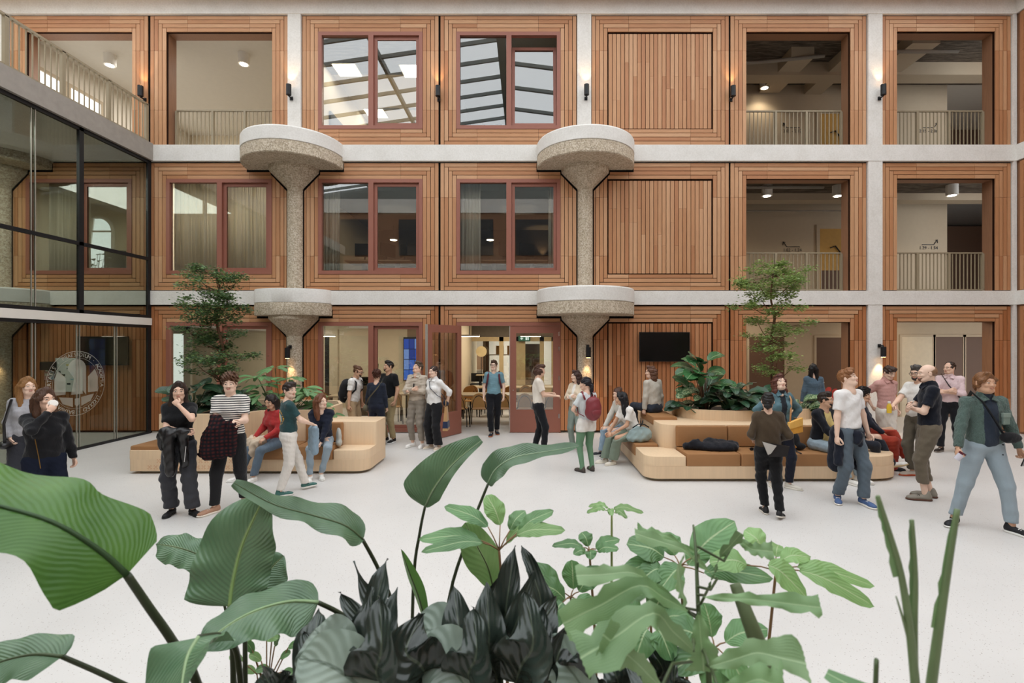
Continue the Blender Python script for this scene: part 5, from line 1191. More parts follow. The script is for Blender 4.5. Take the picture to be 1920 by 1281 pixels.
cross = dict(lh=(-.03, -.185, 1.17), rh=(.03, -.215, 1.205), lelb=(.95, -.05, -1), relb=(-.95, -.05, -1), lcurl=.55, rcurl=.55)
pock = dict(lh=(.2, -.06, .92), rh=(-.2, -.06, .92), lelb=(.7, .8, 0), relb=(-.7, .8, 0))
# left edge
J = person('sweat', 'woman in a grey sweatshirt with long blond hair beside the glass wall', 52, 6.5, 1.66, 40, (25, 4), True, 'fair', 'wavy', '8a6238', shirt='a9a8ac', sleeve='long', trousers='33343a', leg='wide', shoes=('2a2a2a', 'dddddd'), hem=.86,
           rh=(-.16, -.06, .93), lh=(.25, -.0, .86))
drape('shoulder_bag', [ellip((-.20, -.1, .86), (.07, .15, .06), .02)], M_LEATHERB, None, 'black crescent shoulder bag on the grey sweatshirt woman', 'bag', .003, frame=J['MS'])
s1 = strap([(-.2, -.2, .89), (-.215, -.13, 1.15), (-.15, -.06, 1.47), (-.2, .09, 1.3), (-.21, .05, .89)], .016, .006, M_LEATHERB, parent=bpy.data.objects['shoulder_bag'])
J = person('cup', 'woman drinking from a white cup in a black bomber jacket and two-tone trousers', 84, 5.3, 1.62, 62, (8, 4), True, 'light', 'wavy', '4a3020', shirt='17171a', sleeve='long', trousers=ombre('cdb99c', '1d2230', .46, .62), leg='wide', hem=.86,
           rh=(-.03, -.215, 1.515), relb=(-1, -.5, -1.2), lh=(.27, -.02, .84), rcurl=.95, lcurl=.55, width=1.08, shirt_fold=.004)
h = J['hcn']+J['hm']@np.array([0, -.145, -.05])*J['hs']
e = tag(empty('paper_cup', wpt(J, h)), 'white paper cup with lid at the lips of the bomber jacket woman', 'cup'); e.rotation_euler = (R(60), 0, R(62))
smoothed(MB().cyl((0, 0, -.115), (0, 0, -.01), .030, .041, 20).build('cup_body', M_WHITE, e)); smoothed(MB().cyl((0, 0, -.012), (0, 0, .004), .044, .042, 20).cyl((0,0,.004), (0,0,.014), .036, .034, 20).build('cup_lid', M_WHITE, e))
MB().tube([(-.12, -.115, 1.2), (-.1, -.15, 1.0), (-.08, -.14, .86)], .004, 5).build('zip', flat('brass_zip', '8a6a34', .4, .8), J['body']).scale = (J['s'],)*3
# black tee woman and striped man
J = person('chin', 'woman in a black tee with straight dark hair resting her chin on her hand', 336, 6.05, 1.64, 18, (14, 2), True, 'light', 'long', '2a1c16', shirt='131417', trousers='3c3d42', leg='wide', hem=.98, shoes=('17171a', '1c1c1c'), lace='17171a',
           lh=(.05, -.20, 1.475), lelb=(1, -.6, -1.2), lcurl=.95, rh=(.13, -.22, 1.13), relb=(-1, -.2, -.8), lf=(.17, -.05, 0, 40), rf=(-.10, .05, 0, -8))
drape('leather_jacket', [capsule((-.1, -.2, 1.14), (.16, -.21, 1.12), .06, .055, .03), capsule((-.05, -.22, 1.08), (-.03, -.23, .62), .075, .06, .05), capsule((.1, -.2, 1.06), (.12, -.19, .70), .06, .045, .05), capsule((-.15, -.16, 1.08), (-.15, -.14, .92), .05, .035, .04)], M_LEATHERB, None, 'black leather jacket hung over the arms of the black tee woman', 'jacket', .006, frame=J['MS'])
MB().tube([(.16, -.275, .95), (.14, -.27, .75)], .006, 5).build('zip', M_CHROME, bpy.data.objects['leather_jacket'])
J = person('striped', 'man in a striped tee with crossed tattooed arms and brown-orange sneakers', 432, 6.3, 1.72, 12, (8, 0), False, 'fair', 'curly', '5a3c28', shirt=stripes(), trousers='1e1e20', leg='straight', shoes=('ad856c', 'e8dfd0'), hem=.83,
           **dict(cross, lh=(-.0, -.24, 1.12), rh=(.08, -.255, 1.15)), lf=(.13, .12, 0, 8), rf=(-.13, -.16, 0, -38), beard=None)
h = J['hcn']; 
Geo().add(*sdf_mesh([capsule(h+J['hm']@np.array([-.024, -.092, -.052])*J['hs'], h+J['hm']@np.array([.024, -.092, -.052])*J['hs'], .0055, .0055)], .006, .02), 0).build('moustache', [hairmat('8a6a50')], J['body'])
drape('plaid_shirt', [capsule((-.1, -.24, 1.17), (.14, -.25, 1.12), .06, .05, .03), capsule((-.08, -.27, 1.06), (-.12, -.26, .82), .11, .13, .05), capsule((.08, -.25, 1.06), (.06, -.25, .8), .08, .09, .05), capsule((-.12, -.2, 1.22), (-.02, -.22, 1.16), .05, .05, .03), capsule((-.2, -.2, .95), (-.3, -.12, .74), .06, .05, .05)], plaid('dark_plaid', '1c1718', '4a2020', '14151a'), None, 'dark red plaid shirt hanging over the striped man\'s arms', 'shirt', .01, frame=J['MS'])
wr = J['lwr']; MB().tube([tuple(wr+np.array([.032*math.cos(a)*.2, .034*math.cos(a), .034*math.sin(a)])) for a in [2*PI*i/12 for i in range(13)]], .009, 6).build('wrist_watch', M_BLACK, J['body'])
# green tee in white trousers, back turned
M_PRY = cloth('d8a53a'); M_PRW = cloth('b9c4c6')
def backprint(C, mi):
    x, y, z = C[:, 0], C[:, 1], C[:, 2]; r = np.hypot(x, z-1.22); b = (y > .04) & (np.abs(x) < .15)
    mi[b & (r < .075) & (x > -.045)] = 1; mi[b & (r < .075) & (x <= -.03)] = 2
    a = np.arctan2(z-1.22, x); mi[b & (r > .095) & (r < .118) & (np.sin(a*22) > -.2)] = 2; mi[b & (r > .095) & (r < .118) & (np.sin(a*22) > -.2) & (x < 0)] = 1; return mi
J = person('green', 'short-haired person in a printed green tee and white trousers turning away', 541, 6.9, 1.56, 128, (-62, 3), True, 'fair', 'swept', '2a1d18', shirt=[cloth('2a4749'), M_PRY, M_PRW], trousers='e4ded6', leg='straight', hem=.93, shoes=('3f6a63', 'e6e2da'),
           lh=(.08, -.36, 1.06), lelb=(1, .4, -.8), rh=(-.12, -.34, 1.08), relb=(-1, .5, -.8), lf=(.10, -.28, 0, 10), rf=(-.07, .14, 0, -5), paint=backprint, width=1.08, lknee=(.1, -1, 0))
drape('denim_jacket', [capsule((-.12, -.36, 1.02), (.1, -.38, .98), .05, .05, .03), capsule((-.07, -.38, .95), (-.05, -.38, .62), .065, .06, .05), capsule((.08, -.38, .92), (.1, -.36, .66), .06, .05, .05)], cloth('8ba1b1', .9, 9), None, 'light blue denim jacket held by the person in the green tee', 'jacket', .007, frame=J['MS'])
# seated on the left bench
J = person('red', 'seated person in a red top and jeans half hidden behind the green tee person', 520, 8.02, 1.62, -25, (10, -15), True, 'tan', 'long', '1f1613', shirt='a8302f', sleeve='long', trousers='586572', leg='straight', shoes=('e8e4de', 'e8e4de'), seat=.45, hem=.88,
           lf=(.13, -.55, 0, 12), rf=(-.16, -.6, 0, -10), lh=(.12, -.34, 1.02), rh=(-.14, -.34, 1.02), lean=8)
drape('cream_coat', [capsule((-.22, -.22, .62), (.02, -.3, .62), .08, .07, .05), capsule((-.2, -.34, .6), (-.22, -.40, .38), .1, .08, .05), capsule((-.05, -.38, .6), (-.1, -.42, .42), .08, .06, .05)], cloth('cdb9a2', .8, 9), None, 'cream coat across the lap of the seated person in red', 'coat', .012, frame=J['MS'])
J = person('navy', 'seated woman in a navy sweater and light jeans with long brown hair', 604, 8.05, 1.66, 18, (42, 6), True, 'fair', 'wavy', '6a4028', shirt='1b2030', sleeve='long', trousers='919fa9', leg='slim', shoes=('e8e6e0', 'e8e6e0'), seat=.45, hem=.88,
           lf=(.02, -.42, 0, 12), rf=(-.14, -.5, 0, 0), lh=(.0, -.36, .90), rh=(-.1, -.36, .88), lean=16, shirt_fold=.004)
drape('canvas_bag', [ellip((.27, .04, .60), (.05, .09, .15), .03), ellip((.27, .0, .5), (.06, .1, .06), .03)], cloth('b5b5ae'), None, 'pale canvas bag on the left bench behind the navy sweater woman', 'bag', .006, frame=J['MS'])
# group behind the left bench
J = person('pack', 'man in a white tee with a topknot and a black backpack', 662, 10.35, 1.66, 78, (2, -14), False, 'tan', 'topbun', '5a3a24', shirt='e8e5e0', trousers='b59a78', hem=.86, lean=8, lh=(.25, -.08, .88), rh=(-.24, -.04, .86), beard='3a2618', shoes=('e8e4de', 'e8e4de'))
glasses(J)
def backpack(J, c, label, w_=.16, h=.22, z=1.2, flap=None, mat=None, straps=True):
    m = mat or cloth(c, .3, 14, .7); s = J['s']
    e = tag(empty('backpack'), label, 'backpack'); e.matrix_world = J['M']@Matrix.Translation(J['hip'])@Matrix(J['Mr'].tolist()).to_4x4()@Matrix.Translation((0, 0, -.94*s))@Matrix.Scale(s, 4)
    V, Q = sdf_mesh([ellip((0, .22, z), (w_, .12, h), .05), ellip((0, .2, z-.1), (w_*1.02, .12, h*.6), .05), ellip((0, .2, z+.1), (w_*.9, .1, h*.6), .05)], .014, .03, .003, 4, [((0, .115, 0), (0, -1, 0))]); Geo().add(V, Q, 0).build('pack_body', [m], e)
    V, Q = sdf_mesh([ellip((0, .31, z-.07), (w_*.7, .045, h*.42), .03)], .014); Geo().add(V, Q, 0).build('front_pocket', [m], e)
    for sx in (-1, 1): strap([(sx*.12, .12, z+.16), (sx*.125, .03, 1.505), (sx*.13, -.1, 1.40), (sx*.15, -.115, 1.25), (sx*.19, .0, 1.1), (sx*.15, .13, z-.14)], .022, .008, m, 'shoulder_strap', e)
    if flap: V, Q = sdf_mesh([ellip((0, .24, z+.12), (w_*1.04, .125, .1), .03)], .014); Geo().add(V, Q, 0).build('flap', [flap], e)
    strap([(-.03, .16, z+.2), (0, .18, z+.26), (.03, .16, z+.2)], .008, .006, m, 'grab_handle', e)
    return e
backpack(J, '1a1a1c', 'big black backpack on the topknot man', .17, .27, 1.16)
J = person('curlyback', 'curly-haired person in a navy jacket with a khaki strap seen from behind', 706, 10.15, 1.55, 178, (8, 0), True, 'light', 'curly', '4a281c', shirt='222836', sleeve='long', trousers='1f2433', hem=.82, width=1.12, shoes=('17171a', '17171a'))
e = drape('crossbody_bag', [ellip((.24, .04, .9), (.06, .1, .08), .02)], cloth('6b6450'), None, 'khaki crossbody bag on the curly-haired person in navy', 'bag', .003, frame=J['MS']); strap([(.24, .06, .95), (.13, .15, 1.14), (-.06, .15, 1.36), (-.13, .02, 1.505), (-.06, -.14, 1.36), (.16, -.14, 1.1), (.23, 0, .95)], .022, .006, cloth('6b6450'), 'strap', e)
J = person('blacktee', 'tall man in a black tee and khaki trousers behind the curly-haired person', 729, 10.55, 1.75, -28, (-18, 8), False, 'tan', 'short', '241a15', shirt='101114', trousers='a5946f', leg='straight', hem=.88, lh=(.22, -.05, .9), lelb=(.6, .8, 0), rh=(-.2, -.15, .95), shoes=('1a1a1a', 'e8e8e8'), beard='241a15')
J = person('linen', 'man in a beige linen shirt with crossed arms and grey trousers looking up', 782, 10.05, 1.75, -18, (-22, 22), False, 'light', 'short', '4a3a2c', shirt='bfb2a2', sleeve='long', trousers='8f867a', leg='straight', hem=.84, shoes=('ece9e4', 'ece9e4'), collar=True, shirt_fold=.004, ankle=.14, **cross)
b_ = MB().tube([(.02, -.155, 1.31), (.022, -.165, 1.26), (.018, -.16, 1.21)], .014, 7); b_.build('folded_sunglasses', M_BLACK, J['body'])
J = person('whitelady', 'smiling woman in a white blouse with a dark strap and black trousers', 814, 9.85, 1.67, -30, (-10, 3), True, 'fair', 'lowpony', '33221a', shirt='e9e7e4', sleeve='rolled', trousers='18181b', leg='wide', hem=.84, shoes=('c9b9a4', 'e8e4dc'), collar=True, shirt_fold=.004, lh=(.24, .14, .98), rh=(-.2, .1, .95), lelb=(1, .4, 0))
e = tag(empty('tote_bag', wpt(J, (.26, .06, .0))), 'brown and navy tote bag behind the white blouse woman', 'tote bag')
M_KRAFT = cloth('b08a5e'); smoothed(MB().quadbox([(-.05,-.14,.40),(.05,-.14,.40),(.05,.14,.40),(-.05,.14,.40),(-.02,-.07,.86),(.02,-.07,.86),(.02,.07,.86),(-.02,.07,.86)]).build('bag_body', M_KRAFT, e)); smoothed(MB().quadbox([(-.053,-.135,.45),(.053,-.135,.45),(.053,.135,.45),(-.053,.135,.45),(-.044,-.12,.58),(.044,-.12,.58),(.044,.12,.58),(-.044,.12,.58)]).build('colour_band', cloth('27304a'), e)); strap([(0, -.06, .86), (0, -.03, 1.0), (0, .03, 1.0), (0, .06, .86)], .008, .006, M_KRAFT, 'handle', e)
e = drape('crossbody_bag', [ellip((.22, .12, .98), (.05, .08, .07), .02)], cloth('2a3040'), None, 'dark crossbody bag of the white blouse woman', 'bag', .003, frame=J['MS']); strap([(.22, .1, 1.04), (.16, -.09, 1.15), (.02, -.155, 1.3), (-.12, -.03, 1.5), (-.1, .13, 1.35), (.12, .15, 1.12), (.22, .12, 1.04)], .016, .006, cloth('2a3040'), 'strap', e)
# doorway
J = person('door', 'man with glasses in a blue tee stepping through the open door', 926, 11.4, 1.73, 0, (-8, 10), False, 'fair', 'short', '4a3222', shirt='7397a3', trousers='15161b', hem=.84, shoes=('20222c', 'a5603a'), lh=(.235, -.05, .90), rh=(-.235, -.05, .9), lf=(.06, .16, 0, 12), rf=(-.05, -.12, 0, -5))
glasses(J); backpack(J, '5a2630', 'dark red backpack on the blue tee man', .13, .2, 1.25)
# conversation right of the door
J = person('cream', 'man in a cream tee and black trousers talking with raised forearms', 1010, 9.65, 1.71, 92, (14, -2), False, 'light', 'shaggy', '4a2f22', shirt='e6ddd0', trousers='16171c', hem=.84, lh=(.12, -.26, 1.16), rh=(-.12, -.34, 1.13), lelb=(.4, .8, -1), relb=(-.4, .8, -1), shoes=('d8cfc2', 'e8e4dc'), lf=(.09, .08), rf=(-.09, -.10), width=.95)
J = person('blazer', 'woman in a beige blazer with crossed arms facing the cream tee man', 1081, 9.75, 1.58, -42, (-22, 0), True, 'fair', 'bob', '3c2620', shirt='dccbb2', sleeve='long', trousers='8f9c92', leg='straight', hem=.74, shoes=('e0dcd4', 'e0dcd4'), shirt_fold=.0035, open_front=('efeae2', .035, .95), **cross)
J = person('tights', 'woman in white shorts and green tights with a red backpack', 1100, 8.12, 1.555, -152, (35, -4), True, 'light', 'lowpony', '15121a', shirt='d3d8d8', trousers='e9e5de', leg='baggy', shorts=.42, hem=.86, shoes=('4a423c', '3a342f'), lace='3a342f', lh=(.10, -.22, 1.08), rh=(-.1, -.22, 1.1), lelb=(1, .2, -.8), relb=(-1, .2, -.8))
MB_ = sdf_mesh([capsule(J[q+'hip']*.5+J[q+'kn']*.5, J[q+'kn'], .078, .056, .03) for q in 'lr']+[capsule(J[q+'kn'], J[q+'an'], .056, .038, .03) for q in 'lr']+[capsule(J[q+'an'], J[q+'an']+np.array([0, -.05, -.04]), .036, .03, .02) for q in 'lr'], .0145)
Geo().add(*MB_, 0).build('tights', [flat('green_tights', '64886a', .7)], J['body'])
backpack(J, '7d2f36', 'dark red leather backpack on the woman in green tights', .15, .2, 1.2, None, flat('oxblood_leather', '7d3238', .45, spec=.4))
# seated at the left side of the right bench
J = person('olive', 'seated woman in a white tee and olive trousers with long black hair', 1190, 8.75, 1.66, -72, (-34, -6), True, 'tan', 'long', '120f12', shirt='ece7e0', trousers='7d8a7a', leg='wide', seat=.44, hem=.9, lean=24, lf=(.05, -.48, 0, 14), rf=(-.12, -.56, 0, -6), lh=(.05, -.44, .97), rh=(-.18, -.46, .9), shoes=('e6ded0', 'e6ded0'), lace='2a2a2a')
e = drape('sage_bag', [ellip((.0, 0, .12), (.2, .11, .14), .05), ellip((-.05, 0, .06), (.19, .12, .07), .04)], cloth('93a5a4', .5, 9), None, 'sage green shoulder bag with black straps beside the olive trousers woman', 'bag', .006); e.location = (1.93, dY(8.45), .43)
strap([(-.14, -.05, .24), (-.05, -.08, .31), (.06, -.06, .3), (.14, -.04, .25)], .014, .01, M_BLACK, 'strap', e); strap([(-.02, -.09, .27), (.02, -.1, .34), (.03, -.06, .36)], .02, .012, M_BLACK, 'strap', e)
J = person('pale', 'seated person in a pale striped shirt behind the olive trousers woman', 1176, 9.35, 1.68, -70, (30, -4), False, 'light', 'topbun', '4a2e20', shirt='cfcac0', sleeve='long', trousers='8fa3b3', seat=.44, lean=20, lf=(.05, -.46, 0, 10), rf=(-.12, -.52, 0, -5), lh=(.05, -.4, .95), rh=(-.16, -.42, .92), shoes=('2a2a30', 'e0ddd6'))
J = person('ontop', 'person in a grey-beige top sitting on the upper cushion with their back turned', 1226, 9.2, 1.62, -150, (60, 0), False, 'light', 'bob', '5a3a28', shirt='bdb5a8', sleeve='long', trousers='2f343f', seat=.84, lean=6, zf=0, lf=(.1, -.42, .45), rf=(-.1, -.42, .45), shoes=('2a2a2a', '2a2a2a'))
# right group
J = person('teal', 'woman in a teal jacket with sunglasses on her hair and a yellow bag', 1462, 7.2, 1.655, 2, (2, 18), True, 'fair', 'bob', '5a3024', shirt='56737b', sleeve='long', trousers='191b28', leg='straight', hem=.93, shoes=('d8d2c6', 'e8e2d6'), lh=(.2, .06, 1.0), rh=(-.2, .06, 1.0), lelb=(1, .2, .1), relb=(-1, .2, .1), lf=(.12, -.05, 0, 40), rf=(-.1, .05, 0, -10), open_front=('22262c', .045, .9), collar=True, shirt_fold=.0035)
glasses(J, up=1)
e = tag(empty('yellow_bag'), 'yellow and orange crossbody bag on the teal jacket woman', 'bag'); e.matrix_world = J['MS']
smoothed(MB().quadbox([(.02, -.23, .86), (.25, -.2, .90), (.25, -.14, .90), (.02, -.16, .86), (.04, -.22, 1.03), (.24, -.2, 1.1), (.24, -.15, 1.1), (.04, -.16, 1.03)]).build('bag_body', cloth('d99a3c', .2), e)); smoothed(MB().quadbox([(.02, -.237, .95), (.245, -.207, 1.0), (.245, -.15, 1.0), (.02, -.165, .95), (.035, -.232, 1.045), (.245, -.205, 1.115), (.245, -.145, 1.115), (.035, -.155, 1.045)]).build('bag_flap', cloth('e8b25a', .2), e))
strap([(.06, -.18, 1.04), (.09, -.15, 1.2), (.12, -.11, 1.38), (.13, 0, 1.5), (.14, .12, 1.3), (.24, .05, 1.08), (.24, -.17, 1.08)], .014, .006, flat('tan_strap', 'c08a58', .5), 'strap', e)
J = person('brown', 'woman in a brown bomber jacket and black trousers walking away with a bun', 1440, 6.1, 1.50, 168, (-14, 14), True, 'light', 'bun', '16120f', shirt='4a3d2e', sleeve='long', trousers='121214', leg='straight', hem=.90, shoes=('1a1a1c', 'd6cfc4'), lh=(.16, -.18, 1.05), rh=(-.2, -.16, 1.05), lf=(.04, .02, 0, 6), rf=(-.1, .22, .02, -30, 14), ankle=.12, shirt_fold=.004, width=1.05)
e = tag(empty('bag_silver'), 'black and silver envelope bag held behind the brown jacket woman', 'bag'); e.name = 'envelope_bag'; e.matrix_world = J['MS']
smoothed(MB().quadbox([(-.2, .15, .88), (.04, .16, .87), (.04, .23, .87), (-.2, .2, .88), (-.24, .15, 1.02), (.12, .15, 1.07), (.12, .18, 1.07), (-.24, .18, 1.02)]).build('bag_body', M_LEATHERB, e)); m = MB(); m.quadbox([(.12, .175, 1.075), (-.06, .2, 1.03), (.02, .225, .92), (.06, .225, .9), (.12, .187, 1.075), (-.06, .215, 1.03), (.02, .237, .92), (.06, .235, .9)]); m.build('silver_flap', flat('silver_leather', 'b9b5ae', .3, .3), e)
J = person('yellow', 'seated bearded man in an open black shirt over a yellow tee', 1535, 7.86, 1.76, 24, (22, 4), False, 'tan', 'short', '2a1e17', shirt='15171e', sleeve='rolled', trousers='93a3ad', leg='straight', seat=.44, hem=.88, lean=10, lf=(.2, -.5, 0, 10), rf=(-.05, -.5, 0, 0), lh=(.02, -.36, .97), rh=(-.04, -.36, .96), lelb=(1, 0, -.6), relb=(-1, 0, -.6), open_front=('d6bf7e', .075, .86), beard='2a1e17', shoes=('e4e0d8', 'e4e0d8'))
J = person('denimback', 'person with long black hair in a denim jacket behind the right planter', 1525, 10.6, 1.68, 170, (-10, 0), True, 'light', 'long', '120f10', shirt='566a7a', sleeve='long', trousers='25272d', hem=.9)
M_NAVY = cloth('1a1e2a', .8, 9)
J = person('jeans', 'man in a white tee and blue jeans with a navy jacket tied at his waist', 1592, 6.5, 1.785, 22, (20, 20), False, 'fair', 'swept', '8a5c38', shirt='eae7e4', trousers='5c6872', leg='baggy', hem=.985, shoes=('4a628c', 'e8e2d8'), lh=(.31, -.06, .83), rh=(-.26, -.02, .86), lcurl=.95, lf=(.10, -.12, 0, -18), rf=(-.08, .1, 0, -50), lelb=(.6, .5, 0))
def tied(J, label):
    o = drape('tied_jacket', [ellip((0, .01, .95), (.185, .14, .05), .03), capsule((-.02, -.14, .93), (-.07, -.15, .84), .05, .035, .02), capsule((.03, -.14, .93), (.0, -.15, .8), .045, .03, .02), capsule((-.17, 0, .93), (-.21, .0, .56), .06, .055, .04), capsule((.19, .03, .92), (.23, .05, .46), .08, .07, .05), capsule((.0, .12, .9), (0, .15, .5), .13, .13, .06)], M_NAVY, J['body'], None, None, .005)
    o['label'] = label
tied(J, 'navy jacket knotted round the waist')
J = person('curlyred', 'seated person in red trousers with dark curly hair behind the white tee man', 1616, 8.45, 1.7, 62, (-20, 0), True, 'tan', 'curly', '1c1413', shirt='2a2c38', sleeve='long', trousers='a8402e', leg='wide', seat=.45, lf=(.06, -.62, .20, 10, -20), rf=(-.1, -.42, 0, 0), lh=(.1, -.3, .98), rh=(-.1, -.3, 1.0), shorts=None, shoek='loafer', shoes=('16151a', '16151a'), lknee=(.1, -.7, 1))
J = person('darkleg', 'seated person in dark trousers and white sneakers crossing a leg behind the white tee man', 1584, 8.2, 1.74, 48, (0, 0), False, 'light', 'short', '2a2018', shirt='38424f', sleeve='long', trousers='20232c', leg='straight', seat=.45, lf=(.14, -.62, .12, 12, -18), rf=(-.05, -.45, 0, 0), shoes=('e9e6e0', 'b8a078'), lknee=(.1, -.8, 1), lean=12)
J = person('pink', 'man in a pink polo and white trousers leaning against the right bench end', 1662, 8.75, 1.735, 12, (-6, -22), False, 'fair', 'swept', '3a281e', shirt='c99a92', trousers='e2dbcf', leg='straight', hem=.93, shoes=('e4ddd0', 'b39a74'), lh=(.235, .0, .93), rh=(-.18, .12, 1.0), lf=(-.05, -.12, 0, 10), rf=(-.02, .14, 0, -10), collar=True, lknee=(.6, -1, .2))
J = person('bald', 'bald man in a black polo and olive cropped trousers with crossed arms', 1742, 6.66, 1.84, -118, (10, 0), False, 'fair', 'bald', '8a6a50', shirt='131722', trousers='6b6152', leg='straight', hem=.90, shoes=('8a8478', '5a3a2c'), lace='2a2a2a', ankle=.22, lf=(.10, -.06, 0, 12), rf=(-.09, .03, 0, -4), collar=True, beard='6a4a38', **cross)
J = person('greyhair', 'bearded man with glasses mostly hidden behind the bald man', 1722, 7.75, 1.78, -78, (12, -6), False, 'light', 'short', '4a4642', shirt='e4e0da', trousers='5f574a', hem=.9, shoes=('d8d0c4', 'c8562c'), rh=(-.08, -.4, 1.12), relb=(-.8, .4, -1), lh=(.1, -.2, 1.1), beard='2c2420', rcurl=.95)
glasses(J); hb_ = J['rwr']+unit(J['rwr']-J['rel'])*.09
e = tag(empty('juice_bottle', wpt(J, hb_+np.array([0, -.02, -.08]))), 'small yellow juice bottle with a pale cap held beside the bald man', 'bottle'); smoothed(MB().tube([(0,0,0), (0,0,.005), (0,0,.11), (0,0,.14), (0,0,.155)], [.03, .034, .034, .02, .018], 14).build('bottle_body', flat('juice_yellow', 'e0b83a', .2, spec=.6), e)); MB().cyl((0,0,.155), (0,0,.185), .02, n=12).build('bottle_cap', M_WHITE, e)
J = person('pinkshirt', 'man in a pale pink shirt with crossed arms by the brown doors', 1781, 9.6, 1.765, -52, (-28, 2), False, 'light', 'receding', '33231a', shirt='dcc3c4', sleeve='rolled', trousers='16171c', hem=.86, shoes=('2a211c', '8a8074'), collar=True, shirt_fold=.004, lf=(.1, .1, 0, 10), rf=(-.12, -.1, 0, -10), **cross)
e = drape('crossbody_bag', [ellip((.22, .1, .94), (.05, .09, .08), .02)], M_LEATHERB, None, 'black crossbody bag of the pink shirt man', 'bag', .003, frame=J['MS']); strap([(.22, .08, 1.0), (.17, -.12, 1.08), (.02, -.165, 1.3), (-.12, -.03, 1.505), (-.08, .14, 1.35), (.14, .15, 1.1), (.22, .11, 1.0)], .02, .006, M_LEATHERB, 'strap', e)
M_FLEECE = cloth('5a6d66', 1.0, 60, .95, 'green_fleece')
J = person('fleece', 'man in a green fleece jacket with a black sling bag and light jeans', 1845, 5.6, 1.79, -6, (2, 6), False, 'tan', 'curtain', '7a5232', shirt=M_FLEECE, sleeve='long', trousers='95a3ab', leg='straight', hem=.735, shoes=('17181c', 'e6e4de'), lace='e6e4de', lh=(.33, -.06, .86), rh=(-.33, -.08, .90), lf=(.19, -.12, 0, 20), rf=(-.24, .10, 0, -52), open_front=('2a3340', .075, .86), collar=True, rcurl=.95, lcurl=.95, shirt_fold=.0035, width=1.05, ankle=.12, beard=None, lelb=(1, .5, 0), relb=(-1, .5, 0))
q = smoothed(MB().quadbox([(.075, -.158, 1.19), (.165, -.128, 1.19), (.165, -.11, 1.19), (.075, -.135, 1.19), (.075, -.160, 1.31), (.165, -.130, 1.31), (.165, -.11, 1.31), (.075, -.135, 1.31)]).build('chest_pocket', cloth('77897f'), J['body'])); q.scale = (J['s'],)*3
q = MB().quadbox([(.072, -.164, 1.27), (.168, -.134, 1.27), (.168, -.11, 1.27), (.072, -.135, 1.27), (.072, -.164, 1.315), (.168, -.134, 1.315), (.168, -.11, 1.315), (.072, -.135, 1.315)]).build('pocket_flap', cloth('84958b'), J['body']); q.scale = (J['s'],)*3
for k in range(5): q = MB().cyl((.082, -.152+.006*(k-2)**2*.3, .86+k*.11), (.082, -.14, .86+k*.11), .008, n=8).build('button', M_BLACK, J['body']); q.scale = (J['s'],)*3
e = drape('sling_bag', [ellip((.15, -.155, 1.05), (.11, .045, .062), .03)], cloth('17171a', .4), None, 'black sling bag across the chest of the green fleece man', 'bag', .004, frame=J['MS']); strap([(.06, -.17, 1.1), (-.02, -.165, 1.25), (-.1, -.12, 1.43), (-.13, 0, 1.53), (-.08, .15, 1.4), (.14, .16, 1.15), (.26, .0, 1.08)], .022, .006, M_BLACK, 'strap', e)
h = J['rwr']+unit(J['rwr']-J['rel'])*.085+np.array([.01, -.03, 0])
e = tag(empty('glass_cup', wpt(J, h)), 'small cup of dark drink in the right hand of the fleece jacket man', 'cup'); e.rotation_euler = (R(18), R(30), 0); smoothed(MB().cyl((0,0,-.05), (0,0,.05), .03, .036, 16).build('cup_body', flat('clear_cup', 'c9c6d0', .1, spec=.6), e)); MB().cyl((0,0,.012), (0,0,.051), .0335, .0365, 16).build('drink', flat('dark_drink', '5a2630', .2), e)
h = J['lwr']+unit(J['lwr']-J['lel'])*.09+np.array([.0, -.03, -.02])
e = tag(empty('smartphone', wpt(J, h)), 'dark phone in the left hand of the fleece jacket man', 'phone'); MB().box(-.037, .037, -.005, .005, -.075, .075).build('phone_body', M_BLACK, e); MB().box(-.034, .034, -.0062, -.005, -.07, .07).build('phone_screen', flat('dark_display', '0b0c0d', .18), e); e.rotation_euler = (.3, 0, .5)
# things left on the right bench
e = drape('dark_jacket', [capsule((-.5, .02, .06), (-.3, .0, .07), .06, .075, .03), ellip((.05, -.02, .05), (.34, .16, .085), .05), capsule((-.25, .0, .05), (.25, -.08, .06), .07, .07, .05), capsule((-.1, .08, .1), (.35, .04, .07), .09, .07, .05), capsule((-.42, -.02, .12), (-.3, .02, .16), .035, .03, .03)], cloth('191a20', .9, 8), None, 'dark jacket lying on the front cushions of the right bench', 'jacket', .004, clips=[((0,0,.006), (0,0,-1))]); e.location = (2.98, dY(7.8), .425); e.scale = (.92, .9, .95)
e = tag(empty('sunglasses', (3.56, dY(7.72), .43)), 'black sunglasses folded on the right bench cushion beside the brown jacket woman', 'sunglasses')
for sx in (-1, 1): MB().tube([(sx*.04+.03*math.cos(a), .02*0, .025+.022*math.sin(a)) for a in [2*PI*i/10 for i in range(11)]], .006, 5).box(sx*.04-.026, sx*.04+.026, -.002, .002, .006, .044).build('lens', M_BLACK, e); MB().tube([(sx*.07, 0, .03), (sx*.06, .06, .02), (-sx*.02, .07, .01)], .004, 5).build('temple', M_BLACK, e)
e = drape('shoulder_bag', [ellip((0, 0, .13), (.16, .09, .14), .05)], cloth('1b1b1f'), None, 'black bag leaning on the back cushion of the right bench', 'bag', .005, clips=[((0,0,.004), (0,0,-1))]); e.location = (3.9, dY(7.86), .427)
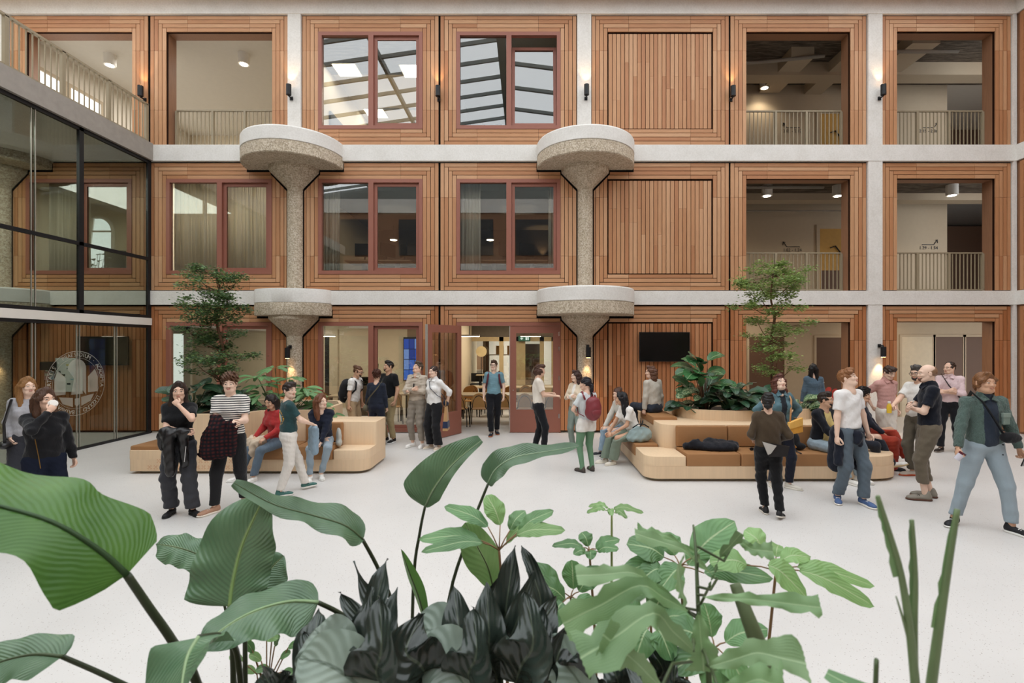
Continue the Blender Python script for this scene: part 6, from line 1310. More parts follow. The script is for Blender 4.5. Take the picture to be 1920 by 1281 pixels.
e = tag(empty('rucksack', (4.18, dY(7.83), .427)), 'black rucksack with yellow straps beside the seated bearded man', 'backpack'); V, Q = sdf_mesh([ellip((0, 0, .15), (.15, .1, .16), .05), ellip((.1, -.06, .06), (.12, .06, .06), .03)], .013, clips=[((0,0,.004), (0,0,-1))]); Geo().add(V, Q, 0).build('pack_body', [cloth('15161a')], e); strap([(-.08, -.1, .27), (-.12, -.13, .2), (-.05, -.14, .12), (.02, -.13, .05)], .022, .008, cloth('d89a2c'), 'strap', e); strap([(.02, -.12, .04), (-.03, -.25, .02), (-.0, -.33, .005)], .012, .006, M_BLACK, 'strap', e)
# ================================================================ plants
def mk_leaf(name, c, c2, vein, rough=.38, veins=16, trans=.18, blotch=None, along=False, vs=.06, bs=.16):
    t = NT(name); uv = t.add('ShaderNodeUVMap'); sx = t.add('ShaderNodeSeparateXYZ'); t.link(uv.outputs[0], sx.inputs[0])
    # v across (0..1, .5 = midrib), u along
    ab = t.add('ShaderNodeMath', operation='SUBTRACT'); t.link(sx.outputs[1], ab.inputs[0]); ab.inputs[1].default_value = .5
    aa = t.add('ShaderNodeMath', operation='ABSOLUTE'); t.link(ab.outputs[0], aa.inputs[0])
    mid = t.ramp(aa.outputs[0], [(.018, (1,1,1)), (.032, (0,0,0))])
    ma = t.add('ShaderNodeMath', operation='MULTIPLY_ADD'); t.link(aa.outputs[0], ma.inputs[0]); ma.inputs[1].default_value = -.7
    if along: ma.inputs[1].default_value = 1; ma.inputs[2].default_value = 0
    else: t.link(sx.outputs[0], ma.inputs[2])
    nz = t.noise(t.pos(obj=True), 9, 2); nm = t.add('ShaderNodeMath', operation='MULTIPLY_ADD'); t.link(nz, nm.inputs[0]); nm.inputs[1].default_value = .10; t.link(ma.outputs[0], nm.inputs[2])
    mv = t.add('ShaderNodeMath', operation='MULTIPLY'); t.link(nm.outputs[0], mv.inputs[0]); mv.inputs[1].default_value = veins*2*PI
    sn = t.add('ShaderNodeMath', operation='SINE'); t.link(mv.outputs[0], sn.inputs[0])
    n = t.noise(t.pos(obj=True), 7, 3); col = t.mix(t.ramp(n, [(.3, (0,0,0)), (.7, (1,1,1))]), lin(c), lin(c2))
    oi = t.add('ShaderNodeObjectInfo'); hs = t.add('ShaderNodeHueSaturation'); mr = t.add('ShaderNodeMapRange'); t.link(oi.outputs['Random'], mr.inputs[0]); mr.inputs[3].default_value = .82; mr.inputs[4].default_value = 1.18
    t.link(mr.outputs[0], hs.inputs['Value']); t.link(col, hs.inputs['Color']); col = hs.outputs[0]
    s01 = t.ramp(sn.outputs[0], [(.6, (0,0,0)), (1, (1,1,1))])
    if blotch:
        bl = t.ramp(t.noise(t.pos(obj=True), 45, 3), [(.45, (0,0,0)), (.55, (1,1,1))]); edge = t.ramp(aa.outputs[0], [(.28, (1,1,1)), (.42, (0,0,0))])
        mm = t.add('ShaderNodeMath', operation='MULTIPLY'); t.link(bl, mm.inputs[0]); t.link(edge, mm.inputs[1]); col = t.mix(mm.outputs[0], col, lin(blotch))
    f = t.add('ShaderNodeMath', operation='MULTIPLY'); t.link(s01, f.inputs[0]); f.inputs[1].default_value = vs
    col = t.mix(f.outputs[0], col, lin(vein)); col = t.mix(mid, col, lin(vein))
    t.base(col); t.rough(rough, .5)
    b = t.add('ShaderNodeBump'); b.inputs['Strength'].default_value = bs; b.inputs['Distance'].default_value = .004; t.link(sn.outputs[0], b.inputs['Height']); t.link(b.outputs[0], t.b.inputs['Normal'])
    tr = t.add('ShaderNodeBsdfTranslucent'); t.link(col, tr.inputs[0]); mx = t.add('ShaderNodeMixShader'); mx.inputs[0].default_value = trans
    t.link(t.b.outputs[0], mx.inputs[1]); t.link(tr.outputs[0], mx.inputs[2]); t.link(mx.outputs[0], t.n['Material Output'].inputs[0]); return t.m
L_BIRD = mk_leaf('strelitzia_leaf', '4f6f50', '6b8968', '93a877', .27, 20, .15, None, False, .07, .26)
L_BIRDY = mk_leaf('strelitzia_leaf_backlit', '45702f', '5a853c', '3c5f2a', .36, 24, .36)
L_DARK = mk_leaf('dark_lance_leaf', '232c26', '36413a', '4c5748', .23, 7, .04, None, False, .05, .3)
L_SCHEF = mk_leaf('umbrella_leaf', '5a8553', '6f9a62', 'a8c090', .36, 9, .25)
L_SCHEFL = mk_leaf('umbrella_leaf_young', '7fa865', '93ba78', 'b9cf9c', .4, 9, .35)
L_PALM = mk_leaf('fishtail_leaf', '678c59', '86a873', '9cb888', .42, 16, .25, None, True, .07, .08)
L_PALM2 = mk_leaf('fishtail_leaf_pale', '7fa36c', '97b884', 'a8c496', .42, 16, .3, None, True, .07, .08)
L_BUSH = mk_leaf('glossy_bush_leaf', '24402c', '31523a', '5d7a5a', .28, 8, .08)
L_FIG = mk_leaf('fig_leaf', '2f5a34', '3f6d40', '86a576', .25, 7, .12)
L_DIEF = mk_leaf('dieffenbachia_leaf', '3c5f3c', '4a6d46', '5f8055', .35, 9, .15, 'b9c89a')
M_STEM = flat('green_stem', '4a5a38', .5, noise=.08); M_STEMD = flat('dark_stem', '39422c', .5, noise=.08); M_STEMR = flat('reddish_stem', '8a6a48', .5); M_TWIG = flat('twig_bark', '6a4e3a', .85, noise=.12)
def cat(P, u):    # Catmull-Rom through control points
    n = len(P)-1; x = min(max(u, 0), 1)*n; i = min(int(x), n-1); t = x-i
    p0, p1, p2, p3 = P[max(i-1, 0)], P[i], P[i+1], P[min(i+2, n)]
    return .5*((2*p1)+(p2-p0)*t+(2*p0-5*p1+4*p2-p3)*t*t+(3*p1-p0-3*p2+p3)*t**3)
def prof_lance(u): return math.sin(PI*min(1, max(0, u))**.85)**.95 if 0 < u < 1 else 0
def prof_bird(u): return min(1, (u/.12)**.6 if u < .12 else 1)*(1 if u < .6 else max(0, 1-((u-.6)/.4)**2.2))
def prof_bl(u): return (min(1, u/.18))**.55*(1 if u < .6 else (max(0, 1-((u-.6)/.4)**3))**.7)
def prof_ov(u): return math.sin(PI*u**1.15)**.62
def prof_fan(u): return .06+u**.85
def leaf_mesh(name, spine, wl, wr, mat, parent=None, up=None, fold=.25, nu=18, nv=6, profile=prof_bird, ripple=.0, jag=0, seed=0, curl=0):
    """blade from a 3-D midrib; wl / wr = half widths; up = list of normals (or one) along the midrib"""
    rnd = random.Random(seed); P = [np.asarray(p, float) for p in spine]; U = up if isinstance(up, list) else [up]; U = [np.asarray(x, float) for x in U]
    v = []; uv = []
    for i in range(nu+1):
        u = i/nu; c = cat(P, u); t = unit(cat(P, min(1, u+.02))-cat(P, max(0, u-.02))); n = unit(cat(U, u) if len(U) > 1 else U[0]); n = unit(n-t*(n@t)); s = np.cross(t, n)
        w0 = (profile[0](u), profile[1](u)) if isinstance(profile, tuple) else (profile(u),)*2; jl, jr = (1-jag*rnd.random(), 1-jag*rnd.random()) if u > .25 else (1, 1)
        for j in range(-nv, nv+1):
            a = j/nv; w_ = wl*jl*w0[0] if a < 0 else wr*jr*w0[1]; x = a*w_
            h = abs(x)*fold-curl*w_*a*a+ripple*math.sin(u*22+seed+(2 if a < 0 else 0))*a*a
            tip = (-jag*.10*abs(w_)*((i+j) % 2)) if (jag and i == nu) else 0
            v.append(c+s*x+n*h+t*tip); uv.append((u, .5+.5*a))
    m = 2*nv+1; f = []
    for i in range(nu):
        for j in range(m-1): f.append((i*m+j, i*m+j+1, (i+1)*m+j+1, (i+1)*m+j))
    return mesh(name, np.array(v), np.array(f), mat, parent, None, True, uv)
def rib(spine, r, mat, parent, name='midrib'): 
    P = [np.asarray(p, float) for p in spine]; pts = [cat(P, i/14) for i in range(15)]
    return MB().tube(pts, [r*(1-.75*i/14) for i in range(15)], 6).build(name, mat, parent, True)
def stem(pts, r0, r1, mat, parent, name='stem'):
    P = [np.asarray(p, float) for p in pts]; q = [cat(P, i/16) for i in range(17)]
    return MB().tube(q, [r0+(r1-r0)*i/16 for i in range(17)], 8).build(name, mat, parent, True)
def A(px, py, d): return np.array(at(px, py, d))
CAMP = np.array([0, -D, HC])
def tocam(p): return unit(CAMP-np.asarray(p))
# ---- the planter the camera looks over (just below the frame)
pl = tag(empty('planter_box', (0, 0, 0)), 'pale oak planter below the camera full of tropical plants', 'planter')
PP = rrect(-1.75, 1.75, dY(.55), dY(2.02), .25, 6)
n = len(PP); I = rrect(-1.68, 1.68, dY(.62), dY(1.95), .2, 6)
v = [(x, y, 0) for x, y in PP]+[(x, y, .56) for x, y in PP]+[(x, y, .56) for x, y in I]+[(x, y, .45) for x, y in I]
mesh('planter_wall', v, [(r*n+k, r*n+(k+1) % n, (r+1)*n+(k+1) % n, (r+1)*n+k) for r in range(3) for k in range(n)], M_PALE, pl)
tag(MB().prism(I, .40, .48).build('soil', M_SOIL, pl), kind='stuff')
def ground(px, d, z=.47):
    d = min(d, 1.9); px = VX+max(-1.6, min(1.6, (px-VX)*d/F))*F/d
    return np.array([(px-VX)*d/F, d-D, z])
# ---- bird-of-paradise leaves, each with its petiole
bop = []
def bird(label, spine, wl, wr, up, base, d0, mat=L_BIRD, fold=.25, r=.011, mid=M_STEM, ripple=.01, curl=0, seed=1, profile=prof_bird, stemmat=M_STEMD):
    e = tag(empty('strelitzia_plant', ground(base[0], base[1])), label, 'plant', 'bird-of-paradise leaves in front of the camera'); e.location = (0, 0, 0)
    S = [A(*p) for p in spine]; U = [unit(np.array(x, float)) for x in up] if isinstance(up, list) else up
    leaf_mesh('leaf_blade', S, wl, wr, mat, e, U, fold, 28, 7, profile, ripple, 0, seed, curl); rib(S, r*.62, mid, e)
    b = ground(*base); s0 = S[0]; t0 = unit(S[0]-S[1])
    mids = [A(*p) for p in d0] if d0 else []
    stem([b]+mids+[s0], r, r*.7, stemmat, e, 'petiole'); return e
# big backlit leaf at the left, seen from below
bird('large backlit green leaf arching in from the far left', [(238, 1078, 1.15), (190, 1035, 1.12), (110, 985, 1.08), (20, 955, 1.05), (-120, 925, 1.0), (-230, 930, .98)], .115, .155, [(0, -.45, .9), (0, -.35, .9), (0, -.3, .95), (0, -.3, .95)], (470, 1.5), [(372, 1290, 1.34), (325, 1205, 1.26), (280, 1140, 1.2)], L_BIRDY, -.12, .012, flat('rib_dark_green', '2f4a26'), .006, 0, 3, (lambda u: min(1, .03+(u/.16)**.8)*(1+.18*math.sin(u*9+.6)), lambda u: min(1, .62+(u/.15)*.38)*(1+.05*math.sin(u*9+2))))
bird('dark green leaf entering at the lower left corner', [(118, 1232, 1.2), (60, 1228, 1.2), (-10, 1245, 1.18), (-90, 1280, 1.15)], .06, .055, [(-.1, -.3, .95), (0, -.5, .85), (.2, -.6, .7)], (520, 1.5), [(360, 1360, 1.38), (230, 1283, 1.27)], L_BIRD, .2, .008, M_STEM, .004, .2, 5)
bird('upright ribbed leaf with a pale midrib at the left', [(430, 1138, 1.55), (437, 1090, 1.57), (455, 1020, 1.6), (492, 940, 1.62)], .125, .105, [(.25, -.85, .4), (.3, -.85, .4), (.25, -.8, .55), (0, -.6, .8)], (440, 1.6), [(437, 1250, 1.58)], L_BIRD, .12, .010, flat('pale_rib', '8fae6a'), .010, .1, 2, prof_bl)
bird('small dark leaf behind the upright ribbed leaf', [(395, 1052, 1.95), (360, 1035, 1.95), (325, 1025, 1.95), (292, 1020, 1.97)], .065, .06, [(0, -.5, .85), (-.2, -.6, .8), (-.3, -.7, .6)], (455, 2.0), [(430, 1180, 1.95)], L_BIRD, .15, .006, M_STEM, .01, .3, 7)
bird('folded dark leaf right of the upright ribbed leaf', [(465, 1110, 1.8), (490, 1085, 1.8), (515, 1058, 1.82), (532, 1042, 1.83)], .05, .085, [(.3, -.6, .7), (.3, -.6, .7)], (460, 1.8), [(458, 1180, 1.8)], L_BIRD, .3, .006, M_STEM, .004, .2, 8)
bird('broad leaf with its midrib curving down to the left', [(597, 1130, 1.45), (545, 1128, 1.42), (480, 1145, 1.35), (420, 1178, 1.28), (370, 1225, 1.22)], .10, .065, [(.1, -.55, .8), (0, -.6, .8), (-.2, -.65, .7), (-.3, -.7, .6)], (800, 1.7), [(730, 1240, 1.6), (655, 1163, 1.52)], L_BIRD, .1, .009, flat('pale_rib2', '8ba578'), .008, .15, 9)
bird('grey-green leaf hanging down at the bottom left', [(372, 1195, 1.2), (352, 1230, 1.15), (342, 1280, 1.08), (340, 1340, 1.0)], .095, .10, [(0, -.75, .6), (0, -.9, .3), (0, -1, .1)], (470, 1.5), [(452, 1290, 1.4), (430, 1200, 1.3)], L_BIRD, .12, .009, flat('pale_rib3', '93ab80'), .006, .15, 11)
bird('long leaf reaching left with a yellow tip over the sneakers', [(680, 1012, 1.75), (645, 985, 1.72), (580, 965, 1.68), (510, 945, 1.62), (438, 905, 1.58)], .075, .085, [(.5, -.2, .8), (.1, -.4, .9), (0, -.5, .85), (-.1, -.6, .75)], (770, 1.9), [(742, 1170, 1.85), (715, 1080, 1.8)], L_BIRD, .25, .009, M_STEM, .008, .15, 13, lambda u: min(1, .15+(u/.2)**.7)*(1-.85*u**1.6))
bird('upright twisted leaf over the centre of the floor', [(797, 950, 2.0), (815, 915, 2.0), (850, 870, 2.02), (903, 826, 2.05)], .125, .045, [(.3, -.75, .5), (.3, -.75, .5), (.2, -.8, .5), (0, -.8, .5)], (768, 2.0), [(775, 1100, 2.0), (787, 1000, 2.0)], L_BIRD, .22, .0075, flat('pale_rib4', '8fa585'), .004, .12, 15, lambda u: min(1, .2+(u/.3)**.8)*(1-.8*u**2.2))
bird('long leaf bending to the right over the centre of the floor', [(915, 908, 1.95), (930, 880, 1.95), (965, 858, 1.95), (1020, 848, 1.97), (1085, 837, 2.0)], .07, .055, [(-.7, -.55, .3), (-.4, -.65, .6), (-.2, -.6, .8), (0, -.5, .85), (0, -.4, .9)], (825, 1.9), [(838, 1150, 1.9), (880, 1000, 1.92)], L_BIRD, .3, .0075, flat('pale_rib5', '8fa585'), .006, .15, 17, lambda u: min(1, .35+(u/.3)**.8)*(1-.8*u**2.5))
bird('narrow rolled young leaf in the centre', [(800, 1175, 1.8), (785, 1120, 1.8), (768, 1075, 1.8), (752, 1030, 1.8)], .024, .024, [(-.2, -.9, .2), (-.2, -.9, .2)], (805, 1.8), [], mk_leaf('rolled_leaf', '5d8a45', '6a9a4e', '7aa85a'), -.8, .006, M_STEM, 0, 0, 19, prof_lance)
bird('plain light green leaf behind the umbrella plant', [(925, 1105, 1.75), (915, 1065, 1.75), (895, 1025, 1.76), (872, 980, 1.78)], .065, .06, [(.1, -.8, .5), (.1, -.8, .5)], (930, 1.75), [(930, 1180, 1.75)], L_SCHEFL, .1, .005, M_STEM, .003, .1, 21, prof_ov)
# ---- dark lance leaves
def lances(label, blades, base):
    e = tag(empty('peace_lily', (0, 0, 0)), label, 'plant', 'dark lance-leaved plants in front of the camera')
    for i, (bx, by, tx, ty, d, w_) in enumerate(blades):
        p1 = A(tx, ty, d+.03); p0 = A(bx, by, d); p0 = p0*.74+p1*.26; m_ = (p0+p1)/2+np.array([.025*math.sin(i*1.7), -.04, .02]); q = np.array([random.uniform(-.5, .5), -.9, .35])
        o = leaf_mesh('leaf', [p0, (p0+m_)/2+np.array([.012*math.sin(i*2.3), -.01, 0]), m_+np.array([.02*math.sin(i*1.9), 0, 0]), p1+np.array([0, .03, -.0])], w_*.8, w_*.8, L_DARK, e, q, .42, 20, 5, prof_lance, .012, 0, i)
        g0 = ground(base[0]+(bx-base[0])*.3, base[1]); stem([g0, (g0+p0)/2+np.array([0, -.01, .0]), p0+(m_-p0)*.05], .007, .004, M_STEMD, e, 'leaf_stalk')
    return e
lances('clump of dark lance leaves left of the centre', [(700, 1290, 720, 1055, 1.35, .066), (760, 1320, 655, 1060, 1.5, .05), (655, 1300, 590, 1155, 1.3, .075), (800, 1300, 790, 1165, 1.22, .085), (640, 1340, 560, 1200, 1.2, .085), (720, 1350, 705, 1130, 1.15, .085), (850, 1330, 780, 1160, 1.32, .06), (600, 1300, 480, 1265, 1.25, .05), (660, 1330, 690, 1110, 1.28, .07)] + [(random.uniform(620, 850), 1330, x_, y_, random.uniform(1.25, 1.5), random.uniform(.05, .075)) for x_, y_ in ((560, 1230), (610, 1180), (630, 1120), (680, 1170), (740, 1110), (765, 1200), (820, 1215), (845, 1250), (520, 1270))], (720, 1.4))
lances('clump of dark lance leaves in the centre', [(930, 1290, 965, 1030, 1.4, .07), (1000, 1280, 978, 1030, 1.5, .06), (930, 1300, 848, 1108, 1.35, .075), (1010, 1300, 1045, 1128, 1.3, .075), (960, 1340, 985, 1120, 1.2, .085), (880, 1340, 885, 1150, 1.22, .08), (1040, 1340, 1085, 1170, 1.25, .07), (940, 1330, 910, 1100, 1.3, .075)] + [(random.uniform(880, 1060), 1330, x_, y_, random.uniform(1.25, 1.5), random.uniform(.05, .075)) for x_, y_ in ((870, 1180), (905, 1140), (935, 1090), (1000, 1080), (1020, 1150), (1060, 1200), (1085, 1235), (850, 1230), (960, 1180))], (960, 1.45))
lances('low clump of dark leaves under the fishtail palm', [(1180, 1330, 1130, 1215, 1.4, .055), (1220, 1330, 1200, 1200, 1.45, .05), (1260, 1340, 1275, 1215, 1.4, .055), (1150, 1340, 1075, 1240, 1.35, .06), (1300, 1340, 1345, 1240, 1.4, .05), (1210, 1350, 1180, 1250, 1.3, .06), (1100, 1345, 1100, 1200, 1.38, .05)], (1200, 1.45))
# silvery broad leaves between the clumps
e = tag(empty('silver_leaf_plant', (0,0,0)), 'broad silvery green leaves between the dark clumps', 'plant')
L_SILV = mk_leaf('silver_leaf', '6d7d70', '8a988a', '5d6d5d', .3, 8, .1)
for i, (p, q, d, w_) in enumerate((((870, 1240), (780, 1185), 1.3, .075), ((880, 1300), (790, 1240), 1.2, .085), ((640, 1310), (590, 1180), 1.2, .075), ((720, 1340), (560, 1235), 1.12, .08), ((1120, 1340), (1010, 1215), 1.2, .06))):
    a, b = A(*p, d), A(*q, d+.05); leaf_mesh('leaf', [a, (a*2+b)/3+np.array([0,0,.03]), (a+2*b)/3+np.array([0,0,.03]), b], w_, w_, L_SILV, e, np.array([.1, -.7, .7]), .12, 16, 5, prof_ov, .004, 0, i); stem([ground(p[0], 1.4), a+np.array([0,0,-.15]), a], .006, .004, M_STEMD, e, 'leaf_stalk')
# ---- umbrella plants
def umbrella(label, hub, leaves, mat, basepx, w_=.03, stalk=M_STEMR, pet=.25):
    e = tag(empty('umbrella_plant', (0,0,0)), label, 'plant', 'umbrella plants in front of the camera'); h = A(*hub)
    for i, (bx, by, tx, ty, dd, wk) in enumerate(leaves):
        b, t_ = A(bx, by, hub[2]+dd*.5), A(tx, ty, hub[2]+dd); m_ = (b+t_)/2+np.array([0, 0, .012])
        leaf_mesh('leaflet', [b, (b+m_)/2+np.array([0,0,.006]), m_, t_], w_*wk, w_*wk, mat if not isinstance(mat, list) else mat[i % len(mat)], e, np.array([.15*math.sin(i*2), -.55, .8]), .14, 14, 4, prof_ov, .003, 0, i, .1)
        MB().tube([h, (h+b)/2+np.array([0,0,.004]), b], [.0026, .0022, .002], 5).build('leaflet_stalk', stalk, e, True)
    g0 = ground(*basepx); stem([g0, (g0*.5+h*.5)+np.array([.02, .0, .0]), h], .007, .004, stalk, e); return e
umbrella('light green umbrella plant left of the centre stalks', (936, 1032, 1.7), [(915, 988, 833, 950, .05, 1.05), (938, 985, 912, 928, .08, 1.35), (956, 995, 985, 958, .08, 1.0), (972, 998, 1038, 958, .02, 1.0), (968, 1004, 1060, 995, -.03, 1.0), (898, 1012, 785, 1012, 0, 1.15), (905, 1018, 790, 1035, -.06, .9), (950, 1020, 985, 985, .1, .6)], [L_SCHEF, L_SCHEFL, L_SCHEF], (945, 1.7))
umbrella('small pale umbrella sprig standing highest', (1147, 962, 1.9), [(1135, 957, 1100, 962, .02, .5), (1140, 953, 1103, 950, .06, .42), (1143, 966, 1140, 960, .0, .3), (1153, 962, 1176, 972, -.05, .48), (1150, 955, 1207, 962, .05, .55), (1143, 960, 1148, 968, -.08, .4)], L_SCHEFL, (1120, 1.8), .03, flat('pale_stalk', '9aa86a', .5))
umbrella('small dark umbrella sprig below the pale one', (1105, 1032, 1.85), [(1093, 1027, 1035, 1024, .0, .6), (1103, 1025, 1090, 998, .07, .95), (1117, 1030, 1162, 1012, .03, .8), (1120, 1035, 1160, 1030, -.04, .7), (1098, 1038, 1075, 1040, -.03, .6), (1107, 1038, 1108, 1050, -.06, .7)], L_SCHEF, (1110, 1.8), .033)
umbrella('large umbrella plant right of the centre', (1275, 1062, 1.6), [(1245, 1045, 1175, 1020, .0, 1.25), (1265, 1042, 1240, 1000, .1, 1.15), (1300, 1045, 1378, 978, .06, 1.45), (1240, 1062, 1165, 1075, -.03, .95), (1242, 1068, 1195, 1095, -.08, .9), (1278, 1066, 1235, 1110, -.1, 1.0), (1290, 1060, 1330, 1035, .05, .9), (1320, 1075, 1450, 1085, -.02, 1.0)], L_SCHEF, (1280, 1.6), .042)
umbrella('pale umbrella plant reaching furthest to the right', (1455, 1070, 1.55), [(1430, 1030, 1395, 995, .08, 1.2), (1400, 1060, 1330, 1055, .0, 1.25), (1465, 1052, 1520, 1045, .05, .85), (1440, 1060, 1512, 1120, -.05, 1.3), (1495, 1063, 1640, 1100, .02, .9), (1498, 1070, 1640, 1138, -.04, 1.1), (1455, 1045, 1460, 1022, .1, .8)], L_SCHEFL, (1370, 1.55), .036)
umbrella('dull green umbrella leaves behind the lance clump', (1070, 1120, 1.75), [(1050, 1110, 985, 1060, 0, 1.1), (1075, 1105, 1072, 1050, .06, 1.0), (1085, 1110, 1130, 1065, .05, 1.0), (1060, 1125, 1000, 1090, -.05, 1.0), (1080, 1125, 1120, 1170, -.05, 1.1), (1055, 1130, 1030, 1180, -.1, 1.1)], L_SCHEF, (1070, 1.7), .042)
# low plants filling the right half
umbrella('low umbrella leaves at the right of the bottom edge', (1340, 1215, 1.45), [(1320, 1205, 1250, 1175, 0, 1.1), (1335, 1195, 1320, 1130, .08, 1.1), (1360, 1205, 1440, 1180, .02, 1.0), (1330, 1225, 1260, 1260, -.06, 1.1), (1355, 1225, 1400, 1290, -.1, 1.2), (1345, 1230, 1330, 1300, -.1, 1.1)], L_SCHEF, (1340, 1.4), .042)
umbrella('low umbrella leaves under the large umbrella plant', (1220, 1170, 1.5), [(1205, 1160, 1150, 1130, 0, 1.0), (1225, 1155, 1250, 1110, .05, 1.0), (1240, 1165, 1300, 1160, 0, 1.0), (1215, 1180, 1190, 1240, -.1, 1.1), (1232, 1180, 1260, 1240, -.1, 1.1)], L_SCHEF, (1220, 1.45), .042)
# ---- fishtail palm leaves (ragged fans, nearest the camera)
e = tag(empty('fishtail_palm', (0,0,0)), 'fishtail palm with ragged wedge leaves nearest the camera', 'plant')
fans = [(1285, 1140, 1190, 1075, 1080, 1080, 1.0, .035), (1290, 1145, 1200, 1098, 1055, 1170, .95, .05), (1300, 1220, 1225, 1150, 1088, 1235, .85, .062), (1285, 1140, 1275, 1095, 1270, 1060, 1.0, .062), (1310, 1150, 1315, 1210, 1320, 1260, .95, .05), (1320, 1120, 1420, 1125, 1540, 1140, 1.0, .03), (1345, 1085, 1280, 1030, 1190, 1000, 1.15, .03), (1380, 1010, 1410, 1030, 1450, 1035, 1.15, .035), (1310, 1040, 1250, 1005, 1195, 995, 1.2, .025), (1330, 1250, 1420, 1225, 1512, 1245, .85, .05), (1270, 1130, 1215, 1115, 1160, 1120, 1.0, .022), (1330, 1100, 1350, 1045, 1390, 1000, 1.15, .022), (1240, 1290, 1190, 1240, 1130, 1190, .85, .05), (1350, 1300, 1420, 1275, 1470, 1290, .8, .045)]
hub = A(1300, 1160, 1.05); rach = stem([ground(1330, 1.2), A(1330, 1290, 1.1), A(1312, 1180, 1.05), A(1305, 1040, 1.12), A(1300, 985, 1.18)], .008, .0025, M_STEM, e, 'rachis')
stem([A(1500, 1400, 1.0), A(1440, 1255, 1.03), A(1405, 1165, 1.05), A(1378, 1095, 1.09)], .024, .012, flat('palm_sheath', '5d6a48', noise=.12), e, 'trunk')
for i, (bx, by, mx_, my, tx, ty, d, w_) in enumerate(fans):
    a, m_, b = A(bx, by, d), A(mx_, my, d-.02), A(tx, ty, d-.03)
    leaf_mesh('leaflet', [a, (a+m_)/2, m_, (m_+b)/2, b], w_*.88, w_*.74, L_PALM if i % 3 else L_PALM2, e, np.array([.65*math.sin(i*2.4), -.55, .65]), .18, 16, 6, prof_fan if ty > -1 else prof_fan, .004, .5, i+3, .1)
    MB().tube([a, hub*.3+a*.7, A(1308, min(1240, by+15), 1.06)], .003, 5).build('leaflet_stalk', M_STEM, e, True)
# ---- cut stalks at the right, nearest
M_CUT = flat('cut_stalk_green', '74885f', .5, noise=.12)
e = tag(empty('cut_stalk_plant', (0,0,0)), 'three ragged cut leaf stalks rising at the right near the camera', 'plant')
for i, (pts, r0, r1, wd) in enumerate((([(1720, 1330, .78), (1708, 1200, .78), (1690, 1080, .78), (1668, 1000, .78), (1646, 930, .78)], .007, .003, .010), ([(1715, 1330, .78), (1714, 1190, .79), (1716, 1080, .8), (1710, 975, .8)], .006, .003, .009), ([(1740, 1330, .8), (1760, 1180, .8), (1778, 1060, .8), (1795, 955, .8)], .008, .004, .009), ([(1708, 1215, .78), (1693, 1160, .78), (1680, 1118, .78)], .003, .001, .002))):
    P = [A(*p) for p in pts]; stem(P, r0, r1, M_CUT, e, 'stalk')
    if wd > .005: leaf_mesh('torn_blade', P[-3:], wd*1.15, wd*.9, L_PALM, e, np.array([.3, -.9, .2]), -.5, 14, 3, lambda u: 1-.6*u**3, .0, .35, i)
MB().tube([A(1718, 1330, .78), ground(1720, .86)], .009, 8).tube([A(1740, 1330, .8), ground(1738, .88)], .009, 8).build('stalk_base', M_STEM, e, True)
e = tag(empty('corner_leaf_plant', (0,0,0)), 'single light green leaf cut by the bottom edge at the right', 'plant'); a, b = A(1550, 1262, .8), A(1640, 1310, .75); leaf_mesh('leaf', [a, (a*2+b)/3, (a+2*b)/3, b], .02, .03, L_SCHEF, e, np.array([0, -.5, .85]), .1, 12, 3, lambda u: .4+.6*u); stem([ground(1600, .9), A(1640, 1330, .78), b], .004, .003, M_STEM, e)
# small bush at the lower left of the centre
e = tag(empty('small_leaf_shrub', (0,0,0)), 'small-leaved green shrub beside the thin dark stems at the bottom', 'plant')
for i, (x, y, r) in enumerate(((500, 1200, 0), (515, 1212, 1), (475, 1225, 2), (490, 1240, 2.6), (525, 1235, .4), (510, 1195, 1.4), (470, 1210, 2.2), (540, 1215, .2), (505, 1255, 3.4), (480, 1262, 2.9), (530, 1260, -.4), (620, 1165, .5), (455, 1240, 2.8))):
    a = A(x, y, 1.9); t_ = a+np.array([math.cos(r)*.05, -.01, math.sin(r)*.04+.01]); leaf_mesh('leaf', [a, (a+t_)/2+np.array([0,0,.006]), t_], .016, .016, L_SCHEFL if i % 3 == 0 else L_SCHEF, e, np.array([.1, -.6, .8]), .15, 8, 2, prof_ov)
    MB().tube([ground(500, 1.9), A(500+(x-500)*.4, 1265, 1.9), a], .0025, 5).build('twig', M_STEMR, e, True)
for px in (433, 458): e = tag(empty('bare_stem', (0,0,0)), 'thin dark upright stem %s at the bottom left' % ('under the upright leaf' if px < 440 else 'right of the other thin stem'), 'plant stem'); stem([ground(px+4, 1.6), A(px+3, 1240, 1.6), A(px, 1190 if px < 440 else 1110, 1.6)], .006, .005, M_STEMD, e)
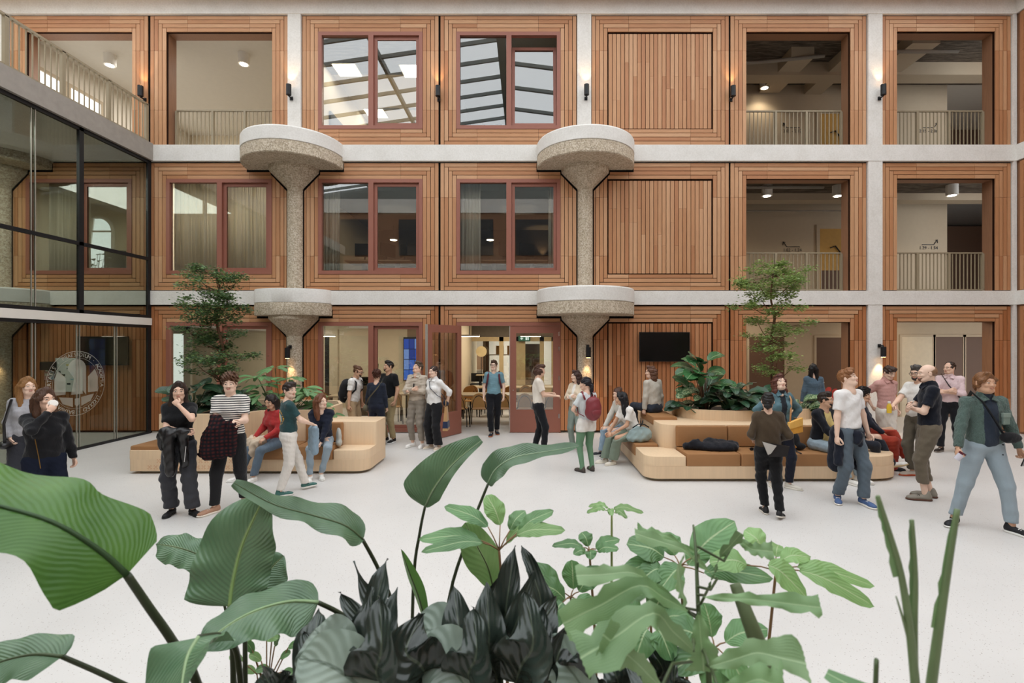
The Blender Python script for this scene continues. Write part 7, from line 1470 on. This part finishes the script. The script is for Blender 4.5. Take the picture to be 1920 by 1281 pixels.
# ================================================================ trees and shrubs of the two benches
def tree(label, tx, d, z0, clouds, nleaf, mat, mat2, trunk, seed, size=.052):
    rnd = random.Random(seed); e = tag(empty('planter_tree', (0,0,0)), label, 'tree')
    T = [np.array([(px-VX)*d/F, d-D+yo, HC-(py-VY)*d/F]) for px, py, yo in trunk]; T[0][2] = z0
    stem(T, .04, .012, M_TWIG, e, 'trunk')
    V = []; Fc = []; Mi = []; UV = []
    tm = MB(); tot = sum(c[2]*c[3] for c in clouds)
    for ci, (px, py, rx, rz) in enumerate(clouds):
        rz *= 1.35; rx *= 1.05
        s = d/F; c = np.array([(px-VX)*s, d-D+rnd.uniform(-.25, .25), HC-(py-VY)*s]); k = int(nleaf*rx*rz/tot)
        j = min(range(len(T)), key=lambda q: abs(T[q][2]-(c[2]-.25))); a = T[j]
        tm.tube([a, (a*.45+c*.55)+np.array([0, 0, -.06]), c], [.014, .008, .004], 5)
        nb = max(3, k//90); subs = []
        for q in range(nb):
            th = rnd.uniform(0, 2*PI); rr = math.sqrt(rnd.random()); p = c+np.array([math.cos(th)*rr*rx*s, math.sin(th)*rr*rx*s*.8, rnd.uniform(-.9, .9)*rz*s*math.sqrt(max(.05, 1-rr*rr*.7))]); subs.append(p)
            tm.tube([c+(p-c)*.1, (c+p)/2+np.array([0,0,-.02]), p], [.005, .004, .002], 4)
        for _ in range(k):
            p = rnd.choice(subs)+np.array([rnd.gauss(0, .075), rnd.gauss(0, .075), rnd.gauss(0, .035)])
            az = rnd.uniform(0, 2*PI); L = size*rnd.uniform(.7, 1.25); t_ = np.array([math.cos(az), math.sin(az), rnd.uniform(-.4, .5)])*L; n_ = unit(np.array([rnd.gauss(0, .6), rnd.gauss(0, .6), 1])); s_ = np.cross(unit(t_), n_)*L*.33
            b = len(V); V += [p-t_*.5, p+s_, p+t_*.5+n_*-.1*L, p-s_]; Fc.append((b, b+1, b+2, b+3)); Mi.append(0 if rnd.random() < .7 else 1); UV += [(0, .5), (.5, 1), (1, .5), (.5, 0)]
    tm.build('branches', M_TWIG, e, True)
    o = mesh('foliage', np.array(V), np.array(Fc), [mat, mat2], e, Mi, False, UV); o['kind'] = 'stuff'; return e
L_T1 = mk_leaf('tree_leaf_dark', '4a6340', '5d7a4f', '6d8a5c', .4, 4, .4); L_T2 = mk_leaf('tree_leaf_bright', '71904f', '87a560', '93ad70', .4, 4, .35); L_T3 = mk_leaf('tree_leaf_olive', '75904f', '889f5a', '97aa66', .4, 4, .35); L_T4 = mk_leaf('tree_leaf_yellow', '9ab060', 'a8bb6c', 'b0c07a', .4, 4, .4)
tree('slender layered tree rising from the left bench planter', 415, 8.9, .85, [(400, 517, 50, 12), (372, 512, 28, 8), (440, 527, 26, 12), (405, 545, 50, 14), (425, 560, 34, 14), (390, 575, 52, 14), (365, 590, 36, 12), (410, 600, 46, 12), (430, 585, 30, 12), (370, 625, 42, 12), (415, 630, 44, 14), (395, 650, 42, 10), (400, 675, 52, 14), (445, 670, 34, 8), (415, 690, 44, 10), (365, 668, 22, 7), (395, 705, 26, 8)], 7500, L_T1, L_T2, [(418, 775, 0), (416, 715, 0), (418, 660, .02), (408, 600, -.03), (412, 550, .02), (405, 515, 0)], 5)
tree('slender layered tree rising from the right bench planter', 1448, 9.25, .85, [(1440, 500, 38, 9), (1450, 518, 62, 13), (1420, 530, 42, 12), (1480, 528, 38, 12), (1450, 545, 46, 11), (1430, 560, 30, 9), (1480, 560, 20, 8), (1410, 575, 34, 8), (1460, 580, 38, 8), (1430, 600, 34, 9), (1490, 610, 46, 8), (1440, 625, 46, 9), (1420, 650, 28, 9), (1475, 640, 26, 7), (1450, 665, 36, 9), (1435, 690, 28, 9), (1480, 690, 18, 5)], 6500, L_T3, L_T4, [(1446, 790, 0), (1448, 710, 0), (1447, 640, .02), (1452, 590, -.02), (1446, 560, .02), (1450, 515, 0)], 9)
def shrub(name, label, c, d, z0, n, L, w_, mat, spread, seed, rise=.5, prof=prof_ov, cat_='plant', droop=.3, stalk=M_STEM, hgt=None):
    rnd = random.Random(seed); e = tag(empty(name, (0,0,0)), label, cat_); s = d/F; g0 = np.array([(c[0]-VX)*s, d-D, z0-.1]); zt = HC-(c[1]-VY)*s
    for i in range(n):
        az = rnd.uniform(0, 2*PI); k = (i+.5)/n; R_ = spread*math.sqrt(rnd.uniform(.05, 1)); hgt_ = z0+(zt-z0)*rnd.uniform(.25, 1)*(1-.35*(R_/spread)**2)
        b = np.array([g0[0]+math.cos(az)*R_*.75, g0[1]+math.sin(az)*R_*.6, hgt_]); l = L*rnd.uniform(.75, 1.2); dr = np.array([math.cos(az), math.sin(az)*.8, rnd.uniform(-.1, rise)]); dr = unit(dr)*l
        t_ = b+dr+np.array([0, 0, -droop*l*.5]); m_ = b+dr*.5+np.array([0, 0, .08*l]); nn = unit(np.array([-.3*math.cos(az), -.45, .9]))
        leaf_mesh('leaf', [b, (b+m_)/2+np.array([0,0,.01]), m_, (m_+t_)/2+np.array([0,0,.012]), t_], w_*l/L, w_*l/L, mat, e, nn, .15, 10, 3, prof, .004, 0, i)
        MB().tube([g0+(b-g0)*[.25,.25,0]+np.array([0, 0, .0]), (g0+b)/2+np.array([0, 0, .06]), b], [.008, .006, .004], 5).build('leaf_stalk', stalk, e, True)
    return e
Z = .87
shrub('philodendron', 'dark glossy leaves at the left end of the left planter', (362, 715), 8.55, Z, 38, .3, .10, L_BUSH, .36, 1); shrub('philodendron', 'dark glossy leaves under the trunk of the left planter tree', (425, 728), 8.6, Z, 26, .3, .10, L_BUSH, .3, 2)
def schef_shrub(label, c, d, z0, hubs, L, mat, seed):
    rnd = random.Random(seed); e = tag(empty('umbrella_plant', (0,0,0)), label, 'plant'); s = d/F; g0 = np.array([(c-VX)*s, d-D, z0-.1])
    for px, py in hubs:
        h = np.array([(px-VX)*s, d-D+rnd.uniform(-.25, .25), HC-(py-VY)*s]); stem([g0, (g0*.4+h*.6)+np.array([0,0,-.04]), h], .009, .005, M_STEM, e)
        for k in range(9):
            az = 2*PI*k/9+rnd.uniform(-.3, .3); dr = unit(np.array([math.cos(az), math.sin(az)*.8, rnd.uniform(-.45, .1)]))*L*rnd.uniform(.8, 1.15); b = h+dr*.25
            leaf_mesh('leaflet', [b, b+dr*.5+np.array([0,0,.015]), b+dr+np.array([0,0,-.02])], L*.17, L*.17, mat, e, np.array([0, -.4, .9]), .15, 8, 2, prof_ov, 0, 0, k)
schef_shrub('leafy umbrella plant at the right end of the left planter', 530, 8.75, Z, [(490, 705), (515, 690), (545, 710), (570, 725), (500, 735), (530, 745), (560, 755), (590, 760), (480, 765), (510, 768), (545, 780), (600, 780), (470, 745), (575, 745), (555, 735), (495, 722), (525, 775), (585, 735)], .25, L_SCHEF, 4)
shrub('fiddle_leaf_fig', 'fiddle-leaf fig towering at the left of the right planter', (1318, 665), 8.9, Z+.1, 28, .38, .135, L_FIG, .3, 6, .9, prof_ov, 'plant', .15, M_TWIG); shrub('dieffenbachia', 'pale blotched dieffenbachia in front of the fig', (1322, 722), 8.95, Z, 26, .3, .09, L_DIEF, .36, 7, .5)
shrub('philodendron', 'dark leaves spilling over the left rim of the right planter', (1290, 752), 9.0, Z, 18, .26, .08, L_BUSH, .25, 8, .2); shrub('philodendron', 'dark pointed leaves in the middle of the right planter', (1372, 718), 8.8, Z, 44, .3, .075, L_BUSH, .42, 10, .6); shrub('philodendron', 'broad dark leaves left of the teal jacket woman', (1415, 730), 8.7, Z, 34, .28, .10, L_BUSH, .36, 11, .5)
shrub('dieffenbachia', 'pale leaves in the right planter beside the bearded man', (1500, 745), 8.8, Z, 24, .24, .07, L_DIEF, .3, 12, .5); shrub('philodendron', 'dark leaves behind the seated bearded man', (1550, 758), 8.9, Z, 22, .24, .075, L_BUSH, .28, 13, .5)
e = tag(empty('anthurium', (0,0,0)), 'red anthurium flowers at the right end of the right planter', 'flower'); M_FLOW = flat('red_spathe', 'c2493f', .3)
for i, (x, y) in enumerate(((1548, 735), (1556, 748), (1545, 757), (1560, 738))):
    a = A(x, y, 8.9); leaf_mesh('flower', [a, a+np.array([.03,-.02,.03]), a+np.array([.06,-.04,.09])], .045, .045, M_FLOW, e, np.array([-.2,-.9,.4]), .1, 8, 3, prof_ov); MB().tube([np.array([(1550-VX)*8.9/F, 8.9-D, Z-.05]), a], .005, 5).build('flower_stalk', M_STEM, e)
e = tag(empty('potted_plant', ((181-VX)*(D+.75)/F, .75, Z1)), 'small leafy potted plant below the arched window behind the upper glass wall', 'plant')
smoothed(MB().tube([(0,0,0),(0,0,.02),(0,0,.3),(0,0,.32)], [.11,.13,.16,.15], 16).build('pot', M_WHITE, e))
for i in range(16):
    az = i*2.4; b = np.array([.05*math.cos(az), .05*math.sin(az), .3]); h = .35+.5*random.random(); m_ = b+np.array([.1*math.cos(az), .1*math.sin(az), h]); t_ = m_+np.array([.16*math.cos(az), .16*math.sin(az), .02])
    MB().tube([b, (b+m_)/2, m_], .005, 5).build('stem', M_STEM, e); leaf_mesh('leaf', [m_, (m_+t_)/2+np.array([0,0,.02]), t_], .05, .05, L_FIG, e, np.array([0, -.4, .9]), .15, 8, 2, prof_ov)
